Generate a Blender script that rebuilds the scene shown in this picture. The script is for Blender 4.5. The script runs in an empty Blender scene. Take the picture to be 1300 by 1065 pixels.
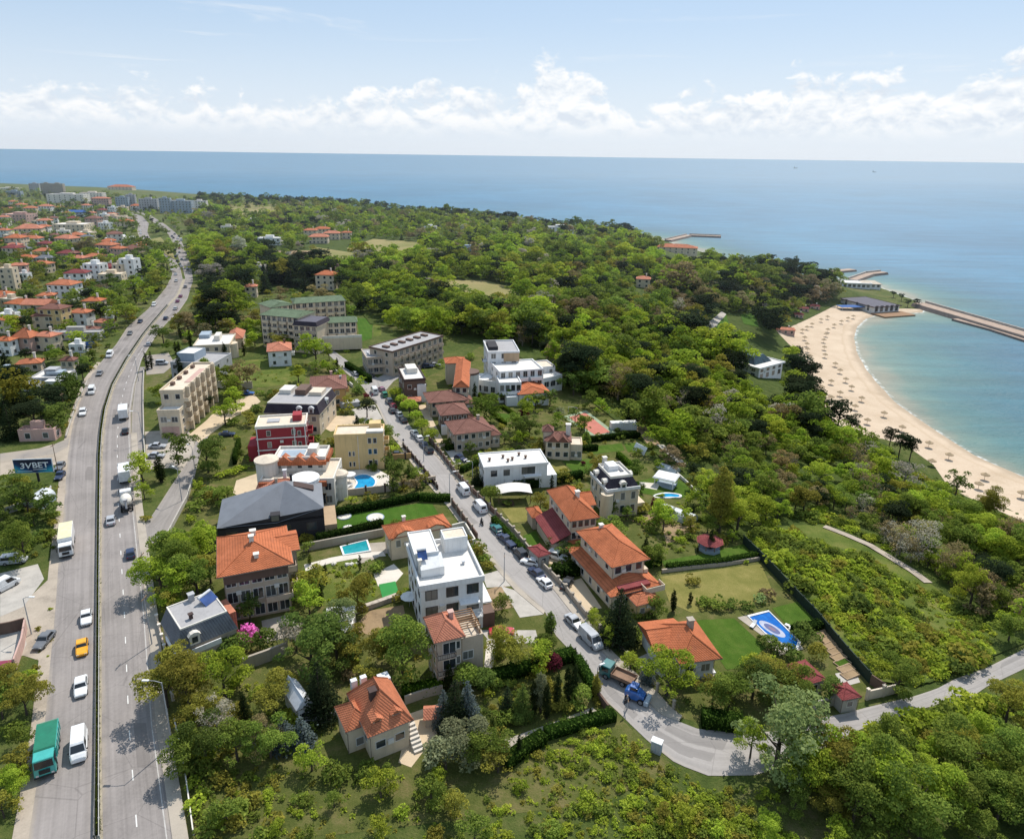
import bpy, bmesh, math, random
import numpy as np
from mathutils import Vector, Matrix
from math import radians as R, sin, cos, pi
rnd = random.Random(11)
sc = bpy.context.scene
col = sc.collection

# ------------------------------------------------------------------ camera
FPX, PW, PH = 890.0, 1300.0, 1065.0
CX, CY = 650.0, 487.5
PITCH, ROLL, CAMZ, SEA = math.atan((487.5 - 197.0) / FPX), 0.0138, 76.0, -30.0
fwd = Vector((0, cos(PITCH), -sin(PITCH)))
r0 = Vector((1, 0, 0)); u0 = r0.cross(fwd)
rgt = r0 * cos(ROLL) + u0 * sin(ROLL)
upv = rgt.cross(fwd)
EYE = Vector((0, 0, CAMZ))
cam = bpy.data.cameras.new('camera'); co = bpy.data.objects.new('camera', cam); col.objects.link(co)
M = Matrix.Identity(4)
for i in range(3):
    M[i][0], M[i][1], M[i][2], M[i][3] = rgt[i], upv[i], -fwd[i], EYE[i]
co.matrix_world = M
cam.sensor_fit = 'HORIZONTAL'; cam.sensor_width = 36.0; cam.lens = FPX / PW * 36.0
cam.shift_y = -(PH / 2 - CY) / PW
cam.clip_start = 1.0; cam.clip_end = 200000.0
sc.camera = co

def ray(px, py):
    return (fwd + rgt * ((px - CX) / FPX) - upv * ((py - CY) / FPX))
def plane(px, py, z):
    d = ray(px, py); t = (z - CAMZ) / d.z
    return EYE + d * t
def proj(x, y, z):
    v = Vector((x, y, z)) - EYE
    k = v.dot(fwd)
    if k < 1: return (-9999, -9999, k)
    return (CX + FPX * v.dot(rgt) / k, CY - FPX * v.dot(upv) / k, k)
def proj_np(P):
    v = P - np.array(EYE)
    k = np.maximum(v @ np.array(fwd), 1e-3)
    return CX + FPX * (v @ np.array(rgt)) / k, CY - FPX * (v @ np.array(upv)) / k, k

# ------------------------------------------------------------------ coast and terrain height
COAST_PX = [(1300, 606), (1240, 580), (1195, 552), (1160, 528), (1138, 512), (1120, 494), (1101, 471), (1088, 448), (1084, 429), (1088, 415), (1099, 405),
            (1115, 399), (1143, 398), (1172, 397), (1170, 385), (1150, 377), (1120, 366), (1085, 357), (1036, 352), (1000, 349), (953, 341), (915, 329),
            (889, 319), (860, 311), (838, 303), (815, 299), (760, 294), (700, 289), (640, 284), (600, 279), (540, 275), (480, 270), (430, 264), (380, 260),
            (320, 257), (250, 251), (200, 248), (150, 246), (90, 243), (0, 240), (-200, 232)]
COAST = [(360, -400), (330, 0), (250, 130)] + [tuple(plane(x, y, SEA).xy) for x, y in COAST_PX]
LANDPOLY = COAST + [(-9000, COAST[-1][1] + 200), (-9000, -500)]

def inside_np(X, Y, poly):
    c = np.zeros(X.shape, bool); n = len(poly); j = n - 1
    for i in range(n):
        xi, yi = poly[i]; xj, yj = poly[j]
        if yi != yj:
            m = ((yi > Y) != (yj > Y)) & (X < (xj - xi) * (Y - yi) / (yj - yi) + xi)
            c ^= m
        j = i
    return c
def dist_np(X, Y, line):
    D = np.full(X.shape, 1e9)
    for (ax, ay), (bx, by) in zip(line[:-1], line[1:]):
        dx, dy = bx - ax, by - ay; L = dx * dx + dy * dy + 1e-9
        t = np.clip(((X - ax) * dx + (Y - ay) * dy) / L, 0, 1)
        D = np.minimum(D, np.hypot(X - ax - t * dx, Y - ay - t * dy))
    return D
def sdist_np(X, Y):
    X = np.asarray(X, float); Y = np.asarray(Y, float)
    return np.where(inside_np(X, Y, LANDPOLY), 1, -1) * dist_np(X, Y, COAST)
def prof(d):
    b = np.where(d < 38, d * 0.055, 2.1 + 27.9 * (1 - np.exp(-(np.maximum(d, 38) - 38) / 75)))
    b = np.where(d < 0, np.maximum(d * 0.09, -6), b)
    return SEA + b
GX0, GX1, GY0, GY1, GS = -1800, 700, -40, 2600, 5
gxs = np.arange(GX0, GX1 + 1, GS); gys = np.arange(GY0, GY1 + 1, GS)
GXX, GYY = np.meshgrid(gxs, gys)
GD = sdist_np(GXX, GYY)
GZ = prof(GD)
def ht_np(x, y):
    fx = np.clip((np.asarray(x, float) - GX0) / GS, 0, len(gxs) - 1.001); fy = np.clip((np.asarray(y, float) - GY0) / GS, 0, len(gys) - 1.001)
    i = fx.astype(int); j = fy.astype(int); a = fx - i; b = fy - j
    return GZ[j, i] * (1 - a) * (1 - b) + GZ[j, i + 1] * a * (1 - b) + GZ[j + 1, i] * (1 - a) * b + GZ[j + 1, i + 1] * a * b
GZL = GZ.tolist(); NGX, NGY = len(gxs), len(gys)
def ht(x, y):
    fx = min(max((x - GX0) / GS, 0), NGX - 1.001); fy = min(max((y - GY0) / GS, 0), NGY - 1.001)
    i = int(fx); j = int(fy); a = fx - i; b = fy - j
    r = GZL[j]; s = GZL[j + 1]
    return (r[i] * (1 - a) + r[i + 1] * a) * (1 - b) + (s[i] * (1 - a) + s[i + 1] * a) * b
def at(px, py, h=0.0):
    """the point at height h above the ground that is seen at a pixel of the photograph"""
    d = ray(px, py); d = d / d.length
    t = 30.0; prev = t
    while t < 5000:
        p = EYE + d * t
        if p.z < ht(p.x, p.y) + h: break
        prev = t; t *= 1.02
    a, b = prev, t
    for _ in range(22):
        m = (a + b) / 2; p = EYE + d * m
        if p.z < ht(p.x, p.y) + h: b = m
        else: a = m
    return EYE + d * b
def ppm(p):
    """photo pixels per metre at a world point"""
    return FPX / max((Vector(p) - EYE).dot(fwd), 1)

# ------------------------------------------------------------------ object helpers
def tag(o, label=None, cat=None, group=None, kind=None):
    for k, v in (('label', label), ('category', cat), ('group', group), ('kind', kind)):
        if v: o[k] = v
    return o
def empty(name, loc=(0, 0, 0), rz=0.0, label=None, cat=None, group=None):
    o = bpy.data.objects.new(name, None); col.objects.link(o)
    o.empty_display_size = 0.5
    o.location = loc; o.rotation_euler = (0, 0, rz)
    return tag(o, label, cat, group)
def link(name, me, parent=None, loc=None, mats=None, rz=0.0):
    o = bpy.data.objects.new(name, me); col.objects.link(o)
    if parent: o.parent = parent
    if loc is not None: o.location = loc
    if rz: o.rotation_euler = (0, 0, rz)
    if mats is not None:
        for i, m in enumerate(mats if isinstance(mats, (list, tuple)) else [mats]):
            if len(me.materials) <= i: me.materials.append(m)
    return o
def dup(root, loc, rz=0.0, s=None):
    r = root.copy(); col.objects.link(r); r.location = loc; r.rotation_euler = (0, 0, rz)
    if s: r.scale = s
    for c in root.children:
        k = c.copy(); col.objects.link(k); k.parent = r
        for g in c.children:
            q = g.copy(); col.objects.link(q); q.parent = k
    return r
class MB:
    """collects boxes, prisms and tubes into one mesh"""
    def __init__(s): s.v = []; s.f = []; s.m = []; s.mi = 0
    def add(s, vs, fs):
        n = len(s.v); s.v += [tuple(v) for v in vs]
        for f in fs: s.f.append([i + n for i in f]); s.m.append(s.mi)
        return s
    def box(s, x0, x1, y0, y1, z0, z1, M=None):
        vs = [(x, y, z) for z in (z0, z1) for y in (y0, y1) for x in (x0, x1)]
        if M: vs = [M @ Vector(v) for v in vs]
        return s.add(vs, [(0, 2, 3, 1), (4, 5, 7, 6), (0, 1, 5, 4), (2, 6, 7, 3), (0, 4, 6, 2), (1, 3, 7, 5)])
    def frustum(s, b, t):
        """b, t: rings of the same length, bottom and top"""
        n = len(b)
        return s.add(list(b) + list(t), [tuple(range(n - 1, -1, -1)), tuple(range(n, 2 * n))] + [(i, (i + 1) % n, n + (i + 1) % n, n + i) for i in range(n)])
    def cyl(s, x, y, z0, z1, r0, r1=None, n=12, caps=True):
        r1 = r0 if r1 is None else r1
        b = [(x + r0 * cos(2 * pi * i / n), y + r0 * sin(2 * pi * i / n), z0) for i in range(n)]
        t = [(x + r1 * cos(2 * pi * i / n), y + r1 * sin(2 * pi * i / n), z1) for i in range(n)]
        return s.frustum(b, t)
    def tube(s, p, q, r, r2=None, n=6):
        p = Vector(p); q = Vector(q); d = (q - p).normalized(); a = d.orthogonal().normalized(); b = d.cross(a); r2 = r if r2 is None else r2
        A = [p + (a * cos(2 * pi * i / n) + b * sin(2 * pi * i / n)) * r for i in range(n)]
        B = [q + (a * cos(2 * pi * i / n) + b * sin(2 * pi * i / n)) * r2 for i in range(n)]
        return s.frustum(A, B)
    def prism_y(s, prof, y0, y1):
        """extrude an (x, z) outline along y"""
        return s.frustum([(x, y0, z) for x, z in prof], [(x, y1, z) for x, z in prof])
    def mesh(s, name='m', bevel=0.0, segs=1, smooth=False):
        me = bpy.data.meshes.new(name); me.from_pydata(s.v, [], s.f)
        me.polygons.foreach_set('material_index', s.m)
        bm = bmesh.new(); bm.from_mesh(me)
        bmesh.ops.recalc_face_normals(bm, faces=bm.faces)
        if bevel: bmesh.ops.bevel(bm, geom=bm.edges[:], offset=bevel, segments=segs, affect='EDGES', profile=0.5, clamp_overlap=True)
        bm.to_mesh(me); bm.free()
        if smooth: me.polygons.foreach_set('use_smooth', [True] * len(me.polygons))
        return me
    def build(s, name, mats, parent=None, loc=None, rz=0.0, **k):
        return link(name, s.mesh(name, **k), parent, loc, mats, rz)
def np_mesh(name, V, F, cols=None, mats=None, midx=None):
    """V (n,3), F (m,k) with k corners each"""
    me = bpy.data.meshes.new(name); k = F.shape[1]
    me.vertices.add(len(V)); me.vertices.foreach_set('co', np.ascontiguousarray(V, dtype=np.float32).ravel())
    me.loops.add(F.size); me.loops.foreach_set('vertex_index', np.ascontiguousarray(F, dtype=np.int32).ravel())
    me.polygons.add(len(F)); me.polygons.foreach_set('loop_start', np.arange(0, F.size, k, dtype=np.int32))
    me.polygons.foreach_set('loop_total', np.full(len(F), k, dtype=np.int32))
    if midx is not None: me.polygons.foreach_set('material_index', np.asarray(midx, dtype=np.int32))
    me.update(calc_edges=True)
    if cols is not None:
        a = me.color_attributes.new('Col', 'FLOAT_COLOR', 'POINT')
        c = np.ones((len(V), 4), np.float32); c[:, :3] = cols
        a.data.foreach_set('color', c.ravel())
    for m in mats or (): me.materials.append(m)
    return me

# ------------------------------------------------------------------ materials
MATS = {}
class NT:
    def __init__(s, m): s.t = m.node_tree; s.n = s.t.nodes; s.l = s.t.links
    def new(s, typ, **k):
        n = s.n.new(typ)
        for a, v in k.items():
            if hasattr(n, a) and a not in ('Scale',): setattr(n, a, v)
        return n
    def lk(s, a, b): s.l.new(a, b)
    def noise(s, vec, scale, detail=4, rough=0.55, dist=0.0):
        n = s.n.new('ShaderNodeTexNoise'); n.inputs['Scale'].default_value = scale; n.inputs['Detail'].default_value = detail
        n.inputs['Roughness'].default_value = rough; n.inputs['Distortion'].default_value = dist
        if vec is not None: s.lk(vec, n.inputs['Vector'])
        return n.outputs['Fac']
    def ramp(s, fac, stops, interp='LINEAR'):
        n = s.n.new('ShaderNodeValToRGB'); e = n.color_ramp.elements; n.color_ramp.interpolation = interp
        while len(e) < len(stops): e.new(0.5)
        for i, (p, c) in enumerate(stops):
            e[i].position = p; e[i].color = (*c, 1) if len(c) == 3 else c
        s.lk(fac, n.inputs['Fac']); return n.outputs['Color']
    def mix(s, fac, a, b, mode='MIX'):
        n = s.n.new('ShaderNodeMix'); n.data_type = 'RGBA'; n.blend_type = mode
        for sock, v in ((n.inputs[0], fac), (n.inputs[6], a), (n.inputs[7], b)):
            if isinstance(v, (int, float)): sock.default_value = v
            elif isinstance(v, tuple): sock.default_value = (*v, 1) if len(v) == 3 else v
            else: s.lk(v, sock)
        return n.outputs[2]
    def math(s, op, a, b=None, c=None, clamp=False):
        n = s.n.new('ShaderNodeMath'); n.operation = op; n.use_clamp = clamp
        for i, v in enumerate((a, b, c)):
            if v is None: continue
            if isinstance(v, (int, float)): n.inputs[i].default_value = v
            else: s.lk(v, n.inputs[i])
        return n.outputs[0]
    def mapr(s, v, a, b, c=0.0, d=1.0, smooth=False):
        n = s.n.new('ShaderNodeMapRange'); n.interpolation_type = 'SMOOTHSTEP' if smooth else 'LINEAR'
        s.lk(v, n.inputs[0])
        for i, x in enumerate((a, b, c, d)): n.inputs[i + 1].default_value = x
        return n.outputs[0]
def newmat(name):
    m = bpy.data.materials.new(name); m.use_nodes = True
    t = NT(m); t.n.clear()
    out = t.n.new('ShaderNodeOutputMaterial'); b = t.n.new('ShaderNodeBsdfPrincipled')
    t.lk(b.outputs[0], out.inputs[0]); t.b = b; t.out = out
    MATS[name] = m
    return m, t
def pos(t):
    g = t.n.new('ShaderNodeNewGeometry'); return g.outputs['Position']
def objc(t):
    g = t.n.new('ShaderNodeTexCoord'); return g.outputs['Object']
def vary(name, c, rough=0.8, amt=0.25, scale=0.6, fine=6.0, spec=0.3, metal=0.0, obj=False, bump=0.0, tint=None):
    """a plain surface with weathering: two scales of noise over the base colour"""
    if name in MATS: return MATS[name]
    m, t = newmat(name); v = objc(t) if obj else pos(t)
    n1 = t.noise(v, scale, 5, 0.6); n2 = t.noise(v, fine, 3, 0.6)
    f = t.math('MULTIPLY_ADD', n1, 0.7, t.math('MULTIPLY', n2, 0.3))
    lo = tuple(x * (1 - amt * 1.6) for x in c); hi = tuple(min(1, x * (1 + amt)) for x in (tint or c))
    t.lk(t.ramp(f, [(0.28, lo), (0.5, c), (0.74, hi)]), t.b.inputs['Base Color'])
    t.b.inputs['Roughness'].default_value = rough; t.b.inputs['Specular IOR Level'].default_value = spec; t.b.inputs['Metallic'].default_value = metal
    if bump:
        bn = t.n.new('ShaderNodeBump'); bn.inputs['Strength'].default_value = bump; bn.inputs['Distance'].default_value = 0.05
        t.lk(n2, bn.inputs['Height']); t.lk(bn.outputs[0], t.b.inputs['Normal'])
    return m
def tiles(name, c, pitch=0.34):
    """clay tiles: courses run level, with ribs down the slope, patchy colour"""
    m, t = newmat(name); v = objc(t)
    s = t.n.new('ShaderNodeSeparateXYZ'); t.lk(v, s.inputs[0])
    def saw(x, per): return t.math('FRACT', t.math('DIVIDE', x, per))
    course = saw(s.outputs['Z'], pitch * 0.55)
    rib = t.math('ABSOLUTE', t.math('SINE', t.math('MULTIPLY', t.math('ADD', s.outputs['X'], s.outputs['Y']), pi / 0.42)))
    n1 = t.noise(v, 0.33, 6, 0.7, 0.4); n2 = t.noise(v, 3.2, 4, 0.75)
    base = t.ramp(t.math('MULTIPLY_ADD', n1, 0.6, t.math('MULTIPLY', n2, 0.4)), [(0.3, tuple(x * 0.55 for x in c)), (0.5, c), (0.72, tuple(min(1, x * 1.3 + 0.015) for x in c))])
    dark = t.mapr(course, 0.0, 0.3, 0.52, 1.06)
    rb = t.mapr(rib, 0.0, 0.5, 0.62, 1.06)
    k = t.math('MULTIPLY', dark, rb)
    cc = t.n.new('ShaderNodeCombineColor')
    for i in range(3): t.lk(k, cc.inputs[i])
    moss = t.mapr(t.noise(v, 0.8, 6, 0.75), 0.54, 0.72, 0, 0.5)
    base = t.mix(moss, base, tuple(x * .35 + .03 for x in c))
    t.lk(t.mix(1.0, base, cc.outputs[0], 'MULTIPLY'), t.b.inputs['Base Color'])
    t.b.inputs['Roughness'].default_value = 0.85; t.b.inputs['Specular IOR Level'].default_value = 0.2
    bn = t.n.new('ShaderNodeBump'); bn.inputs['Strength'].default_value = 0.6; bn.inputs['Distance'].default_value = 0.06
    t.lk(t.math('ADD', rib, course), bn.inputs['Height']); t.lk(bn.outputs[0], t.b.inputs['Normal'])
    return m
def grassy(name, c1, c2, c3, scale=0.35, stripes=0.0, fine=4.0):
    m, t = newmat(name); v = pos(t)
    n1 = t.noise(v, scale, 6, 0.62); n2 = t.noise(v, fine, 4, 0.7)
    f = t.math('MULTIPLY_ADD', n1, 0.65, t.math('MULTIPLY', n2, 0.35))
    cc = t.ramp(f, [(0.33, c1), (0.5, c2), (0.66, c3)])
    if stripes:
        s = t.n.new('ShaderNodeSeparateXYZ'); t.lk(v, s.inputs[0])
        w = t.math('SINE', t.math('MULTIPLY', t.math('ADD', s.outputs['X'], t.math('MULTIPLY', s.outputs['Y'], 0.35)), 2 * pi / 2.2))
        cc = t.mix(t.mapr(w, -1, 1, 0, stripes), cc, tuple(x * 0.55 for x in c2))
    t.lk(cc, t.b.inputs['Base Color']); t.b.inputs['Roughness'].default_value = 0.95; t.b.inputs['Specular IOR Level'].default_value = 0.1
    bn = t.n.new('ShaderNodeBump'); bn.inputs['Strength'].default_value = 0.7; bn.inputs['Distance'].default_value = 0.25
    t.lk(n2, bn.inputs['Height']); t.lk(bn.outputs[0], t.b.inputs['Normal'])
    return m
def leafmat(name='foliage', trans=0.45):
    m = bpy.data.materials.new(name); m.use_nodes = True; t = NT(m); t.n.clear()
    out = t.n.new('ShaderNodeOutputMaterial'); a = t.n.new('ShaderNodeAttribute'); a.attribute_name = 'Col'
    oi = t.n.new('ShaderNodeObjectInfo'); h = t.n.new('ShaderNodeHueSaturation')
    t.lk(t.mapr(oi.outputs['Random'], 0, 1, 0.78, 1.25), h.inputs['Value'])
    t.lk(t.mapr(oi.outputs['Random'], 0, 1, 0.496, 0.514), h.inputs['Hue'])
    t.lk(a.outputs['Color'], h.inputs['Color'])
    d = t.n.new('ShaderNodeBsdfDiffuse'); tr = t.n.new('ShaderNodeBsdfTranslucent'); mx = t.n.new('ShaderNodeMixShader'); mx.inputs[0].default_value = trans
    t.lk(h.outputs[0], d.inputs[0]); t.lk(h.outputs[0], tr.inputs[0]); t.lk(d.outputs[0], mx.inputs[1]); t.lk(tr.outputs[0], mx.inputs[2]); t.lk(mx.outputs[0], out.inputs[0])
    MATS[name] = m; return m
LEAF = leafmat()
BARK = vary('bark', (0.07, 0.055, 0.042), 0.95, 0.3, 1.5, 8)
def glass(name, c, rough=0.08):
    m, t = newmat(name); v = pos(t)
    t.lk(t.ramp(t.noise(v, 0.35, 2), [(0.35, tuple(x * 0.5 for x in c)), (0.65, tuple(x * 1.6 for x in c))]), t.b.inputs['Base Color'])
    t.b.inputs['Roughness'].default_value = rough; t.b.inputs['Specular IOR Level'].default_value = 0.6
    return m
GLASS = glass('window_glass', (0.03, 0.038, 0.045))
t = NT(GLASS); b_ = [q for q in t.n if q.type == 'BSDF_PRINCIPLED'][0]; oi = t.n.new('ShaderNodeObjectInfo')   # some panes have pale curtains behind them
t.lk(t.mix(t.mapr(oi.outputs['Random'], .62, .9, 0, .85), b_.inputs['Base Color'].links[0].from_socket, (.22, .21, .19)), b_.inputs['Base Color'])
CARGLASS = glass('car_glass', (0.015, 0.018, 0.022), 0.05)
FRAME = vary('window_frame', (0.62, 0.6, 0.56), 0.6, 0.08)
DFRAME = vary('dark_frame', (0.07, 0.055, 0.05), 0.6, 0.1)
C_ = dict(cream=(.60, .50, .37), beige=(.47, .38, .29), white=(.70, .70, .69), offwhite=(.66, .62, .55), yellow=(.62, .45, .22), red=(.30, .035, .045), grey=(.38, .38, .39),
          dark=(.035, .033, .038), ochre=(.48, .30, .13), pink=(.5, .33, .28), brownwall=(.14, .09, .07), stone=(.36, .31, .25), bluegrey=(.3, .36, .42), flatwhite=(.64, .61, .57),
          flatcream=(.62, .53, .42), flatgrey=(.34, .33, .33), slate=(.15, .16, .18), metal=(.55, .56, .58), wood=(.26, .15, .08), palewood=(.42, .30, .19), concrete=(.42, .40, .37),
          violetgrey=(.10, .095, .12), darkbrown=(.07, .045, .04), blue=(.03, .1, .3), teal=(.03, .2, .19), olivebrown=(.2, .15, .08))
def wm(k):
    """rendered wall: faint patches, and rain streaks running down"""
    n = 'wall_' + k
    if n in MATS: return MATS[n]
    m = vary(n, C_[k], 0.85, 0.1, 0.35, 4.0, bump=0.1); t = NT(m); b = [q for q in t.n if q.type == 'BSDF_PRINCIPLED'][0]; src = b.inputs['Base Color'].links[0].from_socket
    mp = t.n.new('ShaderNodeMapping'); mp.inputs['Scale'].default_value = (1.6, 1.6, 0.12); t.lk(pos(t), mp.inputs['Vector'])
    t.lk(t.mix(t.mapr(t.noise(mp.outputs[0], 1.0, 4, 0.65), 0.5, 0.72, 0, 0.42), src, tuple(x * .62 for x in C_[k])), b.inputs['Base Color'])
    return m
TILE = {k: tiles('tiles_' + k, c) for k, c in dict(orange=(.43, .132, .056), salmon=(.47, .18, .11), brown=(.20, .092, .07), terra=(.44, .15, .075), darkred=(.20, .045, .045), green=(.12, .165, .10),
                                                    mansard=(.05, .042, .055), slate=(.15, .16, .18)).items()}
# ------------------------------------------------------------------ light and sky
SUN_AZ, SUN_EL = R(25), R(55)
sdir = Vector((sin(SUN_AZ) * cos(SUN_EL), cos(SUN_AZ) * cos(SUN_EL), sin(SUN_EL)))
sun = bpy.data.lights.new('sun', 'SUN'); sun.energy = 5.0; sun.angle = R(0.53); sun.color = (1.0, 0.945, 0.86)
so = bpy.data.objects.new('sun', sun); col.objects.link(so); so.rotation_euler = sdir.to_track_quat('Z', 'Y').to_euler(); so.location = (0, 0, 300)
w = bpy.data.worlds.new('World'); sc.world = w; w.use_nodes = True
t = NT(w); t.n.clear()
out = t.n.new('ShaderNodeOutputWorld'); bg = t.n.new('ShaderNodeBackground'); t.lk(bg.outputs[0], out.inputs[0])
sky = t.n.new('ShaderNodeTexSky'); sky.sky_type = 'NISHITA'; sky.sun_disc = False; sky.sun_elevation = SUN_EL; sky.sun_rotation = SUN_AZ
sky.altitude = 100; sky.air_density = 1.0; sky.dust_density = 1.0; sky.ozone_density = 1.5
tc = t.n.new('ShaderNodeTexCoord'); sp = t.n.new('ShaderNodeSeparateXYZ'); t.lk(tc.outputs['Generated'], sp.inputs[0])
az = t.math('ARCTAN2', sp.outputs['X'], sp.outputs['Y']); el = t.math('ARCSINE', sp.outputs['Z'])
def skyvec(kx, ky, off=0.0):
    c = t.n.new('ShaderNodeCombineXYZ'); t.lk(t.math('MULTIPLY', az, kx), c.inputs[0]); t.lk(t.math('MULTIPLY_ADD', el, ky, off), c.inputs[1]); c.inputs[2].default_value = 3.7
    return c.outputs[0]
# a row of heaped clouds low over the sea: how high they reach changes along the horizon
topr = t.n.new('ShaderNodeValToRGB'); e = topr.color_ramp.elements
for k, (p_, h_) in enumerate(((0, .060), (.12, .074), (.3, .072), (.42, .088), (.5, .090), (.527, .128), (.565, .124), (.59, .084), (.70, .082), (.78, .098), (.86, .104), (.90, .088), (.955, .118), (1, .112))):
    q = e[k] if k < 2 else e.new(p_); q.position = p_; q.color = (h_ * 4, h_ * 4, h_ * 4, 1)
t.lk(t.mapr(az, -.65, .65), topr.inputs['Fac'])
top = t.math('MULTIPLY', topr.outputs['Color'], .25)
puff = t.noise(skyvec(27.0, 40.0), 1.0, 8, 0.6, 0.3); puffu = t.noise(skyvec(27.0, 40.0, 0.42), 1.0, 8, 0.6, 0.3)
puff2 = t.noise(skyvec(9.0, 22.0, 9.0), 1.0, 4, 0.55, 0.2)
hgt = t.math('SUBTRACT', top, el)
dens = t.math('ADD', t.math('MULTIPLY', hgt, 13.0), t.math('MULTIPLY_ADD', puff, 2.1, t.math('MULTIPLY_ADD', puff2, 1.1, -1.66)))
base = t.mapr(el, 0.014, 0.05, 0, 1, True)
cum = t.math('MULTIPLY', t.mapr(dens, 0.0, 0.34, 0, 1, True), base)
# thin streaks higher up and a pale layer on the horizon
streak = t.mapr(t.noise(skyvec(3.0, 42.0, 4.0), 1.0, 5, 0.6, 0.6), 0.56, 0.76, 0, 0.55, True)
streak = t.math('MULTIPLY', streak, t.mapr(el, 0.06, 0.1, 0, 1, True))
streak = t.math('MULTIPLY', streak, t.mapr(el, 0.14, 0.24, 1, 0.12, True))
veil = t.mapr(el, 0.0, 0.2, 0.8, 0.08, True)
SKYK = 0.093
skyc = t.mix(1.0, sky.outputs[0], (SKYK, SKYK, SKYK), 'MULTIPLY')
shade = t.math('MULTIPLY_ADD', t.math('SUBTRACT', puff, puffu), 1.35, t.math('MULTIPLY_ADD', t.math('SUBTRACT', puff2, .5), -.6, .5))
cloudc = t.ramp(shade, [(0.28, (.68, .745, .83)), (0.46, (.83, .87, .91)), (0.64, (.965, .965, .965))])
sky0 = t.mix(0.6, skyc, (.50, .69, .93))
c1 = t.mix(veil, sky0, (.77, .835, .91))
c2 = t.mix(streak, c1, (.86, .88, .91))
c3 = t.mix(t.math('MULTIPLY', cum, 0.9), c2, cloudc)
below = t.mapr(el, -0.01, 0.0, 0, 1)
t.lk(t.mix(below, skyc, c3), bg.inputs['Color']); bg.inputs['Strength'].default_value = 1.08
sc.view_settings.view_transform = 'Standard'; sc.view_settings.look = 'None'; sc.view_settings.exposure = 0.0
sc.cycles.max_bounces = 5; sc.cycles.diffuse_bounces = 3; sc.cycles.glossy_bounces = 2; sc.cycles.transmission_bounces = 3; sc.cycles.transparent_max_bounces = 4

# ------------------------------------------------------------------ ground
def lines(segs):
    o = []
    for a, b, s in segs:
        n = max(1, int(round((b - a) / s))); o += [a + (b - a) * i / n for i in range(n)]
    return o + [segs[-1][1]]
def gridmesh(name, xs, ys, zf, mats, attr=None):
    X, Y = np.meshgrid(xs, ys); nx, ny = len(xs), len(ys)
    V = np.stack([X, Y, zf(X, Y)], -1).reshape(-1, 3)
    i = (np.arange(ny - 1)[:, None] * nx + np.arange(nx - 1)[None, :]).ravel()
    me = np_mesh(name, V, np.stack([i, i + 1, i + nx + 1, i + nx], -1), mats=mats)
    me.polygons.foreach_set('use_smooth', [True] * len(me.polygons))
    if attr is not None:
        a = me.attributes.new('shore', 'FLOAT', 'POINT'); a.data.foreach_set('value', attr(X, Y).ravel().astype(np.float32))
    return me
m, t = newmat('ground_soil'); v = pos(t)
n1 = t.noise(v, 0.035, 5, 0.6); n2 = t.noise(v, 0.5, 6, 0.65); n3 = t.noise(v, 3.0, 4, 0.7)
f = t.math('MULTIPLY_ADD', n1, 0.45, t.math('MULTIPLY_ADD', n2, 0.35, t.math('MULTIPLY', n3, 0.2)))
t.lk(t.ramp(f, [(0.34, (.032, .05, .012)), (0.45, (.062, .088, .02)), (0.53, (.10, .115, .032)), (0.6, (.15, .135, .06)), (0.68, (.20, .16, .095))]), t.b.inputs['Base Color'])
t.b.inputs['Roughness'].default_value = 0.95; t.b.inputs['Specular IOR Level'].default_value = 0.1
bn = t.n.new('ShaderNodeBump'); bn.inputs['Strength'].default_value = 0.8; bn.inputs['Distance'].default_value = 0.4
t.lk(n3, bn.inputs['Height']); t.lk(bn.outputs[0], t.b.inputs['Normal'])
GROUND = m
xs = lines([(-9000, -1800, 600), (-1800, -300, 50), (-300, -160, 10), (-160, 230, 4), (230, 420, 10), (420, 700, 40)])
ys = lines([(-400, -20, 20), (-20, 40, 6), (40, 420, 4), (420, 800, 12), (800, 2600, 40)])
def gz(X, Y): return np.where(X < -1700, 0.0, ht_np(X, Y)) * 1.0
gm = gridmesh('ground', xs, ys, lambda X, Y: np.where(sdist_np(X, Y) < -60, SEA - 6, ht_np(X, Y)), [GROUND])
tag(link('ground', gm), kind='structure')

# the sea: colour follows the water's depth, which follows the distance from the shore
m, t = newmat('sea_water'); v = pos(t)
at_ = t.n.new('ShaderNodeAttribute'); at_.attribute_name = 'shore'; d = at_.outputs['Fac']
nd = t.noise(v, 0.013, 3, 0.55); nd2 = t.noise(v, 0.06, 4, 0.6)
dd = t.math('ADD', d, t.math('MULTIPLY_ADD', nd, 56.0, t.math('MULTIPLY_ADD', nd2, 16.0, -36.0)))
deep = t.ramp(t.mapr(dd, -420, 0), [(0.0, (.026, .135, .24)), (0.60, (.03, .14, .235)), (0.80, (.024, .115, .185)), (0.875, (.024, .115, .155)), (0.93, (.042, .135, .145)), (0.968, (.09, .165, .145)), (0.996, (.21, .21, .16))])
foam = t.math('MULTIPLY', t.mapr(d, -2.0, -0.4, 0, 1), t.mapr(t.noise(v, 0.25, 5, 0.7), 0.47, 0.6, 0, 0.8))
mq = t.n.new('ShaderNodeMapping'); mq.inputs['Rotation'].default_value = (0, 0, 0.12); mq.inputs['Scale'].default_value = (0.010, 0.06, 1.0); t.lk(v, mq.inputs['Vector'])
patch = t.math('MULTIPLY', t.mapr(t.noise(v, 0.0035, 6, 0.62, 0.5), 0.35, 0.65, 0.88, 1.14), t.mapr(t.noise(mq.outputs[0], 1.0, 8, 0.72, 0.3), 0.36, 0.64, 0.82, 1.2))  # fine streaks put ripple glints and troughs into the water colour
cc = t.n.new('ShaderNodeCombineColor')
for i in range(3): t.lk(patch, cc.inputs[i])
base = t.mix(foam, t.mix(1.0, deep, cc.outputs[0], 'MULTIPLY'), (.7, .72, .7))
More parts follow.
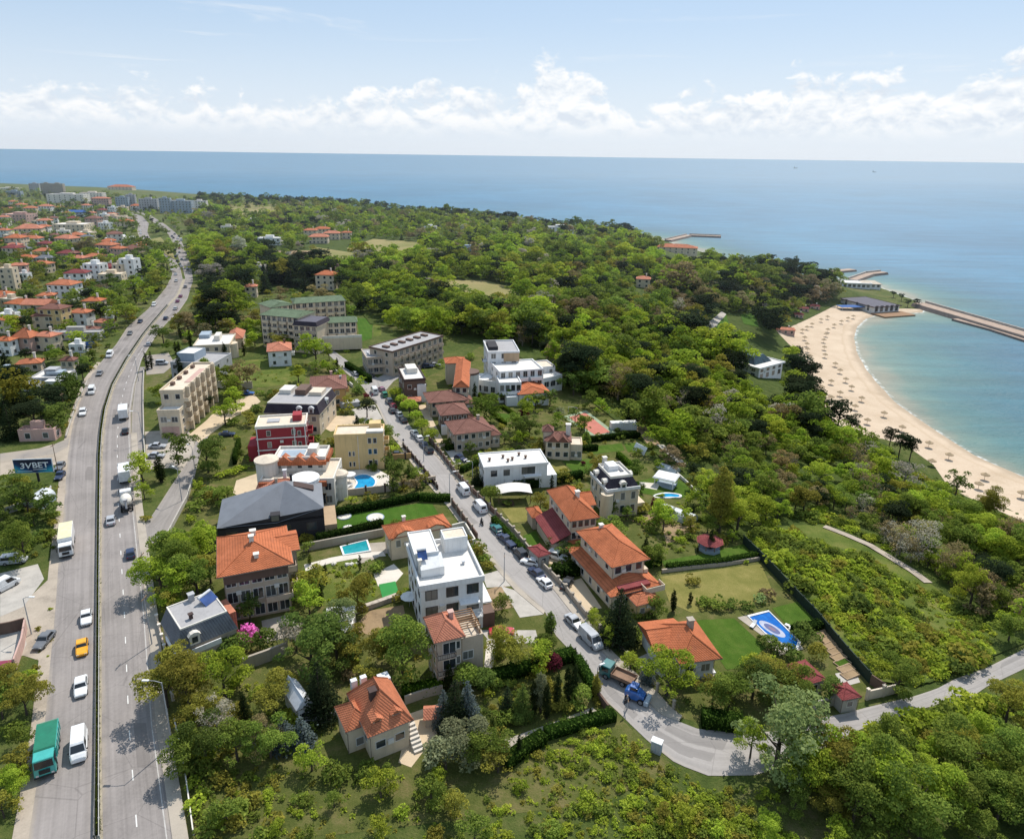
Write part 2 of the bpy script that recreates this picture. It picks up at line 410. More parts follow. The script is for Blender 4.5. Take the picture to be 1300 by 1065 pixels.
t.lk(base, t.b.inputs['Base Color']); t.b.inputs['Roughness'].default_value = 0.56; t.b.inputs['IOR'].default_value = 1.33; t.b.inputs['Specular IOR Level'].default_value = 0.55
mp = t.n.new('ShaderNodeMapping'); mp.inputs['Rotation'].default_value = (0, 0, 0.5); mp.inputs['Scale'].default_value = (0.45, 1.0, 1.0); t.lk(v, mp.inputs['Vector'])
w1 = t.noise(mp.outputs[0], 0.55, 5, 0.62); w2 = t.noise(mp.outputs[0], 0.06, 4, 0.6)
bn = t.n.new('ShaderNodeBump'); bn.inputs['Strength'].default_value = 0.75; bn.inputs['Distance'].default_value = 1.0
t.lk(t.math('MULTIPLY_ADD', w2, 2.4, w1), bn.inputs['Height']); t.lk(bn.outputs[0], t.b.inputs['Normal'])
SEAM = m
sx = lines([(-60000, -2000, 6000), (-2000, 60, 100), (60, 480, 5), (480, 1200, 60), (1200, 60000, 6000)])
sy = lines([(-2000, 60, 200), (60, 700, 5), (700, 2600, 50), (2600, 80000, 6000)])
tag(link('sea', gridmesh('sea', sx, sy, lambda X, Y: np.full(X.shape, SEA), [SEAM], attr=lambda X, Y: np.maximum(sdist_np(X, Y), -2000))), kind='structure')

# ------------------------------------------------------------------ sheets on the ground and the map of where no tree stands
MX0, MX1, MY0, MY1, MS = -520, 420, 30, 1000, 1.0
mxs = np.arange(MX0, MX1, MS); mys = np.arange(MY0, MY1, MS); MXX, MYY = np.meshgrid(mxs, mys)
MASK = np.zeros(MXX.shape, np.uint8)
def mask_poly(P, grow=0.0):
    P = [(float(p[0]), float(p[1])) for p in P]
    x0 = min(p[0] for p in P) - grow - 2; x1 = max(p[0] for p in P) + grow + 2; y0 = min(p[1] for p in P) - grow - 2; y1 = max(p[1] for p in P) + grow + 2
    i0 = int(np.clip((x0 - MX0) / MS, 0, len(mxs))); i1 = int(np.clip((x1 - MX0) / MS + 1, 0, len(mxs))); j0 = int(np.clip((y0 - MY0) / MS, 0, len(mys))); j1 = int(np.clip((y1 - MY0) / MS + 1, 0, len(mys)))
    if i1 <= i0 or j1 <= j0: return
    X = MXX[j0:j1, i0:i1]; Y = MYY[j0:j1, i0:i1]
    k = inside_np(X, Y, P)
    if grow > 0: k |= dist_np(X, Y, P + P[:1]) < grow
    MASK[j0:j1, i0:i1] |= k.astype(np.uint8)
def blocked(x, y):
    i = int((x - MX0) / MS); j = int((y - MY0) / MS)
    return 0 <= i < len(mxs) and 0 <= j < len(mys) and MASK[j, i]
def W(pts, h=0.0): return [at(x, y, h) for x, y in pts]
def resample(P, n):
    P = [Vector((p[0], p[1])) for p in P]; L = [0]
    for a, b in zip(P[:-1], P[1:]): L.append(L[-1] + (b - a).length)
    o = []
    for k in range(n + 1):
        s = L[-1] * k / n; i = 0
        while i < len(L) - 2 and L[i + 1] < s: i += 1
        f = (s - L[i]) / max(L[i + 1] - L[i], 1e-6); o.append(P[i].lerp(P[i + 1], min(f, 1)))
    return o
def sheet(name, px, mat, dz=0.05, world=None, step=5.0, grow=0.3, mask=True, attr=False, kind='structure', label=None, cat=None):
    P = [Vector((p[0], p[1])) for p in (world or W(px))]
    bm = bmesh.new(); bm.faces.new([bm.verts.new((p.x, p.y, 0)) for p in P])
    x0 = min(p.x for p in P); x1 = max(p.x for p in P); y0 = min(p.y for p in P); y1 = max(p.y for p in P)
    step = max(step, (x1 - x0) / 60, (y1 - y0) / 60)
    for a0, a1, no in ((x0, x1, (1, 0, 0)), (y0, y1, (0, 1, 0))):
        k = a0 + step
        while k < a1:
            bmesh.ops.bisect_plane(bm, geom=bm.verts[:] + bm.edges[:] + bm.faces[:], plane_co=Vector(no) * k, plane_no=no); k += step
    bmesh.ops.triangulate(bm, faces=bm.faces)
    for v_ in bm.verts: v_.co.z = ht(v_.co.x, v_.co.y) + dz
    bmesh.ops.recalc_face_normals(bm, faces=bm.faces)
    if sum(f.normal.z for f in bm.faces) < 0: bmesh.ops.reverse_faces(bm, faces=bm.faces)
    me = bpy.data.meshes.new(name); bm.to_mesh(me); bm.free()
    if attr:
        V = np.array([v_.co[:] for v_ in me.vertices]); a = me.attributes.new('shore', 'FLOAT', 'POINT'); a.data.foreach_set('value', sdist_np(V[:, 0], V[:, 1]).astype(np.float32))
    if mask: mask_poly(P, grow)
    return tag(link(name, me, mats=mat), label, cat, kind=kind)
def strip(name, Lp, Rp, mat, dz=0.06, n=None, world=False, kind='structure', grow=0.5, kerb=0.0):
    """a road between its left and right edge"""
    A = Lp if world else W(Lp); B = Rp if world else W(Rp)
    n = n or 60
    A = resample(A, n); B = resample(B, n); V = []; F = []
    for a, b in zip(A, B):
        for k in range(5):
            p = a.lerp(b, k / 4); V.append((p.x, p.y, ht(p.x, p.y) + dz))
    LN = [(k / 4, i / n * sum((A[q + 1] - A[q]).length for q in range(n))) for i in range(n + 1) for k in range(5)]
    for i in range(n):
        for k in range(4): F.append((i * 5 + k, i * 5 + k + 1, i * 5 + k + 6, i * 5 + k + 5))
    if kerb:
        for side, s in ((0, 0), (4, 1)):
            o = len(V)
            for i in range(n + 1): x, y, z = V[i * 5 + side]; V.append((x, y, z - kerb)); LN.append(LN[i * 5 + side])
            for i in range(n): F.append((i * 5 + side, (i + 1) * 5 + side, o + i + 1, o + i))
    me = bpy.data.meshes.new(name); me.from_pydata(V, [], F)
    bm = bmesh.new(); bm.from_mesh(me); bmesh.ops.recalc_face_normals(bm, faces=bm.faces)
    if sum(f.normal.z for f in bm.faces) < 0: bmesh.ops.reverse_faces(bm, faces=bm.faces)
    bm.to_mesh(me); bm.free()
    at2 = me.attributes.new('lane', 'FLOAT_VECTOR', 'POINT'); at2.data.foreach_set('vector', np.array([(u_, s_, 0) for u_, s_ in LN], np.float32).ravel())
    mask_poly([tuple(p) for p in A] + [tuple(p) for p in B][::-1], grow)
    return tag(link(name, me, mats=mat), kind=kind)
def ribbon(name, px, w0, mat, dz=0.07, world=False, **k):
    P = resample(px if world else W(px), 50); A = []; B = []
    for i, p in enumerate(P):
        d_ = (P[min(i + 1, len(P) - 1)] - P[max(i - 1, 0)]).normalized(); nrm = Vector((-d_.y, d_.x)) * (w0 / 2)
        A.append(p + nrm); B.append(p - nrm)
    return strip(name, A, B, mat, dz, n=50, world=True, **k)

def asphalt(name, c, lanes=2, wear=1.0):
    """worn asphalt: wheel tracks and stains run along the lane, squarish repairs, cracks"""
    m, t = newmat(name); v = pos(t); a_ = t.n.new('ShaderNodeAttribute'); a_.attribute_name = 'lane'
    s3 = t.n.new('ShaderNodeSeparateXYZ'); t.lk(a_.outputs['Vector'], s3.inputs[0]); u, s_ = s3.outputs['X'], s3.outputs['Y']
    def vec(ku, ks, z=0.0):
        q = t.n.new('ShaderNodeCombineXYZ'); t.lk(t.math('MULTIPLY', u, ku), q.inputs[0]); t.lk(t.math('MULTIPLY', s_, ks), q.inputs[1]); q.inputs[2].default_value = z; return q.outputs[0]
    n1 = t.noise(v, 0.12, 5, 0.6); n2 = t.noise(v, 2.5, 5, 0.7); n3 = t.noise(vec(9.0, 0.012), 1.0, 4, 0.65); n4 = t.noise(vec(22.0, 0.05, 5.0), 1.0, 3, 0.6)
    f = t.math('MULTIPLY_ADD', n1, 0.35, t.math('MULTIPLY_ADD', n2, 0.2, t.math('MULTIPLY_ADD', n3, 0.32, t.math('MULTIPLY', n4, 0.13))))
    cc = t.ramp(f, [(0.34, tuple(x * (1 - .38 * wear) for x in c)), (0.5, c), (0.66, tuple(x * (1 + .3 * wear) for x in c))])
    w_ = t.math('ABSOLUTE', t.math('SUBTRACT', t.math('FRACT', t.math('MULTIPLY', u, float(lanes * 2))), 0.5))
    cc = t.mix(t.mapr(w_, 0.0, 0.28, 0.22 * wear, 0.0, True), cc, tuple(x * .62 for x in c))
    vo = t.n.new('ShaderNodeTexVoronoi'); vo.distance = 'CHEBYCHEV'; vo.inputs['Scale'].default_value = 1.0; vo.inputs['Randomness'].default_value = .9; t.lk(vec(lanes * 1.3, 0.07), vo.inputs['Vector'])
    sp_ = t.n.new('ShaderNodeSeparateColor'); t.lk(vo.outputs['Color'], sp_.inputs[0])
    pm = t.math('MULTIPLY', t.mapr(sp_.outputs[0], .80, .81, 0, .55), t.mapr(vo.outputs['Distance'], .30, .31, 1, 0))
    cc = t.mix(pm, cc, tuple(x * .6 for x in c))
    crack = t.n.new('ShaderNodeTexVoronoi'); crack.feature = 'DISTANCE_TO_EDGE'; crack.inputs['Scale'].default_value = 0.13; t.lk(v, crack.inputs['Vector'])
    cc = t.mix(t.mapr(crack.outputs[0], 0.0, 0.009, 0.4, 0.0), cc, tuple(x * 0.4 for x in c))
    eg = t.math('MINIMUM', u, t.math('SUBTRACT', 1.0, u)); cc = t.mix(t.math('MULTIPLY', t.mapr(eg, 0.0, 0.09, 1, 0), t.mapr(n1, .4, .62, 0, .8)), cc, (.34, .29, .23))
    t.lk(cc, t.b.inputs['Base Color']); t.b.inputs['Roughness'].default_value = 0.9; t.b.inputs['Specular IOR Level'].default_value = 0.2
    return m
ASPH = asphalt('worn_asphalt', (.255, .23, .216), 2); STREETM = asphalt('street_asphalt', (.31, .288, .272), 2, .8); SERV = asphalt('service_asphalt', (.26, .235, .215), 1, .8)
DUST = vary('dusty_gravel', (.36, .305, .245), 0.95, 0.25, 0.3, 4); PAVE = vary('pavement_slabs', (.36, .315, .26), 0.9, 0.2, 0.3, 5)
CONC = vary('concrete', (.40, .37, .33), 0.9, 0.2, 0.4, 5); PAINT = vary('road_paint', (.62, .61, .58), 0.8, 0.2, 1.0, 8)
CREAMP = vary('cream_paving', (.52, .41, .28), 0.9, 0.14, 0.3, 5); SOIL = vary('bare_soil', (.27, .19, .11), 0.95, 0.3, 0.3, 3, bump=0.5); WHITEP = vary('pale_stone_paving', (.58, .53, .46), 0.85, 0.12, 0.4, 4)
LAWN = grassy('mown_lawn', (.04, .085, .009), (.06, .115, .013), (.10, .14, .026), 0.25, 0.18); LAWN2 = grassy('bright_lawn', (.038, .09, .010), (.052, .118, .013), (.08, .14, .022), 0.2, 0.22)
DRYL = grassy('dry_lawn', (.12, .125, .028), (.19, .175, .05), (.27, .225, .08), 0.2); MEAD = grassy('rough_meadow', (.045, .075, .012), (.10, .13, .025), (.18, .17, .05), 0.22)
FIELD = grassy('far_field', (.15, .16, .05), (.22, .20, .08), (.30, .24, .12), 0.03, 0, 0.6); TURF = vary('green_turf', (.03, .22, .05), 0.9, 0.08, 0.5, 4); COURT = vary('red_court', (.44, .155, .115), 0.9, 0.12, 0.3, 3)
OLIVE = grassy('garden_ground', (.05, .07, .014), (.095, .105, .028), (.17, .14, .06), 0.3); DARKG = grassy('forest_floor', (.03, .045, .010), (.055, .08, .016), (.09, .105, .03), 0.3)

# highway edges (photo pixels traced, then laid on the ground)
HL_L = [(36, 1066), (50, 975), (57, 920), (63, 850), (70, 780), (74, 720), (80, 660), (86, 580), (92, 540), (101, 512), (112, 482), (128, 460), (147, 438), (162, 415), (188, 392.6), (211, 365), (219, 348), (214, 332), (205, 319), (190, 309), (178, 303), (174, 294), (176, 284), (170, 275), (160, 270)]
HL_R = [(119, 1066), (120.5, 975), (121, 920), (121.5, 850), (122, 780), (122.4, 720), (123, 640), (123.6, 580), (125.6, 550), (130, 520), (140, 490), (158, 458), (180, 426), (193, 410), (212, 388), (225, 374), (232, 354.6), (229, 341), (221, 328), (208, 317), (196, 308), (190, 302), (187, 294), (189, 284), (181, 275), (168, 270)]
HR_L = [(131, 1066), (129.5, 975), (129.3, 920), (129.2, 850), (129, 780), (129, 720), (129.4, 640), (130.4, 580), (132.2, 550), (136.8, 520), (146, 490), (163.4, 458), (184.4, 426), (197, 410), (215, 388), (228, 374), (235.4, 354.6), (232, 341), (228, 331), (224, 320), (219, 308), (214, 298), (205, 289), (193, 281), (185, 274), (172, 269)]
HR_R = [(219, 1066), (206, 975), (198, 920), (192.5, 850), (187, 780), (180, 720), (171, 640), (167.6, 580), (166.2, 550), (167, 520), (171, 490), (180, 456), (198, 427), (210, 412), (227, 396), (238, 380), (245, 356), (243, 340), (238, 326), (233, 312), (228, 302), (222, 295), (211, 286), (200, 279), (190, 273), (177, 268)]
strip('road', HL_L, HL_R, ASPH, 0.06, 150); strip('road', HR_L, HR_R, ASPH, 0.06, 150)
strip('verge', HL_R[:17], HR_L[:17], vary('median_gravel', (.33, .29, .22), 0.95, 0.3, 0.5, 4), 0.1, 150)
def shift_px(P, dx): return [(x + dx * max(0.12, (y - 262) / 500.0), y) for x, y in P]
strip('pavement', shift_px(HL_L, -13)[:12], HL_L[:12], DUST, 0.05, 70, grow=0.2)
strip('pavement', HR_R[:9], shift_px(HR_R, 13)[:9], PAVE, 0.14, 60, grow=0.2, kerb=0.14)
# slip lane beside the right carriageway and its kerb
strip('slip_road', [(167.6, 582), (166.8, 550), (167.6, 520), (171.4, 490), (178, 466)], [(182, 582), (182, 552), (181.5, 520), (182, 490), (184, 466)], SERV, 0.065, 40)
# lane paint: edge line and dashes on the right carriageway, a faint dash line on the left one
HRl = resample(W(HR_L[:14]), 300); HRr = resample(W(HR_R[:14]), 300); HLl = resample(W(HL_L[:14]), 300); HLr = resample(W(HL_R[:14]), 300)
def paint(pa, pb, f, i0, i1, w0, mb, dz=0.075):
    for i in range(i0, i1):
        a = pa[i].lerp(pb[i], f); b = pa[i + 1].lerp(pb[i + 1], f); n_ = Vector((-(b - a).y, (b - a).x)).normalized() * w0 / 2
        mb.add([(q.x, q.y, ht(q.x, q.y) + dz) for q in (a - n_, a + n_, b + n_, b - n_)], [(3, 2, 1, 0)])
EDGEP = vary('worn_edge_paint', (.42, .40, .375), 0.85, 0.25, 1.0, 8)
mb = MB()
paint(HRl, HRr, 0.92, 0, 290, 0.15, mb); tag(mb.build('road_markings', EDGEP), kind='structure'); mb = MB()
for k in range(2, 290, 8): paint(HRl, HRr, 0.5, k, k + 2, 0.15, mb)

tag(mb.build('road_markings', PAINT), kind='structure')

# the residential street, its bend and the track that leaves it
ST_L = [(404, 441), (419, 452), (440, 474), (458, 489), (466, 500), (478, 514), (484, 528), (498, 550), (512, 566), (524, 584), (540, 604), (556, 622), (572, 640), (588, 662), (606, 686), (622, 704), (638, 724), (658, 746), (675, 760), (692, 776), (704, 805), (720, 822), (736, 841), (752, 863), (766, 887), (786, 905), (802, 921), (824, 942), (858, 969), (900, 985), (960, 984), (1010, 966), (1060, 942), (1096, 924), (1132, 913), (1180, 897), (1226, 890), (1252, 872), (1300, 849), (1340, 825)]
ST_R = [(416, 440), (430, 450), (452, 466), (482, 481), (487, 498), (498, 510), (507, 522), (526, 548), (540, 567), (556, 581), (572, 600), (582, 614), (598, 629), (616, 647), (626, 660), (642, 676), (662, 703), (684, 727), (704, 750), (724, 776), (740, 795), (766, 829), (790, 852), (804, 868), (820, 887), (838, 907), (862, 916), (888, 926), (944, 930), (975, 929), (1000, 926), (1040, 912), (1075, 905), (1100, 898), (1160, 884), (1190, 874), (1212, 862), (1252, 848), (1300, 824), (1340, 800)]
strip('street', ST_L, ST_R, STREETM, 0.06, 200)
strip('side_street', [(466, 487), (486, 476), (505, 469), (528, 461)], [(487, 499), (500, 484), (512, 476), (540, 466)], STREETM, 0.055, 30)
strip('pavement', ST_R[8:27], [(549, 568), (566, 583), (581, 600), (592, 614), (607, 628), (624, 645), (634, 658), (650, 674), (671, 701), (693, 725), (713, 747), (735, 774), (750, 792), (776, 826), (803, 851), (822, 868), (840, 885), (852, 899), (866, 909)], PAVE, 0.15, 90, grow=0.2, kerb=0.13)
strip('pavement', [(478, 514), (494, 550), (508, 567), (520, 585), (536, 606), (552, 625), (568, 643), (584, 665), (602, 689), (618, 707), (634, 727), (654, 750), (690, 780)], [(479, 513), (498, 550), (512, 566), (524, 584), (540, 604), (556, 622), (572, 640), (588, 662), (606, 686), (622, 704), (638, 724), (658, 746), (692, 776)], PAVE, 0.13, 80, grow=0.2, kerb=0.12)
# service road between highway and villas
strip('service_road', [(181, 690), (178, 670), (192, 656), (204, 638), (218, 616), (229, 600), (238, 586), (245, 570), (252, 548), (262, 534), (275, 520)], [(197, 690), (216, 678), (222, 662), (236, 632), (247, 606), (251, 588), (256, 570), (266, 552), (278, 538), (290, 524), (300, 512)], SERV, 0.065, 60)
sheet('parking', [(184, 548), (236, 545), (248, 556), (240, 600), (216, 594), (186, 596)], PAVE, 0.04)
sheet('parking', [(183, 452), (214, 448), (222, 462), (208, 474), (186, 476)], SERV, 0.05)
sheet('driveway', [(240, 552), (262, 534), (276, 520), (300, 508), (322, 500), (331, 510), (318, 520), (296, 530), (272, 548), (252, 562)], CREAMP, 0.075)
sheet('roadside_gravel', [(0, 838), (0, 782), (30, 765), (62, 735), (75, 760), (66, 850), (55, 840), (30, 832)], DUST, 0.035)
sheet('roadside_gravel', [(0, 585), (60, 566), (84, 560), (80, 590), (70, 590), (0, 604)], DUST, 0.035)
sheet('side_road', [(0, 576), (60, 568), (88, 556), (86, 568), (70, 576), (0, 587)], SERV, 0.055)
sheet('yard', [(0, 728), (48, 716), (56, 735), (30, 770), (0, 783)], CONC, 0.05)
sheet('yard', [(0, 800), (30, 797), (34, 818), (18, 850), (0, 862)], CONC, 0.07)
sheet('path', [(40, 388), (62, 366), (78, 350), (84, 350), (70, 368), (52, 388), (44, 396)], PAVE, 0.05)

# residential ground between street and highway, and right of the street
sheet('garden_soil', [(216, 690), (226, 650), (250, 600), (262, 555), (300, 515), (330, 490), (400, 462), (440, 478), (480, 530), (520, 585), (600, 690), (650, 745), (690, 785), (750, 870), (820, 945), (860, 975), (760, 1020), (420, 1060), (236, 1066), (216, 975), (202, 850), (195, 760)], OLIVE, 0.02, mask=False)
sheet('garden_soil', [(500, 500), (560, 470), (610, 440), (700, 470), (715, 500), (785, 515), (812, 570), (880, 628), (944, 690), (1108, 872), (1135, 880), (1000, 918), (900, 920), (840, 905), (770, 825), (640, 670)], OLIVE, 0.02, mask=False)
sheet('forest_floor', [(250, 330), (330, 262), (600, 288), (850, 322), (960, 352), (1040, 370), (1060, 388), (985, 420), (1010, 445), (1040, 530), (1120, 560), (1200, 618), (1300, 664), (1345, 690), (1345, 800), (1180, 868), (1120, 866), (946, 688), (880, 620), (815, 560), (700, 470), (610, 436), (560, 420), (470, 412), (440, 372), (330, 368), (255, 400)], DARKG, 0.3, mask=False)
sheet('rough_grass', [(948, 690), (1000, 668), (1050, 668), (1175, 738), (1255, 800), (1250, 840), (1165, 872), (1112, 866)], MEAD, 0.34, mask=False)
# lawns and plots
sheet('lawn', [(418, 657), (532, 639), (549, 640), (558, 655), (488, 668), (420, 677)], LAWN2, 0.06)
sheet('lawn', [(872, 788), (932, 785), (972, 822), (945, 848), (922, 850), (914, 838)], LAWN, 0.06)
sheet('lawn', [(838, 732), (966, 716), (986, 762), (935, 770), (878, 778), (850, 765)], DRYL, 0.06)
sheet('lawn', [(840, 712), (900, 702), (946, 690), (962, 712), (846, 724)], LAWN, 0.06)
sheet('lawn', [(980, 772), (1012, 764), (1042, 795), (1006, 802)], LAWN, 0.06)
sheet('lawn', [(693, 590), (712, 586), (730, 604), (700, 606)], DRYL, 0.06); sheet('lawn', [(714, 586), (760, 581), (744, 600), (734, 604)], LAWN, 0.06)
sheet('lawn', [(735, 569), (789, 563), (793, 572), (750, 577)], LAWN, 0.06); sheet('lawn', [(792, 563), (812, 562), (816, 575), (797, 574)], LAWN, 0.06)
sheet('lawn', [(806, 612), (832, 606), (868, 612), (884, 628), (858, 634), (812, 626)], LAWN, 0.06)
sheet('lawn', [(636, 646), (666, 640), (676, 661), (650, 664)], DRYL, 0.06); sheet('lawn', [(664, 680), (680, 674), (688, 692), (676, 696)], LAWN, 0.06)
sheet('lawn', [(628, 524), (648, 526), (646, 536), (636, 536)], LAWN, 0.06)
sheet('lawn', [(386, 720), (418, 712), (452, 708), (462, 720), (474, 735), (486, 752), (470, 764), (400, 770), (388, 745)], MEAD, 0.05)
sheet('lawn', [(385, 722), (402, 716), (404, 760), (392, 770)], LAWN, 0.055)
sheet('turf', [(481, 742), (502, 738), (507, 756), (486, 761)], TURF, 0.08)
sheet('meadow', [(268, 484), (276, 462), (330, 456), (392, 466), (386, 486), (330, 492), (300, 488)], MEAD, 0.05)
sheet('lawn', [(452, 404), (474, 404), (472, 430), (458, 434)], LAWN2, 0.06); sheet('lawn', [(474, 412), (484, 414), (484, 426), (474, 428)], MEAD, 0.06)
sheet('court', [(714, 529), (744, 521), (784, 551), (754, 555)], vary('court_border', (.25, .3, .2), 0.9), 0.05); sheet('court', [(722, 530), (743, 524), (775, 549), (755, 552)], COURT, 0.075)
sheet('path', [(800, 522), (814, 522), (822, 545), (838, 566), (824, 568), (808, 548)], SOIL, 0.45)
ribbon('path', [(1046, 670), (1072, 680), (1104, 694), (1140, 716), (1158, 727), (1178, 742)], 2.0, DUST, 0.5)
ribbon('path', [(1200, 628), (1212, 634), (1222, 642)], 2.0, DUST, 0.5)
ribbon('path', [(838, 566), (852, 578), (866, 590)], 2.4, CONC, 0.45)
sheet('path', [(888, 420), (916, 396), (922, 400), (902, 424)], CONC, 0.45); sheet('lawn', [(900, 424), (922, 400), (926, 414), (908, 436)], LAWN2, 0.45); sheet('lawn', [(940, 400), (958, 398), (963, 416), (944, 412)], LAWN2, 0.45)
sheet('field', [(548, 356), (616, 357), (656, 368), (652, 394), (610, 388), (565, 378)], FIELD, 0.45); sheet('field', [(440, 316), (474, 304), (534, 308), (530, 332), (470, 334)], FIELD, 0.45)
sheet('field', [(396, 314), (450, 322), (450, 344), (404, 338)], FIELD, 0.45); sheet('field', [(284, 262), (318, 257), (352, 260), (350, 276), (296, 276)], FIELD, 0.45); sheet('field', [(340, 319), (396, 319), (402, 336), (350, 338)], SOIL, 0.45)
sheet('verge_lawn', [(190, 305), (204, 302), (219, 318), (222, 330), (214, 326), (196, 314)], FIELD, 0.45)
# paved yards of the villas
sheet('terrace', [(434, 598), (478, 595), (494, 604), (494, 616), (446, 627), (436, 620)], WHITEP, 0.06); sheet('terrace', [(300, 610), (330, 600), (336, 612), (322, 640), (296, 626)], CREAMP, 0.06)
sheet('yard', [(414, 528), (470, 528), (478, 534), (420, 548), (404, 540)], CREAMP, 0.05); sheet('yard', [(446, 520), (476, 514), (486, 532), (454, 536)], CONC, 0.055)
sheet('driveway', [(530, 514), (540, 514), (566, 566), (558, 568)], CREAMP, 0.06); sheet('yard', [(564, 570), (586, 572), (592, 588), (578, 590)], CONC, 0.06)
sheet('driveway', [(712, 742), (738, 734), (764, 772), (742, 776)], CREAMP, 0.06); sheet('yard', [(690, 708), (708, 704), (716, 716), (696, 716)], CREAMP, 0.06)
sheet('yard', [(612, 730), (640, 722), (650, 744), (618, 746)], CONC, 0.06); sheet('yard', [(612, 750), (640, 742), (655, 770), (620, 778)], SOIL, 0.06); sheet('yard', [(636, 744), (662, 752), (690, 780), (660, 784)], CONC, 0.065)
sheet('driveway', [(610, 800), (680, 800), (684, 816), (624, 818)], CONC, 0.06); sheet('path', [(618, 812), (630, 818), (626, 846), (614, 854)], WHITEP, 0.065)
sheet('yard', [(520, 906), (560, 892), (556, 930), (522, 974), (506, 968)], CREAMP, 0.05); sheet('path', [(632, 942), (700, 918), (752, 898), (762, 906), (700, 928), (640, 958)], PAVE, 0.06)
sheet('yard', [(474, 728), (500, 716), (512, 728), (500, 742), (480, 744)], WHITEP, 0.05); sheet('yard', [(444, 800), (470, 775), (512, 768), (516, 790), (470, 806)], SOIL, 0.05)
sheet('yard', [(332, 788), (366, 780), (368, 808), (336, 816)], PAVE, 0.05); sheet('path', [(386, 717), (420, 708), (452, 702), (486, 700), (490, 706), (452, 709), (420, 715), (388, 725)], WHITEP, 0.07)
sheet('yard', [(440, 720), (462, 690), (490, 688), (492, 702), (470, 712)], PAVE, 0.05); sheet('yard', [(810, 835), (850, 815), (862, 846), (840, 860)], CONC, 0.05)
sheet('terrace', [(936, 784), (968, 776), (1008, 806), (1020, 824), (990, 832), (966, 806)], PAVE, 0.07); sheet('yard', [(1060, 855), (1085, 850), (1092, 866), (1070, 872)], CONC, 0.05)
sheet('terrace', [(812, 612), (838, 614), (834, 622), (812, 618)], WHITEP, 0.07); sheet('garden_bed', [(840, 666), (880, 664), (884, 680), (846, 690)], SOIL, 0.04, mask=False)
sheet('garden_bed', [(800, 660), (850, 644), (862, 662), (815, 668)], SOIL, 0.04, mask=False)
# beach
m, t = newmat('beach_sand'); v = pos(t); a_ = t.n.new('ShaderNodeAttribute'); a_.attribute_name = 'shore'
n1 = t.noise(v, 0.08, 5, 0.6); n2 = t.noise(v, 1.4, 4, 0.7)
dry = t.ramp(t.math('MULTIPLY_ADD', n1, 0.6, t.math('MULTIPLY', n2, 0.4)), [(0.32, (.43, .33, .23)), (0.5, (.52, .41, .30)), (0.7, (.59, .475, .355))])
wd = t.math('ADD', a_.outputs['Fac'], t.math('MULTIPLY_ADD', n1, 5.0, -2.5))
cc = t.mix(t.mapr(wd, 1.0, 4.5, 0.75, 0.0, True), dry, (.36, .28, .20))
cc = t.mix(t.mapr(t.math('ABSOLUTE', t.math('SUBTRACT', wd, 7.0)), 0.0, 1.2, 0.35, 0.0), cc, (.40, .29, .19))
t.lk(cc, t.b.inputs['Base Color']); t.b.inputs['Roughness'].default_value = 0.95; t.b.inputs['Specular IOR Level'].default_value = 0.15
bn = t.n.new('ShaderNodeBump'); bn.inputs['Strength'].default_value = 0.6; bn.inputs['Distance'].default_value = 0.2; t.lk(n2, bn.inputs['Height']); t.lk(bn.outputs[0], t.b.inputs['Normal'])
SAND = m
BEACH_PX = [(1340, 690), (1300, 668), (1262, 645), (1230, 632), (1200, 612), (1185, 590), (1150, 565), (1120, 557), (1085, 552), (1050, 546), (1032, 528), (1028, 500), (1018, 474), (1006, 448), (982, 426), (990, 414), (1020, 396), (1060, 388), (1100, 391), (1140, 392), (1176, 393),
            (1176, 400), (1143, 402), (1115, 404), (1102, 410), (1094, 417), (1090, 429), (1096, 448), (1108, 470), (1126, 491), (1145, 508), (1168, 524), (1204, 550), (1248, 577), (1300, 600), (1340, 620)]
sheet('beach', BEACH_PX, SAND, 0.05, step=3.0, attr=True)

# thin summer haze lying over the land and the water in the distance
hz = bpy.data.materials.new('haze'); hz.use_nodes = True; t = NT(hz); t.n.clear(); out = t.n.new('ShaderNodeOutputMaterial'); vs_ = t.n.new('ShaderNodeVolumeScatter')
vs_.inputs['Color'].default_value = (.80, .90, 1.0, 1); vs_.inputs['Density'].default_value = 0.00010; vs_.inputs['Anisotropy'].default_value = .35; t.lk(vs_.outputs[0], out.inputs['Volume'])
HAZE = MB(); HAZE.box(-5000, 5000, 260, 4200, -34, 130)
# ------------------------------------------------------------------ buildings
LANDMARKS = []      # (short name, px, py) for the labels of the smaller things around them
WIN = {}
def window_meshes(w, h, style):
    k = (round(w, 1), round(h, 1), style)
    if k in WIN: return WIN[k]
    fr, pn = MB(), MB(); b = 0.09
    for x0, x1, z0, z1 in ((-w / 2 - b, w / 2 + b, h, h + b), (-w / 2 - b, w / 2 + b, -b, 0), (-w / 2 - b, -w / 2, 0, h), (w / 2, w / 2 + b, 0, h)): fr.box(x0, x1, -0.07, 0.05, z0, z1)
    if style != 'plain':
        n = max(1, int(round(w / 0.9)))
        for i in range(1, n): x = -w / 2 + w * i / n; fr.box(x - .035, x + .035, -0.055, 0.04, 0, h)
    pn.box(-w / 2, w / 2, -0.02, 0.03, 0, h)
    WIN[k] = (fr.mesh('window_frame'), pn.mesh('window_pane')); return WIN[k]
GUTTER = vary('gutter_metal', (.20, .16, .13), .5, .15, 1, 5)
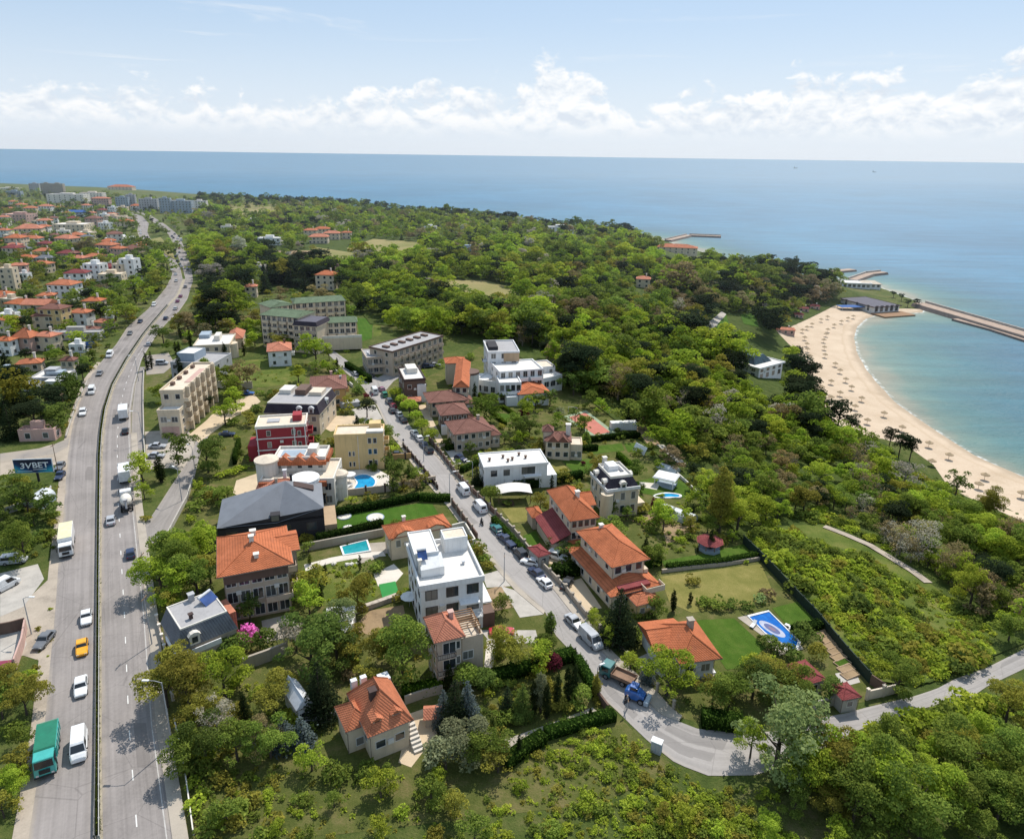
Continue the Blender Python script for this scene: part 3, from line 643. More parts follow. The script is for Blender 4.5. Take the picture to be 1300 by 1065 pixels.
class Block:
    def __init__(s, b, A, B, D, h, base=0.0, wall='cream', over=0.0, floors=None, M=None, dims=None, wallname='wall'):
        s.b, s.h = b, h
        if M is None:
            pa, pb = at(*A, h + base), at(*B, h + base); pd = at(*D, h + base) if isinstance(D, tuple) else pa
            g = (ht(pa.x, pa.y) + ht(pb.x, pb.y) + ht(pd.x, pd.y)) / 3 if b.ground is None else b.ground
            if b.ground is None: b.ground = g
            z = g + h + base
            pa, pb, pd = plane(*A, z), plane(*B, z), plane(*(D if isinstance(D, tuple) else A), z)
            ux = (pb - pa); W0 = ux.length; ux.normalize(); uy = Vector((-ux.y, ux.x, 0))
            dep = (pd - pa).dot(uy) if isinstance(D, tuple) else D
            if dep < 0: uy = -uy; dep = -dep
            if ux.cross(uy).z < 0: ux, pa = -ux, pb
            dep = max(dep, 2.0)
            c = pa + ux * (W0 / 2) + uy * (dep / 2)
            s.W, s.D = max(W0 - 2 * over, 1.5), max(dep - 2 * over, 1.5)
            s.M = Matrix.Translation((c.x, c.y, g + base)) @ Matrix.Rotation(math.atan2(ux.y, ux.x), 4, 'Z')
            mask_poly([(s.M @ Vector((a * s.W / 2, q * s.D / 2, 0)))[:2] for a, q in ((-1, -1), (1, -1), (1, 1), (-1, 1))], 1.2)
        else:
            s.M = M; s.W, s.D = dims
        if b.root is None: b.place(s)
        s.wall = wm(wall) if isinstance(wall, str) else wall
        s.fl = floors or max(1, int(round(h / 3.0)))
        mb = MB(); mb.box(-s.W / 2, s.W / 2, -s.D / 2, s.D / 2, -2.0 if base == 0 else 0.0, h)
        s.part(wallname, mb, s.wall)
    def part(s, name, mb, mats, parent=None, label=None, **k):
        me = mb.mesh(name, **k) if isinstance(mb, MB) else mb
        o = link(name, me, None, None, mats)
        if parent is not None: o.parent = parent
        else:
            o.parent = s.b.root; o.matrix_basis = s.b.inv @ s.M
        if label: o['label'] = label
        return o
    def box(s, name, x0, x1, y0, y1, z0, z1, mat, parent=None, **k):
        mb = MB(); mb.box(x0 * s.W, x1 * s.W, y0 * s.D, y1 * s.D, z0, z1); return s.part(name, mb, wm(mat) if isinstance(mat, str) and mat in C_ else mat, parent, **k)
    def face(s, f):
        return {'f': (0, -s.D / 2, 0.0, s.W), 'b': (0, s.D / 2, pi, s.W), 'r': (s.W / 2, 0, pi / 2, s.D), 'l': (-s.W / 2, 0, -pi / 2, s.D)}[f]
    def win(s, f, u, z, w=1.2, h=1.4, style='cross', mat=None, name='window'):
        x, y, a, wd = s.face(f)
        L = Matrix.Translation((x, y, 0)) @ Matrix.Rotation(a, 4, 'Z') @ Matrix.Translation((u, 0, z))
        fm, pm = window_meshes(w, h, style)
        o = bpy.data.objects.new(name, fm); col.objects.link(o); o.parent = s.b.root; o.matrix_basis = s.b.inv @ s.M @ L
        if not fm.materials: fm.materials.append(FRAME)
        if mat is not None: o.material_slots[0].link = 'OBJECT'; o.material_slots[0].material = mat
        p = bpy.data.objects.new('pane', pm); col.objects.link(p); p.parent = o
        if not pm.materials: pm.materials.append(GLASS)
        return o
    def aircon(s, f, u, z):
        x, y, a, wd = s.face(f); mb = MB(); mb.box(-.42, .42, -.36, -.05, 0, .62); mb.box(-.36, -.3, -.3, -.02, -.12, -.002); mb.box(.3, .36, -.3, -.02, -.12, -.002)
        o = link('air_conditioner', mb.mesh('air_conditioner'), s.b.root, None, FRAME); o.matrix_basis = s.b.inv @ s.M @ Matrix.Translation((x, y, 0)) @ Matrix.Rotation(a, 4, 'Z') @ Matrix.Translation((u, 0, z))
    def windows(s, faces='frl', n=None, w=1.2, h=1.4, sp=3.1, mat=None, zs=None, style='cross', z0=0.9):
        for f in faces:
            wd = s.face(f)[3]; k = n if n is not None else max(1, int((wd - 0.6) / sp))
            for i in range(k):
                u = (i + 0.5) / k * wd - wd / 2
                if s.b.detail and f in 'fl' and i % 3 == 1 and k > 1: s.aircon(f, u - wd / k * .5, (zs or [s.h * .5 + .3])[-1] + .2)
                for z in (zs or [q * s.h / s.fl + z0 for q in range(s.fl)]): s.win(f, u, z, min(w, wd / k * 0.75), h, style, mat)
        return s
    def balcony(s, f, u, z, w=3.0, d=1.3, rail=None, solid=False):
        x, y, a, wd = s.face(f); L = Matrix.Translation((x, y, 0)) @ Matrix.Rotation(a, 4, 'Z') @ Matrix.Translation((u, 0, z))
        mb = MB(); mb.box(-w / 2, w / 2, -d, 0.0, -0.16, 0)
        o = link('balcony', mb.mesh('balcony'), s.b.root, None, s.wall); o.matrix_basis = s.b.inv @ s.M @ L
        mb = MB()
        if solid:
            for q in ((-w / 2, w / 2, -d, -d + .12), (-w / 2, -w / 2 + .12, -d + .12, 0), (w / 2 - .12, w / 2, -d + .12, 0)): mb.box(*q, 0.002, 0.95)
        else:
            for q in ((-w / 2, w / 2, -d, -d + .06), (-w / 2, -w / 2 + .06, -d + .06, 0), (w / 2 - .06, w / 2, -d + .06, 0)): mb.box(*q, 0.85, 0.93); mb.box(*q, 0.1, 0.15)
            k = int(w / 0.35)
            for i in range(k + 1): mb.box(-w / 2 + w * i / k - .02 if i else -w / 2, -w / 2 + w * i / k + .02, -d, -d + .04, 0.002, 0.85)
        link('railing', mb.mesh('railing'), o, None, rail or (s.wall if solid else DFRAME))
        return o
    def parapet(s, hp=0.7, mat=None, roof='flatcream', t_=0.25, over=0.0):
        w_, d_ = s.W / 2 + over, s.D / 2 + over; mb = MB()
        if over: mb.box(-w_, w_, -d_, d_, s.h - 0.25, s.h + 0.02)
        for q in ((-w_, w_, -d_, -d_ + t_), (-w_, w_, d_ - t_, d_), (-w_, -w_ + t_, -d_ + t_, d_ - t_), (w_ - t_, w_, -d_ + t_, d_ - t_)): mb.box(*q, s.h + (0.0 if not over else 0.021), s.h + hp)
        s.part('parapet', mb, wm(mat) if isinstance(mat, str) else (mat or s.wall))
        mb = MB(); mb.box(-w_ + t_, w_ - t_, -d_ + t_, d_ - t_, s.h + 0.03, s.h + 0.1)
        return s.part('roof', mb, wm(roof) if isinstance(roof, str) else roof)
    def hip(s, tile='orange', rise=2.4, over=0.7, ridge=None, z=None, shift=0.0, gable=None, name='roof', soffit=True):
        """hipped roof; ridge = its length as a share of the long side; gable='x' or 'y' closes the ends upright"""
        z = s.h if z is None else z; w_, d_ = s.W / 2 + over, s.D / 2 + over; th = 0.16
        mb = MB(); b = [(-w_, -d_), (w_, -d_), (w_, d_), (-w_, d_)]
        mb.frustum([(x, y, z - 0.02) for x, y in b], [(x, y, z + th) for x, y in b])
        zr = z + th + rise
        if gable == 'x': r = [(-w_, 0, zr), (w_, 0, zr)]; fs = [(0, 1, 5, 4), (2, 3, 4, 5), (1, 2, 5), (3, 0, 4)]
        elif gable == 'y': r = [(0, -d_, zr), (0, d_, zr)]; fs = [(1, 2, 5, 4), (3, 0, 4, 5), (0, 1, 4), (2, 3, 5)]
        elif w_ >= d_:
            k = (w_ - d_) if ridge is None else ridge * w_; r = [(-k + shift * w_, 0, zr), (k + shift * w_, 0, zr)]; fs = [(0, 1, 5, 4), (2, 3, 4, 5), (1, 2, 5), (3, 0, 4)]
        else:
            k = (d_ - w_) if ridge is None else ridge * d_; r = [(0, -k + shift * d_, zr), (0, k + shift * d_, zr)]; fs = [(1, 2, 5, 4), (3, 0, 4, 5), (0, 1, 4), (2, 3, 5)]
        mb.add([(x, y, z + th + 0.004) for x, y in b] + r, fs)
        o = s.part(name, mb, [TILE[tile] if isinstance(tile, str) else tile]); s.roof = o; s.rz = z + th
        rc = MB()
        for p, q in ([(r[0], r[1])] + ([] if gable else [(r[i], (*b[j], z + th)) for i, j in (((0, 0), (0, 3), (1, 1), (1, 2)) if w_ >= d_ else ((0, 0), (0, 1), (1, 2), (1, 3)))])):
            if (Vector(p) - Vector(q)).length > 0.3: rc.tube(p, q, 0.11, n=5)
        if s.b.detail:
            gt = MB()
            for i in range(4): p, q = b[i], b[(i + 1) % 4]; gt.tube((*p, z + .04), (*q, z + .04), .075, n=5)
            for x, y in b[:2]: gt.tube((x * .97, y * .985, z - .1), (x * (s.W / 2 + .06) / w_, y * (s.D / 2 + .06) / d_, z - .6), .05, n=5); gt.tube((x * (s.W / 2 + .06) / w_, y * (s.D / 2 + .06) / d_, z - .6), (x * (s.W / 2 + .06) / w_, y * (s.D / 2 + .06) / d_, .1), .05, n=5)
            s.part('gutter', gt, GUTTER)
        if rc.v: s.part('ridge_tile', rc, TILE[tile] if isinstance(tile, str) else tile, parent=o)
        return o
    def chimney(s, fx, fy, zb, zt, w=0.8, mat='offwhite'):
        mb = MB(); x, y = fx * s.W, fy * s.D
        mb.box(x - w / 2, x + w / 2, y - w / 2, y + w / 2, zb, zt); mb.box(x - w / 2 - .12, x + w / 2 + .12, y - w / 2 - .12, y + w / 2 + .12, zt, zt + .14)
        return s.part('chimney', mb, wm(mat), parent=getattr(s, 'roof', None))
    def mansard(s, tile='mansard', rise=2.6, inset=1.1, over=0.35, top='flatgrey', z=None, dorm=None, dsty='cream', para=0.3):
        z = s.h if z is None else z; w_, d_ = s.W / 2 + over, s.D / 2 + over
        b = [(-w_, -d_), (w_, -d_), (w_, d_), (-w_, d_)]; q = [(x * (w_ - inset) / w_, y * (d_ - inset) / d_) for x, y in b]
        mb = MB(); mb.box(-w_, w_, -d_, d_, z - .2, z + .02); s.part('cornice', mb, s.wall)
        mb = MB(); mb.frustum([(x, y, z + .021) for x, y in b], [(x, y, z + rise) for x, y in q])
        o = s.part('roof', mb, TILE[tile]); s.roof = o; s.rz = z
        mb = MB(); a, c = w_ - inset - .2, d_ - inset - .2; mb.box(-a, a, -c, c, z + rise + .002, z + rise + .12); s.part('roof_deck', mb, wm(top) if isinstance(top, str) else top, parent=o)
        if para:
            mb = MB(); a += .2; c += .2
            for r_ in ((-a, a, -c, -c + .2), (-a, a, c - .2, c), (-a, -a + .2, -c + .2, c - .2), (a - .2, a, -c + .2, c - .2)): mb.box(*r_, z + rise + .003, z + rise + para)
            s.part('parapet', mb, wm('offwhite'))
        for f, us in (dorm or {}).items():
            x, y, a, wd = s.face(f)
            for u in us:
                L = Matrix.Translation((x, y, z)) @ Matrix.Rotation(a, 4, 'Z') @ Matrix.Translation((u, 0, 0)); mb = MB()
                mb.frustum([(-.75, -.15, .1), (.75, -.15, .1), (.75, 1.3, .1), (-.75, 1.3, .1)], [(-.75, -.15, 1.75), (.75, -.15, 1.75), (.75, 1.3, 1.75), (-.75, 1.3, 1.75)])
                mb.prism_y([(-.95, 1.75), (.95, 1.75), (.55, 2.2), (0, 2.35), (-.55, 2.2)], -.3, 1.3)
                d = link('dormer', mb.mesh('dormer'), s.b.root, None, wm(dsty)); d.matrix_basis = s.b.inv @ s.M @ L
                p = MB(); p.box(-.42, .42, -.2, -.152, .5, 1.5); link('pane', p.mesh('pane'), d, None, GLASS)
        return o
class Bld:
    def __init__(s, name, label, cat, lm=None, group=None, ground=None):
        s.name, s.label, s.cat, s.lm, s.group, s.root, s.ground = name, label, cat, lm, group, None, ground; s.detail = ground is None
    def place(s, blk):
        s.root = bpy.data.objects.new(s.name, None); col.objects.link(s.root); s.root.empty_display_size = 1
        s.root.matrix_world = blk.M.copy(); s.inv = blk.M.inverted(); tag(s.root, s.label, s.cat, s.group)
        l = blk.M.translation; s.px = proj(l.x, l.y, l.z + blk.h * .5)
        if s.lm: LANDMARKS.append((s.lm, s.px[0], s.px[1]))
    def block(s, A, B, D, h, **k): return Block(s, A, B, D, h, **k)
    def sub(s, k, fx, fy, w, d, z, h, wall=None, rot=0.0):
        """a block standing on or beside block k: centre as a share of k, size in metres"""
        return Block(s, 0, 0, 0, h, base=z, wall=wall or k.wall, M=k.M @ Matrix.Translation((fx * k.W, fy * k.D, z)) @ Matrix.Rotation(rot, 4, 'Z'), dims=(w, d))
SOLARM = glass('solar_panel', (.02, .05, .16), 0.15)
def solar(k, fx, fy, z, w=1.8, rot=0.0):
    """a roof water heater: tilted panel with a tank, part of its building"""
    mb = MB(); M_ = Matrix.Translation((fx * k.W, fy * k.D, z)) @ Matrix.Rotation(rot, 4, 'Z')
    mb.add([M_ @ Vector(p) for p in ((-w / 2, -.8, .1), (w / 2, -.8, .1), (w / 2, .6, 1.1), (-w / 2, .6, 1.1), (-w / 2, -.8, .02), (w / 2, -.8, .02), (w / 2, .6, 1.0), (-w / 2, .6, 1.0))], [(0, 1, 2, 3), (7, 6, 5, 4), (0, 4, 5, 1), (1, 5, 6, 2), (2, 6, 7, 3), (3, 7, 4, 0)])
    o = k.part('solar_panel', mb, SOLARM)
    mb = MB(); mb.tube(M_ @ Vector((-w / 2, .75, 1.15)), M_ @ Vector((w / 2, .75, 1.15)), .25, n=10); mb.tube(M_ @ Vector((-w * .4, .75, 0)), M_ @ Vector((-w * .4, .75, 1.0)), .04); mb.tube(M_ @ Vector((w * .4, .75, 0)), M_ @ Vector((w * .4, .75, 1.0)), .04)
    k.part('tank', mb, wm('metal'), parent=o)

# --- left of the street, from near to far
b = Bld('villa', 'beige house with patchy tiled hip roof, two dormers and outside steps in the lower garden', 'house', 'tiled house in the lower garden')
k = b.block((468, 936), (523, 914), (436, 884), 4.6, wall='cream', over=.35, floors=2)
k.hip('terra', 3.6, .5, shift=.1); k.windows('f', 2, 1.3, 1.1, zs=[1.9]); k.windows('l', 2, 1.0, 1.3, zs=[2.0])
for u in (-.28, .22):
    mb = MB(); x = u * k.W; y = -k.D / 2 + .5; mb.box(x - .6, x + .6, y, y + 1.6, 4.7, 6.1); o = k.part('dormer', mb, k.wall); mb = MB(); mb.box(x - .35, x + .35, y - .03, y - .002, 5.0, 5.9); k.part('pane', mb, GLASS, parent=o)
    mb = MB(); mb.prism_y([(x - .85, 6.1), (x + .85, 6.1), (x, 6.65)], y - .25, y + 2.2); k.part('dormer_roof', mb, TILE['terra'], parent=o)
k.chimney(-.18, -.05, 6.0, 8.3, .9, 'darkbrown')
s2 = b.sub(k, -.62, .12, 3.2, 4.5, 0, 4.0); s2.hip('terra', 1.6, .35); s2.windows('f', 1, 1.0, 1.2)
for x in (-.38, -.12): k.box('roof_box', x - .08, x + .08, .53, .62, 4.9, 6.6, 'white')
mb = MB()
for i in range(7): mb.box(k.W / 2 + .1, k.W / 2 + 1.5, -k.D / 2 - 1.6 + i * .5, -k.D / 2 - 1.1 + i * .5, -1.5, .25 + i * .3)
k.part('steps', mb, WHITEP); k.box('terrace', .5, .72, -.1, .5, -1.5, 2.4, WHITEP)
k.box('parapet', .3, .6, .502, .7, 4.0, 5.2, 'white')

b = Bld('villa', 'three storey beige house with salmon hip roof and pergola terrace beside the red sports car', 'house', 'salmon roofed house with pergola')
k = b.block((552, 817), (590, 808), (543, 784), 9.0, wall='beige', over=.4, floors=3)
k.hip('salmon', 2.0, .5); k.windows('f', 1, 1.9, 1.9, zs=[.6, 3.6, 6.4]); k.windows('l', 2); k.chimney(.32, .1, 9.6, 11.2, .7, 'pink')
for z in (3.3, 6.2): k.balcony('f', -.6, z, 2.8, 1.0)
for z in (1.4, 4.2, 6.9): k.win('f', k.W * .36, z, .55, 1.3, 'plain', wm('offwhite'))
q = b.sub(k, .82, .1, 5.0, k.D * .95, 0, 7.0); q.parapet(.9, 'beige', 'flatcream'); q.windows('f', 1, 1.6, 1.4, zs=[1.0, 4.0]); q.windows('r', 2, 1.3, 1.4)
mb = MB()
for i in range(9): y = -q.D / 2 + .4 + i * (q.D - .8) / 8; mb.box(-q.W / 2 + .3, q.W / 2 - .3, y - .06, y + .06, 9.2, 9.35)
for x in (-q.W / 2 + .4, q.W / 2 - .4):
    mb.box(x - .08, x + .08, -q.D / 2 + .3, q.D / 2 - .3, 9.05, 9.199)
    for y in (-q.D / 2 + .4, 0, q.D / 2 - .4): mb.box(x - .07, x + .07, y - .07, y + .07, 7.1, 9.049)
q.part('pergola', mb, wm('wood'))

b = Bld('villa', 'white modern three storey house with flat roof terraces and solar panel beside the street', 'house', 'white modern house by the street')
k = b.block((534, 748), (613, 735), (512, 696), 9.6, wall='white', floors=3)
k.parapet(.8, 'white', 'flatwhite', .3, .25); k.windows('f', 3, 1.9, 1.7, mat=DFRAME); k.windows('l', 4, 1.1, 1.4, mat=DFRAME); k.windows('r', 2, mat=DFRAME)
q = b.sub(k, -.30, .2, k.W * .36, k.D * .55, 9.7, 2.9); q.parapet(.3, 'white', 'flatwhite', .2, .2); q.windows('f', 1, 1.2, 1.4)
q = b.sub(k, .27, .34, k.W * .4, k.D * .26, 9.7, 2.6); q.parapet(.3, 'white', 'flatcream', .2)
mb = MB(); x0, x1, y0, y1 = -.44 * k.W, -.06 * k.W, -.28 * k.D, -.07 * k.D
mb.frustum([(x0, y0, 9.75), (x1, y0, 9.75), (x1, y1, 9.75), (x0, y1, 9.75)], [(x0, y0, 11.2), (x1, y0, 11.4), (x1, y1, 12.5), (x0, y1, 12.5)]); k.part('stair_house', mb, k.wall)
solar(k, -.38, -.12, 12.3, 1.6); k.chimney(-.44, -.2, 9.7, 12.6, .5); k.chimney(.3, -.1, 9.72, 10.2, .4, 'metal'); k.box('canopy', .1, .42, -.62, -.5, 6.1, 6.35, 'white'); k.balcony('f', k.W * .28, 3.3, 4.0, 1.5, wm('metal'))
k.box('canopy', .5, .72, -.3, .3, 2.7, 3.0, 'white'); k.box('garden_wall', .5, .7, -.5, -.3, -1, 2.6, 'brownwall')

b = Bld('pool_house', 'long cream bungalow with bright orange roof and curved gables between two pools and the lawn', 'house', 'orange roofed bungalow')
k = b.block((494, 685), (573, 669), (487, 668), 5.2, wall='cream', over=.4, floors=2)
k.hip('orange', 1.6, .5); k.windows('f', 4, .9, 1.5, zs=[2.9]); k.windows('l', 1, 1.8, 2.0, zs=[.2]); k.windows('r', 1)
for u in (-.26, .27):
    mb = MB(); x = u * k.W; y = -k.D / 2; mb.prism_y([(x - 2.4, 5.0), (x + 2.4, 5.0), (x + 1.4, 5.9), (x, 6.4), (x - 1.4, 5.9)], y - .45, y + .1); k.part('gable', mb, k.wall)
    mb = MB(); mb.prism_y([(x - 2.9, 5.0), (x - 2.6, 5.0), (x - 1.5, 6.0), (x, 6.5), (x + 1.5, 6.0), (x + 2.6, 5.0), (x + 2.9, 5.0), (x + 1.6, 6.2), (x, 6.72), (x - 1.6, 6.2)], y - .6, y + 2.6); k.part('gable_roof', mb, TILE['orange'], parent=k.roof)
k.chimney(-.2, .2, 5.8, 7.6, .6, 'offwhite')

b = Bld('mansion', 'grey mansard house with blue solar panel on its flat roof beside the highway', 'house', 'grey mansard house')
k = b.block((226, 828), (302, 797), (216, 786), 4.2, wall='stone', over=.2, floors=1)
k.mansard('slate', 2.9, 1.0, .2, 'flatgrey', dorm={'f': [-.22 * k.W]}, dsty='offwhite', para=.25); k.windows('l', 2); k.windows('f', 3, z0=1.1); solar(k, .25, .12, 7.2, 2.6, .5); k.chimney(.02, .35, 6.8, 8.4, .8, 'grey'); k.chimney(-.16, -.2, 6.9, 8.0, .5, 'darkbrown')
k.box('ledge', -.56, .2, -.58, -.5, -1, 3.1, 'stone'); k.box('balustrade', -.56, .2, -.58, -.56, 3.1, 4.0, 'white'); k.box('balustrade', -.56, -.54, -.56, .1, 3.1, 4.0, 'white'); k.box('porch', .5, .62, -.2, .3, -1, 5.4, TILE['salmon'])

b = Bld('shed', 'small white garden building with pale grey pitched roof behind the dark spruce', 'shed', 'small white garden building')
k = b.block((377, 902), (396, 893), (369, 868), 3.0, wall='white', over=.2); k.hip(wm('metal'), 1.3, .35, gable='y'); k.windows('f', 1, .9, .9, zs=[1.1])
b = Bld('garage', 'low building with plain white flat roof beside the overgrown lot', 'garage', 'white flat roofed garage')
k = b.block((409, 806), (447, 803), (405, 773), 3.0, wall='offwhite'); k.parapet(.2, 'white', 'flatwhite', .2); k.windows('fr', 2, 1.0, 1.0, zs=[1.2])

b = Bld('apartment_house', 'beige three storey house with big orange hip roof, four chimneys and painted eaves shade', 'house', 'house with big orange hip roof')
k = b.block((276, 734), (372, 716), (277, 683), 9.6, wall='beige', over=.9, floors=3)
k.hip('orange', 2.5, 1.0, ridge=.18, shift=.02); k.windows('f', 5, 1.6, 2.0, z0=.5, mat=FRAME); k.windows('l', 3); k.windows('r', 3)
k.box('eaves_shade', -.502, .502, -.508, -.5, 7.5, 9.55, 'brownwall')  # brown strip standing in for the shadow under the roof overhang
for fx, fy, z in ((.0, .42, 11.0), (.02, .12, 12.9), (-.02, -.08, 13.2), (.03, -.36, 11.4)): k.chimney(fx, fy, 10.0, z, .75, 'offwhite')
q = b.sub(k, .53, .12, 3.0, 6.0, 0, 9.4); q.hip('orange', 1.2, .7, gable='x'); q.windows('r', 2); k.balcony('f', k.W * .33, 3.2, 4.5, 1.2, solid=True); k.balcony('r', -2, 3.2, 3.5, 1.6, solid=True); k.balcony('r', -2, 6.4, 3.5, 1.6, solid=True)

b = Bld('villa', 'modern house clad in dark slate with faceted grey roof and a roof opening', 'house', 'dark slate house')
k = b.block((275, 671), (412, 654), (276, 636), 4.6, wall='dark', over=.1, floors=1)
mb = MB(); w_, d_ = k.W / 2 + .1, k.D / 2 + .1
P = [(-w_, -d_, 4.6), (.1 * w_, -d_, 4.2), (w_, -d_, 6.4), (w_, d_, 6.2), (-w_, d_, 4.9), (.28 * w_, .35 * d_, 9.6)]
mb.add(P, [(0, 1, 5), (1, 2, 5), (2, 3, 5), (3, 4, 5), (4, 0, 5), (4, 3, 2, 1, 0)])
SL = vary('slate_roof', (.17, .18, .20), .5, .12, .5, 6, obj=True); k.roof = k.part('roof', mb, SL)
mb = MB(); mb.add([(-w_ + .1, -d_ + .1, 4.0), (w_ - .1, -d_ + .1, 4.0), (w_ - .1, d_ - .1, 4.0), (-w_ + .1, d_ - .1, 4.0)] + [(-w_ + .1, -d_ + .1, 4.55), (w_ - .1, -d_ + .1, 6.3), (w_ - .1, d_ - .1, 6.1), (-w_ + .1, d_ - .1, 4.8)], [(0, 1, 5, 4), (1, 2, 6, 5), (2, 3, 7, 6), (3, 0, 4, 7)]); k.part('upper_wall', mb, k.wall)
k.windows('f', 4, 2.0, 1.8, mat=DFRAME, zs=[1.5]); mb = MB(); mb.box(-.02 * w_ , .16 * w_, -d_ * .98, -d_ * .7, 4.4, 5.9); o = k.part('dormer', mb, k.wall); mb = MB(); mb.box(.0, .14 * w_, -d_ * .98 - .05, -d_ * .98 - .003, 4.6, 5.8); k.part('pane', mb, GLASS, parent=o)
M_ = Matrix.Translation((.63 * w_, .28 * d_, 8.0)) @ Matrix.Rotation(R(20), 4, 'Y'); mb = MB(); mb.box(-2.2, 2.2, -1.2, 1.2, 0.05, .25, M_); k.part('roof_opening', mb, wm('darkbrown'), parent=k.roof)
k.chimney(.2, .3, 8.6, 10.2, .5, 'dark'); k.box('deck', .5, .62, -.5, .2, -1, 2.2, 'palewood')

b = Bld('villa', 'low house with salmon hip roof and brown annex behind the dark slate house', 'house', 'salmon roofed house behind the slate house')
k = b.block((322, 630), (388, 626), (322, 612), 5.0, wall='brownwall', over=.4); k.hip('salmon', 2.0, .5, ridge=.2, shift=.05); k.chimney(.05, .3, 6.2, 8.4, .7, 'metal'); k.chimney(-.1, -.1, 6.0, 7.6, .6, 'stone'); k.windows('fr', 3)
q = b.sub(k, -.66, -.12, 3.4, 4.0, 0, 3.6, wm('brownwall')); q.parapet(.2, 'brownwall', 'pink', .2)

b = Bld('mansion', 'large cream villa with roof terraces and round towers beside the kidney shaped pool', 'house', 'cream villa with terraces')
k = b.block((330, 612), (424, 610), (331, 586), 6.4, wall='offwhite', floors=2); k.parapet(.6, 'offwhite', 'flatcream', .3)
k.windows('f', 6, 1.4, 1.7); k.windows('r', 3); k.box('skirt_roof', -.51, .4, -.56, -.5, 5.3, 6.5, TILE['terra'])
q = b.sub(k, -.02, .25, k.W * .72, k.D * .6, 6.5, 3.0, wm('offwhite')); q.parapet(.7, 'offwhite', 'flatwhite', .3); q.box('skirt_roof', -.52, .52, -.62, -.5, 1.9, 2.9, TILE['orange']); q.box('skirt_roof', .5, .56, -.4, .5, 2.0, 3.0, TILE['orange']); q.box('roof_hut', .12, .3, -.1, .4, 3.1, 4.6, 'offwhite'); q.box('roof_terrace', -.4, .05, -.3, .3, 3.11, 3.2, 'bluegrey'); q.windows('f', 5, 1.0, 1.3)
for u in (-.28, .0, .26):
    mb = MB(); x = u * q.W; y = -q.D / 2; mb.prism_y([(x - 1.5, 2.9), (x + 1.5, 2.9), (x, 4.2)], y - .8, y + 1.5); q.part('gable_roof', mb, TILE['terra'])
mb = MB(); mb.cyl(-k.W * .46, -k.D * .1, -1, 9.6, 2.5, n=20); o = k.part('tower', mb, wm('offwhite')); mb = MB(); mb.cyl(-k.W * .46, -k.D * .1, 9.6, 10.1, 2.8, 2.8, 20); mb.cyl(-k.W * .46, -k.D * .1, 10.1, 10.9, 2.6, .2, 20); k.part('dome', mb, wm('flatcream'), parent=o)
mb = MB(); mb.cyl(k.W * .12, -k.D * .55, -1, 6.9, 3.0, n=20); o = k.part('tower', mb, wm('offwhite')); mb = MB(); mb.cyl(k.W * .12, -k.D * .55, 6.9, 7.7, 3.2, 3.2, 20); k.part('balustrade', mb, wm('white'), parent=o)
mb = MB(); mb.cyl(k.W * .53, -k.D * .1, -1, 5.9, 1.7, n=16); o = k.part('tower', mb, wm('offwhite')); mb = MB(); mb.cyl(k.W * .53, -k.D * .1, 5.9, 6.3, 2.1, 1.9, 16); mb.cyl(k.W * .53, -k.D * .1, 6.3, 6.9, 1.5, .3, 16); k.part('dome', mb, wm('flatcream'), parent=o)
k.win('f', k.W * .3, .6, 2.6, 2.6, 'cross', wm('ochre')); k.balcony('r', -1, 3.2, 4, 1.5, solid=True)

b = Bld('villa', 'crimson red three storey house with white flat roof and white trim', 'house', 'crimson house')
k = b.block((324, 544), (388, 540), (325, 530), 9.6, wall='red', floors=3); k.parapet(.5, 'offwhite', 'flatcream', .35, .1); k.windows('f', 2, .9, 1.4); k.win('f', k.W * .36, 3.9, .7, 1.2); k.win('f', k.W * .36, 7.0, .7, 1.2); k.windows('r', 2); k.windows('l', 2)
for z in (3.2, 6.4): k.box('string_course', -.505, .505, -.507, -.5, z, z + .3, 'white')
for x in (-.49, .25, .47): k.box('pilaster', x, x + .02, -.508, -.501, -.5, 3.19, 'white'); k.box('pilaster', x, x + .02, -.508, -.501, 3.51, 6.39, 'white'); k.box('pilaster', x, x + .02, -.508, -.501, 6.71, 9.3, 'white')
k.box('roof_hut', .22, .4, -.1, .3, 9.6, 11.4, 'red'); k.box('annex', -.7, -.5, -.4, .4, -1, 4.4, 'red'); k.balcony('r', 0, 3.2, 3.5, 1.4, solid=True); k.balcony('r', 0, 6.4, 3.5, 1.4, solid=True); k.box('skylight', -.3, -.05, -.1, .2, 9.72, 9.95, 'grey')

b = Bld('mansion', 'cream house with dark purple mansard roof and arched white dormers behind the crimson house', 'house', 'purple mansard house')
k = b.block((336, 524), (405, 526), (337, 500), 6.2, wall='cream', floors=2); k.mansard('mansard', 2.6, 1.0, .3, 'flatgrey', dorm={'f': [k.W * .14, k.W * .36], 'r': [0]}, dsty='white'); k.windows('f', 5); k.windows('r', 3)
k.box('roof_hut', -.1, .1, .0, .35, 8.9, 10.6, 'brownwall'); k.box('roof_hut', .16, .4, .0, .3, 8.9, 10.0, 'flatcream'); k.box('roof_hut', -.42, -.2, .05, .35, 8.9, 10.2, 'offwhite')
b = Bld('villa', 'ochre house with brown hip roof and a chimney above the yard', 'house', 'ochre brown roofed house')
k = b.block((394, 496), (440, 493), (396, 479), 6.0, wall='ochre', over=.4); k.hip('brown', 1.9, .7); k.windows('frl', 2); k.chimney(.1, .3, 6.6, 8.6, .7, 'pink'); k.balcony('r', 0, 3.0, 3, 1.3, solid=True); k.chimney(.38, .1, 6.3, 7.6, .6, 'grey')
b = Bld('apartment_house', 'yellow three storey block with flat pale roof above the kidney shaped pool', 'house', 'yellow block')
k = b.block((424, 554), (486, 552), (425, 542), 9.4, wall='yellow', floors=3); k.parapet(.5, 'yellow', 'flatcream', .3, .1); k.windows('r', 2); k.windows('l', 2)
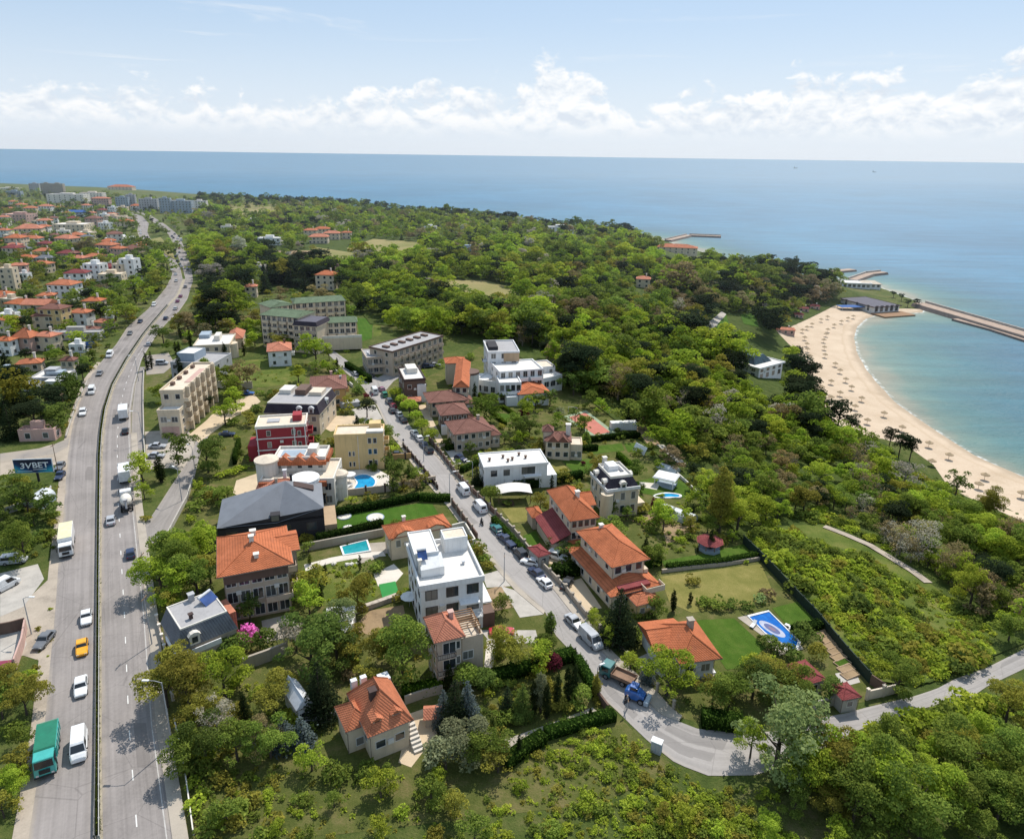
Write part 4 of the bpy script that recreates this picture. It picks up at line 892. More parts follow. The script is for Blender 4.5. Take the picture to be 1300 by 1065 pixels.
for z in (1.0, 4.2, 7.2): k.win('f', k.W * .22, z, .8, 1.4); k.win('f', k.W * .33, z, .8, 1.4)
for z in (.9, 3.8): k.win('f', -k.W * .12, z, .45, 1.2); k.win('f', -k.W * .2, z, .45, 1.2)
k.box('parapet', .16, .51, -.51, -.2, 10.0, 10.5, 'offwhite'); k.box('stair_house', .2, .44, .0, .4, 9.5, 11.3, 'yellow'); k.balcony('r', 0, 3.2, 3, 1.3, solid=True); k.balcony('r', 0, 6.3, 3, 1.3, solid=True)
mb = MB(); mb.tube((-.02 * k.W, -k.D / 2 - .06, 0), (-.02 * k.W, -k.D / 2 - .06, 9.3), .07); k.part('downpipe', mb, FRAME)

b = Bld('apartment_block', 'long cream four storey apartment block with flat roof and bay windows beside the highway', 'apartments', 'long cream apartment block')
k = b.block((203, 498), (232, 497.5), (222, 463), 12.0, wall='cream', floors=4); k.parapet(.7, 'cream', 'flatcream', .3, .15); k.windows('f', 2); k.windows('l', 7, .9, 1.2)
nb = 6
for i in range(nb):
    u = (i + .5) / nb * k.D - k.D / 2
    for z in (.6, 3.6, 6.6, 9.4): k.win('r', u + .9, z, 1.3, 1.8)
    for z in (3.2, 6.2, 9.2): k.balcony('r', u - 1.2, z, 2.2, 1.3, solid=True)
    mb = MB(); mb.box(k.W / 2, k.W / 2 + 1.1, u - .35, u + .3, -1.5, 12.9); k.part('bay', mb, k.wall)
k.box('roof_terrace', .12, .44, -.2, .3, 12.11, 12.25, 'pink'); 
for y in (-.3, -.1, .1, .32): k.box('roof_hut', -.36, -.2, y, y + .05, 12.1, 13.0, 'brownwall')
q = b.sub(k, .02, -.58, k.W * .95, k.D * .16, 0, 7.6); q.parapet(.7, 'cream', 'flatwhite', .25, .1); q.windows('f', 2, 1.6, 1.5, zs=[.8, 4.6]); q.windows('r', 1); q.box('lower_cladding', -.4, .4, -.52, -.502, .1, 3.2, 'pink')
b = Bld('house', 'flat roofed grey modern house with raised white roof block behind the cream apartment block', 'house', 'grey modern house')
k = b.block((216, 461), (271, 463), (217, 447), 6.0, wall='grey'); k.parapet(.5, 'grey', 'flatgrey', .3); k.windows('f', 6, 1.0, 1.6); q = b.sub(k, -.22, .0, k.W * .4, k.D * .6, 6.1, 2.6, wm('bluegrey')); q.parapet(.3, 'bluegrey', 'flatwhite', .2); k.windows('lr', 2)
b = Bld('house', 'rambling house with white flat roofs and round balcony below the hotel', 'house', 'white roofed rambling house')
k = b.block((246, 440), (291, 438), (247, 427), 6.0, wall='cream'); k.parapet(.5, 'cream', 'flatwhite', .3, .3); k.windows('fr', 4); k.box('stair_house', .0, .16, -.1, .3, 6.1, 8.2, 'offwhite'); mb = MB(); mb.cyl(k.W * .5, -k.D * .2, -1, 5.6, 2.4, n=16); k.part('tower', mb, k.wall); k.box('roof_hut', -.5, -.2, .2, .6, 6.1, 7.6, 'bluegrey')
b = Bld('house', 'small house with plain salmon hip roof behind the white rambling house', 'house', 'small salmon roofed house'); k = b.block((288, 431), (308, 430), (288, 421), 4.0, wall='cream', over=.3); k.hip('salmon', 2.2, .4); k.windows('fr', 1)
b = Bld('villa', 'small white house with pinkish hip roof at the edge of the meadow', 'house', 'white house by the meadow')
k = b.block((339, 447), (370, 445), (342, 437), 6.0, wall='white', over=.3); k.hip('salmon', 1.8, .5); k.windows('f', 2, 1.0, 1.3); k.windows('r', 2); k.chimney(.25, .2, 6.6, 8.4, .6, 'brownwall'); k.balcony('r', 0, 3, 3, 1.4, solid=True)

# --- hotel and terraces at the top of the street
b = Bld('hotel', 'large cream L shaped hotel with green tiled roofs and rows of balconies', 'hotel', 'hotel with green roofs')
k = b.block((331, 400), (378, 404), 13.0, 13.5, wall='cream', floors=5); k.hip('green', 1.4, .5, ridge=.8); e_ = b.block((344, 391), (372, 387), 11.0, 13.7, wall='cream', floors=5); e_.hip('green', 1.3, .5, ridge=.7); e_.windows('fr', 4, 1.5, 1.7); k.windows('f', 7, 1.5, 1.7); k.windows('l', 6)
for i in range(4):
    for z in (2.7, 5.4, 8.1, 10.8): k.balcony('f', (i - 1.5) * k.W / 4.2, z, 3.0, 1.2, solid=True)
q = b.block((374, 386), (438, 382), (376, 379), 14.0, wall='cream', floors=5); q.hip('green', 1.4, .5, ridge=.85); q.windows('f', 8, 1.6, 1.8); q.windows('r', 3)
for i in range(5):
    for z in (2.8, 5.6, 8.4, 11.2): q.balcony('f', (i - 2) * q.W / 5.2, z, 3.0, 1.2, solid=True)
q = b.block((372, 413), (402, 415), (374, 404), 11.0, wall='cream', floors=4); q.mansard('mansard', 1.6, .8, .3, 'violetgrey', para=0); q.windows('f', 4, 1.6, 1.7)
for i in range(3):
    for z in (2.7, 5.4, 8.1): q.balcony('f', (i - 1) * q.W / 3.2, z, 2.8, 1.1)
q = b.block((401, 411), (452, 409), (402, 405), 10.4, wall='cream', floors=4); q.hip('green', 1.5, .6, ridge=.85); q.windows('f', 7, 1.5, 1.7); q.windows('r', 2)
for i in range(4):
    for z in (2.6, 5.2): q.balcony('f', (i - 1.5) * q.W / 4.2, z, 3.0, 1.2, solid=True)
q.box('terrace', -.5, .62, -1.0, -.5, 0, 5.0, 'cream'); q.box('balustrade', -.5, .62, -1.0, -.97, 5.0, 6.0, 'offwhite')
b = Bld('terraced_block', 'long brownish terraced block with stepped flat grey roofs beside the top of the street', 'apartments', 'long grey terraced block')
k = b.block((466, 455), (502, 452), (441, 446), 6.4, wall='beige', floors=2); k.parapet(.4, 'beige', 'flatgrey', .3, .3); k.windows('f', 5, 1.5, 1.7); k.windows('l', 4); k.windows('r', 2)
for i in range(4): k.balcony('f', (i - 1.5) * k.W / 4.1, 3.0, 2.6, 1.2, solid=True)
q = b.block((498, 447), (562, 427), (479, 438), 9.2, wall='beige', floors=3); q.parapet(.4, 'brownwall', 'flatgrey', .3, .3); q.windows('f', 9, 1.5, 1.7); q.windows('l', 2); q.windows('r', 2)
for i in range(8):
    for z in (2.8, 5.8): q.balcony('f', (i - 3.5) * q.W / 8.2, z, 2.6, 1.2, solid=True)
for i in range(6): q.box('roof_hut', -.42 + i * .15, -.37 + i * .15, -.1, .15, 9.3, 10.0, 'brownwall'); k.box('roof_hut', -.4 + i * .13, -.36 + i * .13, -.1, .1, 6.5, 7.1, 'metal')

# --- right of the street, from far to near
b = Bld('villa', 'brown and white cube house with stepped roof terrace below the terraced block', 'house', 'brown and white cube house')
k = b.block((513, 484), (540, 482), (505, 468), 7.5, wall='brownwall', floors=2); k.parapet(.6, 'darkbrown', 'flatwhite', .3, .1); k.windows('f', 2); k.windows('l', 3); k.box('white_wall', .1, .52, -.53, -.5, -1, 6.0, 'white'); k.box('roof_hut', -.2, .3, .0, .4, 7.6, 9.4, 'offwhite'); k.balcony('r', 0, 3.4, 4, 1.3)
b = Bld('apartment_house', 'pale house under a long bright orange roof with curved inner court', 'house', 'long orange roofed house')
k = b.block((576, 492), (595, 492), (562, 460), 8.0, wall='cream', over=.3, floors=3); k.hip('orange', 1.8, .5, ridge=.9); k.windows('l', 5); k.windows('f', 2); k.windows('r', 3)
q = b.block((566, 462), (592, 461), (563, 455), 8.0, wall='cream', over=.3, floors=3); q.hip('orange', 1.4, .5); q.windows('r', 1); mb = MB(); mb.cyl(k.W * .55, k.D * .1, -1, 7.6, 3.4, n=18); o = k.part('tower', mb, wm('offwhite')); mb = MB(); mb.cyl(k.W * .55, k.D * .1, 7.6, 8.3, 3.5, n=18); k.part('balustrade', mb, wm('brownwall'), parent=o)
b = Bld('villa', 'big white modern villa in stepped cubes with a wood clad top floor', 'house', 'big white modern villa')
k = b.block((620, 448), (659, 447), (606, 434), 12.5, wall='white', floors=4); k.parapet(.5, 'white', 'flatgrey', .3, .2); k.windows('f', 3, 1.6, 1.8); k.windows('l', 4, 1.0, 1.3); k.box('wood_cladding', .0, .505, -.52, -.5, 9.2, 12.3, 'palewood'); k.box('roof_hut', -.45, -.15, -.3, .3, 12.6, 13.8, 'dark'); k.balcony('l', 2, 8.0, 4, 1.6)
q = b.block((634, 474), (690, 470), (634, 460), 8.5, wall='white', floors=3); q.parapet(.6, 'white', 'flatwhite', .3); q.windows('f', 6, 1.4, 2.0); q.windows('l', 2)
for i in range(3): q.balcony('f', (i - 1) * q.W / 3.2, 5.6, 4, 1.6, wm('white'), True)
q = b.block((672, 469), (705, 466), (674, 460), 6.0, wall='white', floors=2); q.parapet(.5, 'white', 'flatcream', .3); q.windows('fr', 3)
q = b.block((604, 484), (648, 490), 9.0, 4.2, wall='white', floors=1); q.parapet(.8, 'white', 'flatcream', .3); q.windows('f', 5, 1.6, 2.0); mb = MB(); mb.cyl(-q.W * .5, 0, -1, 4.6, 4.2, n=20); q.part('rotunda', mb, wm('white'))
q = b.block((690, 482), (714, 477), 8.0, 4.0, wall='white', floors=1); q.parapet(.5, 'white', 'flatwhite', .3); q.windows('f', 3, 2.0, 2.0); q.box('awning', .3, .9, -.4, .5, 3.0, 3.3, 'brownwall')
q = b.block((634, 488), (662, 487), 8.0, 6.6, wall='white', floors=2); q.parapet(.6, 'white', 'flatwhite', .3); q.windows('f', 4, 1.3, 2.0); q.balcony('f', 0, 3.4, 6, 1.5, solid=True)
q = b.block((659, 501), (697, 498), (659, 488), 3.6, wall='white'); q.hip('orange', 1.5, .5, ridge=.4); q.windows('f', 3); q.box('terrace', -.9, -.52, -.5, .6, -1, 3.0, 'white')
for nm, A, B, D, h, rs, lab, lm in (('villa', (545, 512), (592, 508), (541, 499), 5.0, 2.0, 'wide low house with brown hip roof nearest the red wall on the street', 'wide brown roofed house'),
                            ('villa', (560, 528), (596, 525), (557, 515), 6.0, 2.0, 'house with brown pyramid roof over a row of white arched windows', 'brown house with arched windows'),
                            ('villa', (577, 552), (626, 546), (572, 535), 5.6, 2.2, 'large house with brown hip roof and brown lower wing above the white flat house', 'large brown hip roofed house')):
    b = Bld(nm, lab, 'house', lm); k = b.block(A, B, D, h, wall='beige' if rs != 2.0 or h < 5.5 else 'brownwall', over=.5, floors=2); k.hip('brown', rs, .8); k.windows('l', 2)
    if h == 6.0: k.windows('f', 5, .7, 1.5, zs=[3.9], mat=wm('white')); k.box('base_wall', -.56, .6, -.62, -.5, -1, 3.0, 'white')
    else: k.windows('f', 5, 1.1, 1.3); k.chimney(.3, .1, h + .6, h + 2.6, .7, 'stone')
    q = b.sub(k, .62, -.05, k.W * .34, k.D * .7, 0, 3.4); q.hip('brown', 1.2, .5); q.windows('f', 2, 1, 1.2)
b = Bld('carport', 'open carport with pinkish brown roof beside the red wall', 'carport', 'brown carport')
k = b.block((512, 511), (535, 510), (516, 505), 2.6, wall='brownwall', over=.9); k.hip('salmon', .8, 1.0)
b = Bld('villa', 'white two storey house with wide flat white roof and small roof vents', 'house', 'white flat roofed house')
k = b.block((615, 594), (695, 588), (607, 577), 6.2, wall='white', floors=2); k.parapet(.35, 'white', 'flatwhite', .25, .25); k.windows('l', 4, 1.0, 1.2); k.windows('r', 2, 2.2, 1.8)
for u in (.05, .14): 
    for z in (.6, 3.8): k.win('f', k.W * (u + .1), z, 1.8, 1.7, mat=DFRAME)
for z in (3.8,): k.win('f', -k.W * .35, z, 1.4, 1.4, mat=DFRAME); k.win('f', -k.W * .15, z, 1.4, 1.4, mat=DFRAME)
for fx, fy in ((-.38, -.05), (-.15, .1), (-.1, -.2), (-.02, -.1), (.12, .2), (.2, -.05)): k.chimney(fx, fy, 6.3, 6.9, .45, 'brownwall')
k.box('canopy', .12, .4, -.62, -.5, 3.1, 3.4, 'white'); k.box('terrace', .5, .66, -.5, .4, -1, 2.9, 'white')
b = Bld('villa', 'cream house with broken brown roofs, tower and white chimney behind the hedge', 'house', 'cream villa with brown roofs')
k = b.block((693, 560), (724, 561), (689, 548), 5.4, wall='cream', floors=2); k.hip('brown', 1.5, .4); k.windows('f', 3); k.windows('l', 2)
for u in (-.2, .2): 
    mb = MB(); mb.prism_y([(u * k.W - 1.6, 5.4), (u * k.W + 1.6, 5.4), (u * k.W, 7.2)], -k.D / 2 - .6, 0); k.part('gable_roof', mb, TILE['brown'])
k.chimney(.42, .1, 5, 9, 1.3, 'offwhite'); q = b.sub(k, -.42, .1, 2.6, 3.4, 0, 7.2); q.hip('brown', 1.4, .3); q.windows('f', 1, .6, 1.2); q = b.sub(k, .76, .0, k.W * .5, k.D * .8, 0, 4.0); q.parapet(.4, 'cream', 'flatcream', .3); q.windows('f', 2, 1.1, 1.7, zs=[.6])
b = Bld('mansion', 'cream villa with ornate dark mansard roof, round pediments and white roof terrace', 'house', 'ornate mansard villa')
k = b.block((771, 625), (811, 620), (744, 603), 6.6, wall='cream', floors=2); k.mansard('mansard', 2.7, 1.5, .3, 'flatwhite', dorm={'f': [0], 'l': [-2.5, 2.5], 'r': [0]}, dsty='offwhite', para=.6); k.windows('f', 3, 1.0, 1.8); k.windows('l', 4, 1.0, 1.7); k.windows('r', 3)
k.box('balustrade', -.53, .53, -.535, -.51, 6.7, 7.4, 'white'); k.box('balustrade', -.535, -.51, -.51, .5, 6.7, 7.4, 'white'); k.box('roof_hut', -.2, .1, .0, .3, 9.4, 10.6, 'white'); k.chimney(-.1, .46, 7.5, 11, .9, 'offwhite'); k.box('skylight', .12, .22, -.1, .25, 9.45, 9.65, 'slate')
mb = MB(); mb.cyl(-k.W / 2, -k.D / 2, -1, 6.4, 1.5, n=16); k.part('bay', mb, k.wall); k.balcony('r', 0, 3.4, 4, 1.8, solid=True); k.box('terrace', .5, .8, -.4, .4, -1, 2.2, 'cream')
b = Bld('villa', 'tall cream house with orange hip roof and dark red lean-to roof beside the dry lawn', 'house', 'orange roofed house with red lean-to')
k = b.block((724, 662), (760, 657), (690, 624), 8.0, wall='cream', over=.4, floors=3); k.hip('orange', 2.6, .6, ridge=.5); k.windows('f', 4, 1.0, 1.5); k.windows('l', 4, .9, 1.2, zs=[5.6]); k.chimney(.1, -.1, 9, 11.6, .8, 'offwhite')
q = b.sub(k, .46, .12, 4.0, 5.5, 0, 7.8); q.hip('orange', 1.6, .5, gable='x'); q.windows('r', 2)
mb = MB(); w_, d_ = k.W / 2, k.D / 2; L_ = 4.2
mb.frustum([(-w_ - L_, -d_ * 1.05, 3.1), (-w_, -d_ * 1.05, 5.0), (-w_, d_ * .7, 5.0), (-w_ - L_, d_ * .7, 3.1)], [(-w_ - L_, -d_ * 1.05, 3.25), (-w_ - .003, -d_ * 1.05, 5.15), (-w_ - .003, d_ * .7, 5.15), (-w_ - L_, d_ * .7, 3.25)]); k.part('lean_to_roof', mb, TILE['darkred'])
mb = MB(); mb.box(-w_ - L_ + .5, -w_ - .003, -d_, d_ * .62, -1.5, 3.05); k.part('lean_to_wall', mb, wm('beige')); k.box('porch_roof', -.62, .0, -.62, -.505, 3.1, 3.4, TILE['orange']); k.balcony('f', k.W * .25, 3.0, 3.2, 1.2, wm('wood'))
b = Bld('shed', 'pair of small sheds with orange roofs beside the house with red lean-to', 'shed', 'small orange shed'); k = b.block((676, 658), (691, 656), (674, 645), 3.0, wall='beige', over=.2); k.hip('orange', .9, .35); k.windows('f', 1, .8, .9, zs=[1.2])
b = Bld('villa', 'cream house with stacked orange roofs and red lower skirt roofs beside the tall spruce', 'house', 'house with stacked orange roofs')
k = b.block((776, 757), (836, 742), (735, 694), 3.6, wall='cream', over=.5, floors=1); k.windows('f', 4, 1.2, 1.4); k.windows('l', 5, 1.0, 1.3); k.hip('orange', 1.5, .9, ridge=.5)
q = b.sub(k, .06, .08, k.W * .74, k.D * .78, 0, 7.4); q.hip('orange', 2.3, .8, ridge=.35); q.windows('f', 3, 1.3, 1.4, zs=[5.4]); q.windows('l', 3, 1, 1.2, zs=[5.5]); q.windows('r', 3, 1, 1.2, zs=[5.5]); q.chimney(-.05, .3, 8.2, 10, .7, 'offwhite')
k.box('dark_skirt', -.35, .36, -.53, -.42, 3.85, 4.4, TILE['darkred']); k.box('roof_terrace', .3, .56, -.3, .3, 3.9, 4.8, 'cream'); k.balcony('f', k.W * .38, 3.5, 4.0, 2.0, solid=True); r_ = b.sub(k, .1, -.62, 4.6, 3.2, 0, 2.8, wm('yellow')); r_.hip('terra', .8, .4); r_.windows('f', 2, .9, 1.0)
b = Bld('villa', 'low white house with wide bright orange hip roof beside the striped lawn', 'house', 'orange roofed bungalow by the lawn')
k = b.block((863, 843), (916, 836), (805, 797), 3.9, wall='white', over=.8, floors=1); k.hip('orange', 2.3, .9); k.windows('f', 2, 1.4, 1.3, zs=[1.3]); k.windows('r', 3); k.windows('l', 3, 1.1, 1.2, zs=[1.4]); k.chimney(.12, .12, 5.4, 7.4, .9, 'stone'); k.box('base_wall', -.5, .5, -.52, -.5, -2, .4, 'grey')
q = b.sub(k, -.56, .3, 5.0, 6.0, 0, 3.7); q.hip('orange', 1.3, .8, gable='x'); q.windows('f', 1, 1.0, 1.2); k.box('porch', .28, .56, -.56, -.505, -1, .4, 'stone'); k.box('steps', .52, .62, -.5, .2, -1, .6, 'white')
for A, B, D, h, rc, lab, lm in (((1025, 868), (1046, 862), (1014, 842), 2.6, 'darkred', 'shed with dusty brown flat pitched roof beside the vegetable beds', 'brown roofed shed'), ((1070, 888), (1090, 884), (1066, 870), 2.6, 'darkred', 'small shed with red sheet roof at the end of the vegetable beds', 'red roofed shed'), ((684, 707), (697, 703), (678, 694), 2.6, 'darkred', 'small garage with dull red roof behind the street wall', 'red roofed garage')):
    b = Bld('shed', lab, 'shed', lm); k = b.block(A, B, D, h, wall='concrete'); k.hip(rc, .5, .3); k.windows('f', 1, .9, .9, zs=[1.1])
# ------------------------------------------------------------------ the town on the left, seen small
AUTO = []     # things whose label is finished at the end from what stands next to them
def autolabel(o, text, px, py, cat, group=None, share=None):
    o['category'] = cat
    if group: o['group'] = group
    AUTO.append((o, text, px, py, share))
    return o
def far_house(px, py, wpx, wall, roof, fl=2, dep=.75, rot=None, rtype='hip', name='house', desc=None, cat='house', lm=None, nwin=None, rise=None, group=None):
    """base of the front wall in the photograph, width in photo pixels"""
    p = at(px, py); s = ppm(p); W_ = wpx / s; D_ = W_ * dep; a = rnd.uniform(-.35, .35) if rot is None else rot; h = fl * 3.0
    b = Bld(name, desc or 'house', cat, lm, group, ground=p.z)
    c = Vector((p.x, p.y, p.z)) + Vector((-sin(a), cos(a), 0)) * D_ / 2
    k = Block(b, 0, 0, 0, h, M=Matrix.Translation(c) @ Matrix.Rotation(a, 4, 'Z'), dims=(W_, D_), wall=wall, floors=fl)
    mask_poly([(k.M @ Vector((x * W_ / 2, y * D_ / 2, 0)))[:2] for x, y in ((-1, -1), (1, -1), (1, 1), (-1, 1))], 1.0)
    if px <= 240: mask_poly([(k.M @ Vector((x * W_ * .55, y, 0)))[:2] for x, y in ((-1, -D_ / 2 - 9), (1, -D_ / 2 - 9), (1, 0), (-1, 0))])
    if px > 240: mask_poly([(k.M @ Vector((x * W_ * .7, y, 0)))[:2] for x, y in ((-1, -D_ / 2 - 26), (1, -D_ / 2 - 26), (1, 0), (-1, 0))])
    if rtype == 'flat': k.parapet(.5, wall, roof, .3); k.box('roof_hut', -.2, .15, -.1, .3, h + .1, h + 2.2, wall)
    else: k.hip(roof, rise or max(1.2, min(W_, D_) * .24), .5, ridge=.45 if dep < .6 else None, gable='x' if rtype == 'gable' else None); k.chimney(.2, .1, h + .4, h + (rise or 2.2) + 1.0, .7)
    n = nwin or max(2, min(7, int(W_ / 3.2)))
    k.windows('f', n, 1.3, 1.5, style='plain'); k.windows('r' if px < 650 else 'l', max(1, min(4, int(D_ / 3.5))), 1.2, 1.4, style='plain')
    if desc is None:
        b.root['label'] = 'x'; autolabel(b.root, '%s house with %s' % ({'white': 'white', 'cream': 'cream', 'offwhite': 'pale', 'yellow': 'yellow', 'pink': 'pinkish', 'beige': 'beige', 'grey': 'grey', 'ochre': 'ochre', 'red': 'red', 'brownwall': 'brown'}.get(wall, 'pale'), {'orange': 'orange hip roof', 'salmon': 'salmon hip roof', 'terra': 'terracotta roof', 'brown': 'brown roof', 'darkred': 'dark red roof', 'slate': 'grey pitched roof', 'flatwhite': 'flat white roof', 'flatcream': 'flat cream roof', 'flatgrey': 'flat grey roof', 'pink': 'flat pinkish roof', 'blue': 'blue roof'}.get(roof, 'flat roof')), px, py, cat, 'houses of the town beyond the highway')
    return k
def T(x, y): return x / 3.94, 220 + y / 3.94
FH = far_house
for x, y, w_, wall, roof, fl, ty in (
    (150, 200, 60, 'cream', 'orange', 2, 'hip'), (222, 190, 62, 'white', 'salmon', 2, 'hip'), (290, 195, 40, 'white', 'terra', 2, 'hip'), (75, 252, 125, 'pink', 'pink', 3, 'flat'), (222, 268, 66, 'white', 'salmon', 2, 'hip'),
    (100, 182, 50, 'cream', 'terra', 2, 'hip'), (30, 200, 44, 'cream', 'salmon', 2, 'hip'), (350, 308, 150, 'cream', 'flatwhite', 3, 'flat'), (140, 312, 130, 'cream', 'orange', 2, 'hip'), (215, 300, 60, 'white', 'orange', 2, 'hip'),
    (155, 365, 88, 'white', 'terra', 2, 'hip'), (318, 385, 108, 'cream', 'salmon', 3, 'hip'), (220, 392, 76, 'brownwall', 'darkred', 2, 'hip'), (525, 422, 98, 'pink', 'terra', 3, 'hip'), (130, 470, 92, 'cream', 'orange', 2, 'hip'),
    (200, 502, 92, 'cream', 'orange', 2, 'hip'), (225, 470, 80, 'grey', 'slate', 2, 'hip'), (385, 470, 80, 'cream', 'orange', 2, 'hip'), (465, 462, 90, 'beige', 'orange', 2, 'hip'), (340, 445, 80, 'brownwall', 'brown', 2, 'hip'),
    (470, 560, 90, 'white', 'flatwhite', 4, 'flat'), (545, 545, 92, 'red', 'darkred', 3, 'hip'), (385, 580, 108, 'white', 'darkred', 3, 'hip'), (560, 588, 108, 'cream', 'flatcream', 3, 'flat'), (648, 560, 78, 'white', 'flatwhite', 5, 'flat'),
    (45, 585, 70, 'cream', 'flatcream', 4, 'flat'), (120, 555, 50, 'white', 'pink', 2, 'flat'), (308, 645, 136, 'white', 'orange', 3, 'hip'), (235, 672, 80, 'cream', 'terra', 2, 'hip'), (600, 560, 60, 'cream', 'flatwhite', 4, 'flat'),
    (182, 722, 130, 'beige', 'salmon', 2, 'gable'), (262, 780, 128, 'yellow', 'brown', 3, 'hip'), (40, 775, 80, 'white', 'flatwhite', 2, 'flat'), (590, 345, 120, 'white', 'flatwhite', 1, 'flat'), (557, 260, 70, 'cream', 'pink', 3, 'flat'),
    (330, 445, 96, 'pink', 'darkred', 2, 'hip'), (432, 355, 60, 'grey', 'slate', 2, 'hip'), (505, 210, 46, 'cream', 'darkred', 2, 'hip'), (425, 185, 46, 'white', 'salmon', 2, 'hip'), (455, 225, 40, 'cream', 'salmon', 2, 'hip'),
    (60, 400, 70, 'cream', 'salmon', 2, 'hip'), (15, 320, 60, 'white', 'terra', 2, 'hip'), (30, 500, 50, 'cream', 'orange', 2, 'hip'), (120, 420, 60, 'white', 'slate', 2, 'hip'), (20, 265, 50, 'offwhite', 'salmon', 3, 'hip'),
    (520, 250, 44, 'white', 'flatwhite', 3, 'flat'), (330, 225, 40, 'cream', 'terra', 2, 'hip'), (120, 250, 46, 'pink', 'pink', 3, 'flat'), (560, 210, 40, 'white', 'flatgrey', 3, 'flat'), (190, 175, 36, 'cream', 'orange', 2, 'hip'),
    (440, 300, 40, 'white', 'salmon', 2, 'hip'), (270, 345, 50, 'cream', 'brown', 2, 'hip'), (60, 165, 40, 'offwhite', 'terra', 2, 'hip')):
    px, py = T(x, y); FH(px, py, w_ / 3.94 * (.92 if ty == 'hip' else 1), wall, {'orange': rnd.choice(['orange', 'terra', 'salmon'])}.get(roof, roof), fl, .7, None, ty)
FH(*T(380, 222), 17, 'bluegrey', wm('blue'), 2, .6, .1, 'gable', 'hall', 'hall with bright blue roof among red roofs of the town', 'hall', 'blue roofed hall')
for x, y, w_, wall, roof, fl, dsc, nm in ((290, 108, 60, 'stone', 'flatgrey', 6, 'brownish tower block at the right end of the group near the shore', 'tower_block'), (235, 106, 50, 'stone', 'flatgrey', 6, 'brownish tower block in the middle of the group near the shore', 'tower_block'), (175, 96, 50, 'grey', 'flatgrey', 5, 'greyish tower block at the left end of the group near the shore', 'tower_block'),
    (330, 150, 180, 'offwhite', 'flatgrey', 4, 'long pale row of flats behind the red roofs of the far town', 'apartment_row'), (460, 140, 110, 'offwhite', 'pink', 4, 'second pale row of flats nearer the shore road of the far town', 'apartment_row'), (505, 172, 84, 'pink', 'salmon', 4, 'pinkish apartment block with red roof in the far town', 'apartment_block'), (615, 180, 62, 'bluegrey', 'flatgrey', 5, 'blue grey apartment block where the highway leaves the far town', 'apartment_block'),
    (660, 178, 44, 'grey', 'flatgrey', 6, 'narrow grey block next to the far end of the highway', 'apartment_block'), (745, 190, 90, 'grey', 'flatgrey', 5, 'grey block just right of the far end of the highway', 'apartment_block'), (830, 200, 55, 'bluegrey', 'flatwhite', 6, 'light blue hotel block with white roof right of the far highway', 'hotel'), (905, 200, 112, 'bluegrey', 'flatwhite', 5, 'long blue and white hotel with flat roof before the shore trees', 'hotel'), (1000, 186, 70, 'offwhite', 'flatwhite', 4, 'white hotel at the right end of the far town', 'hotel'),
    (600, 84, 120, 'cream', 'orange', 2, 'long low building with orange roof on the far headland', 'building'), (40, 84, 100, 'offwhite', 'flatwhite', 1, 'long white flat roofed hall at the left edge near the shore', 'hall'), (70, 120, 70, 'bluegrey', 'flatgrey', 3, 'low bluish block at the left edge of the far town', 'apartment_block')):
    FH(*T(x, y), w_ / 3.94, wall, roof, fl, .35, .05, 'flat' if roof.startswith('flat') or roof == 'pink' else 'hip', nm, dsc, 'hotel' if nm == 'hotel' else 'building')
# more roofs between the ones above
rn = random.Random(4); nmore = 0
for _ in range(2400):
    px, py = rn.uniform(-8, 250), rn.uniform(250, 400); lim = 232 - (py - 262) * .45 if py < 330 else 226 - (py - 300) * .62
    if px > min(lim, 150 if py > 340 else 200) - 16 or nmore >= 34 or rn.random() > (400 - py) / 110: continue
    p = at(px, py)
    if any(blocked(p.x + dx, p.y + dy) for dx in (-7, 0, 7) for dy in (-3, 4, 11)) or p.x < MX0 + 10 or p.y > MY1 - 20: continue
    nmore += 1; ty = 'flat' if rn.random() < .3 else 'hip'
    FH(px, py, rn.uniform(9, 14.5) * ppm(p), rn.choice(['white', 'cream', 'cream', 'offwhite', 'pink', 'beige']), rn.choice(['orange', 'salmon', 'terra', 'terra', 'brown', 'brown', 'darkred']) if ty == 'hip' else 'flatwhite', rn.choice([1, 2, 2, 3]), rn.uniform(.6, .9), rn.uniform(-.5, .5), ty, nwin=3)
# across the highway, in the park and on the shore
FH(342, 312, 28, 'white', 'flatwhite', 2, .5, .05, 'flat', 'house', 'white flat roofed house alone in the park trees right of the highway', 'house', 'white house in the park'); FH(290, 296, 18, 'offwhite', 'flatwhite', 2, .3, .05, 'flat', 'house', 'long low white roof among dark trees right of the highway', 'building'); FH(322, 283, 26, 'offwhite', 'flatwhite', 1, .3, .05, 'flat', 'building', 'thin long white building behind dark trees before the shore', 'building')
FH(328, 350, 18, 'offwhite', 'flatcream', 2, .6, .1, 'flat', 'house', 'pale flat house among tall dark conifers above the hotel', 'house'); FH(319, 378, 14, 'cream', 'salmon', 2, .8, .2, 'hip', 'house', 'small salmon roofed house left of the hotel', 'house')
FH(413, 369, 24, 'cream', 'orange', 3, .8, -.1, 'hip', 'villa', 'cream house with orange hip roof standing behind the hotel', 'house', 'orange roofed house behind the hotel'); FH(430, 366, 7, 'brownwall', 'flatgrey', 4, .8, 0, 'flat', 'tower', 'narrow brown tower beside the orange roofed house behind the hotel', 'tower')
for x, y, w_, r_, d_ in ((394, 301, 16, 'terra', 'leftmost dark orange roof of the complex in the park'), (409, 299, 18, 'orange', 'bright orange roofed house in the park complex'), (421, 305, 20, 'salmon', 'salmon roofed house at the front of the park complex'), (440, 304, 12, 'terra', 'small red roofed house at the right end of the park complex'), (404, 310, 24, 'salmon', 'long low salmon roof at the bottom of the park complex')):
    FH(x, y, w_, 'cream', r_, 2, .6, .1, 'hip', 'house', d_, 'house')
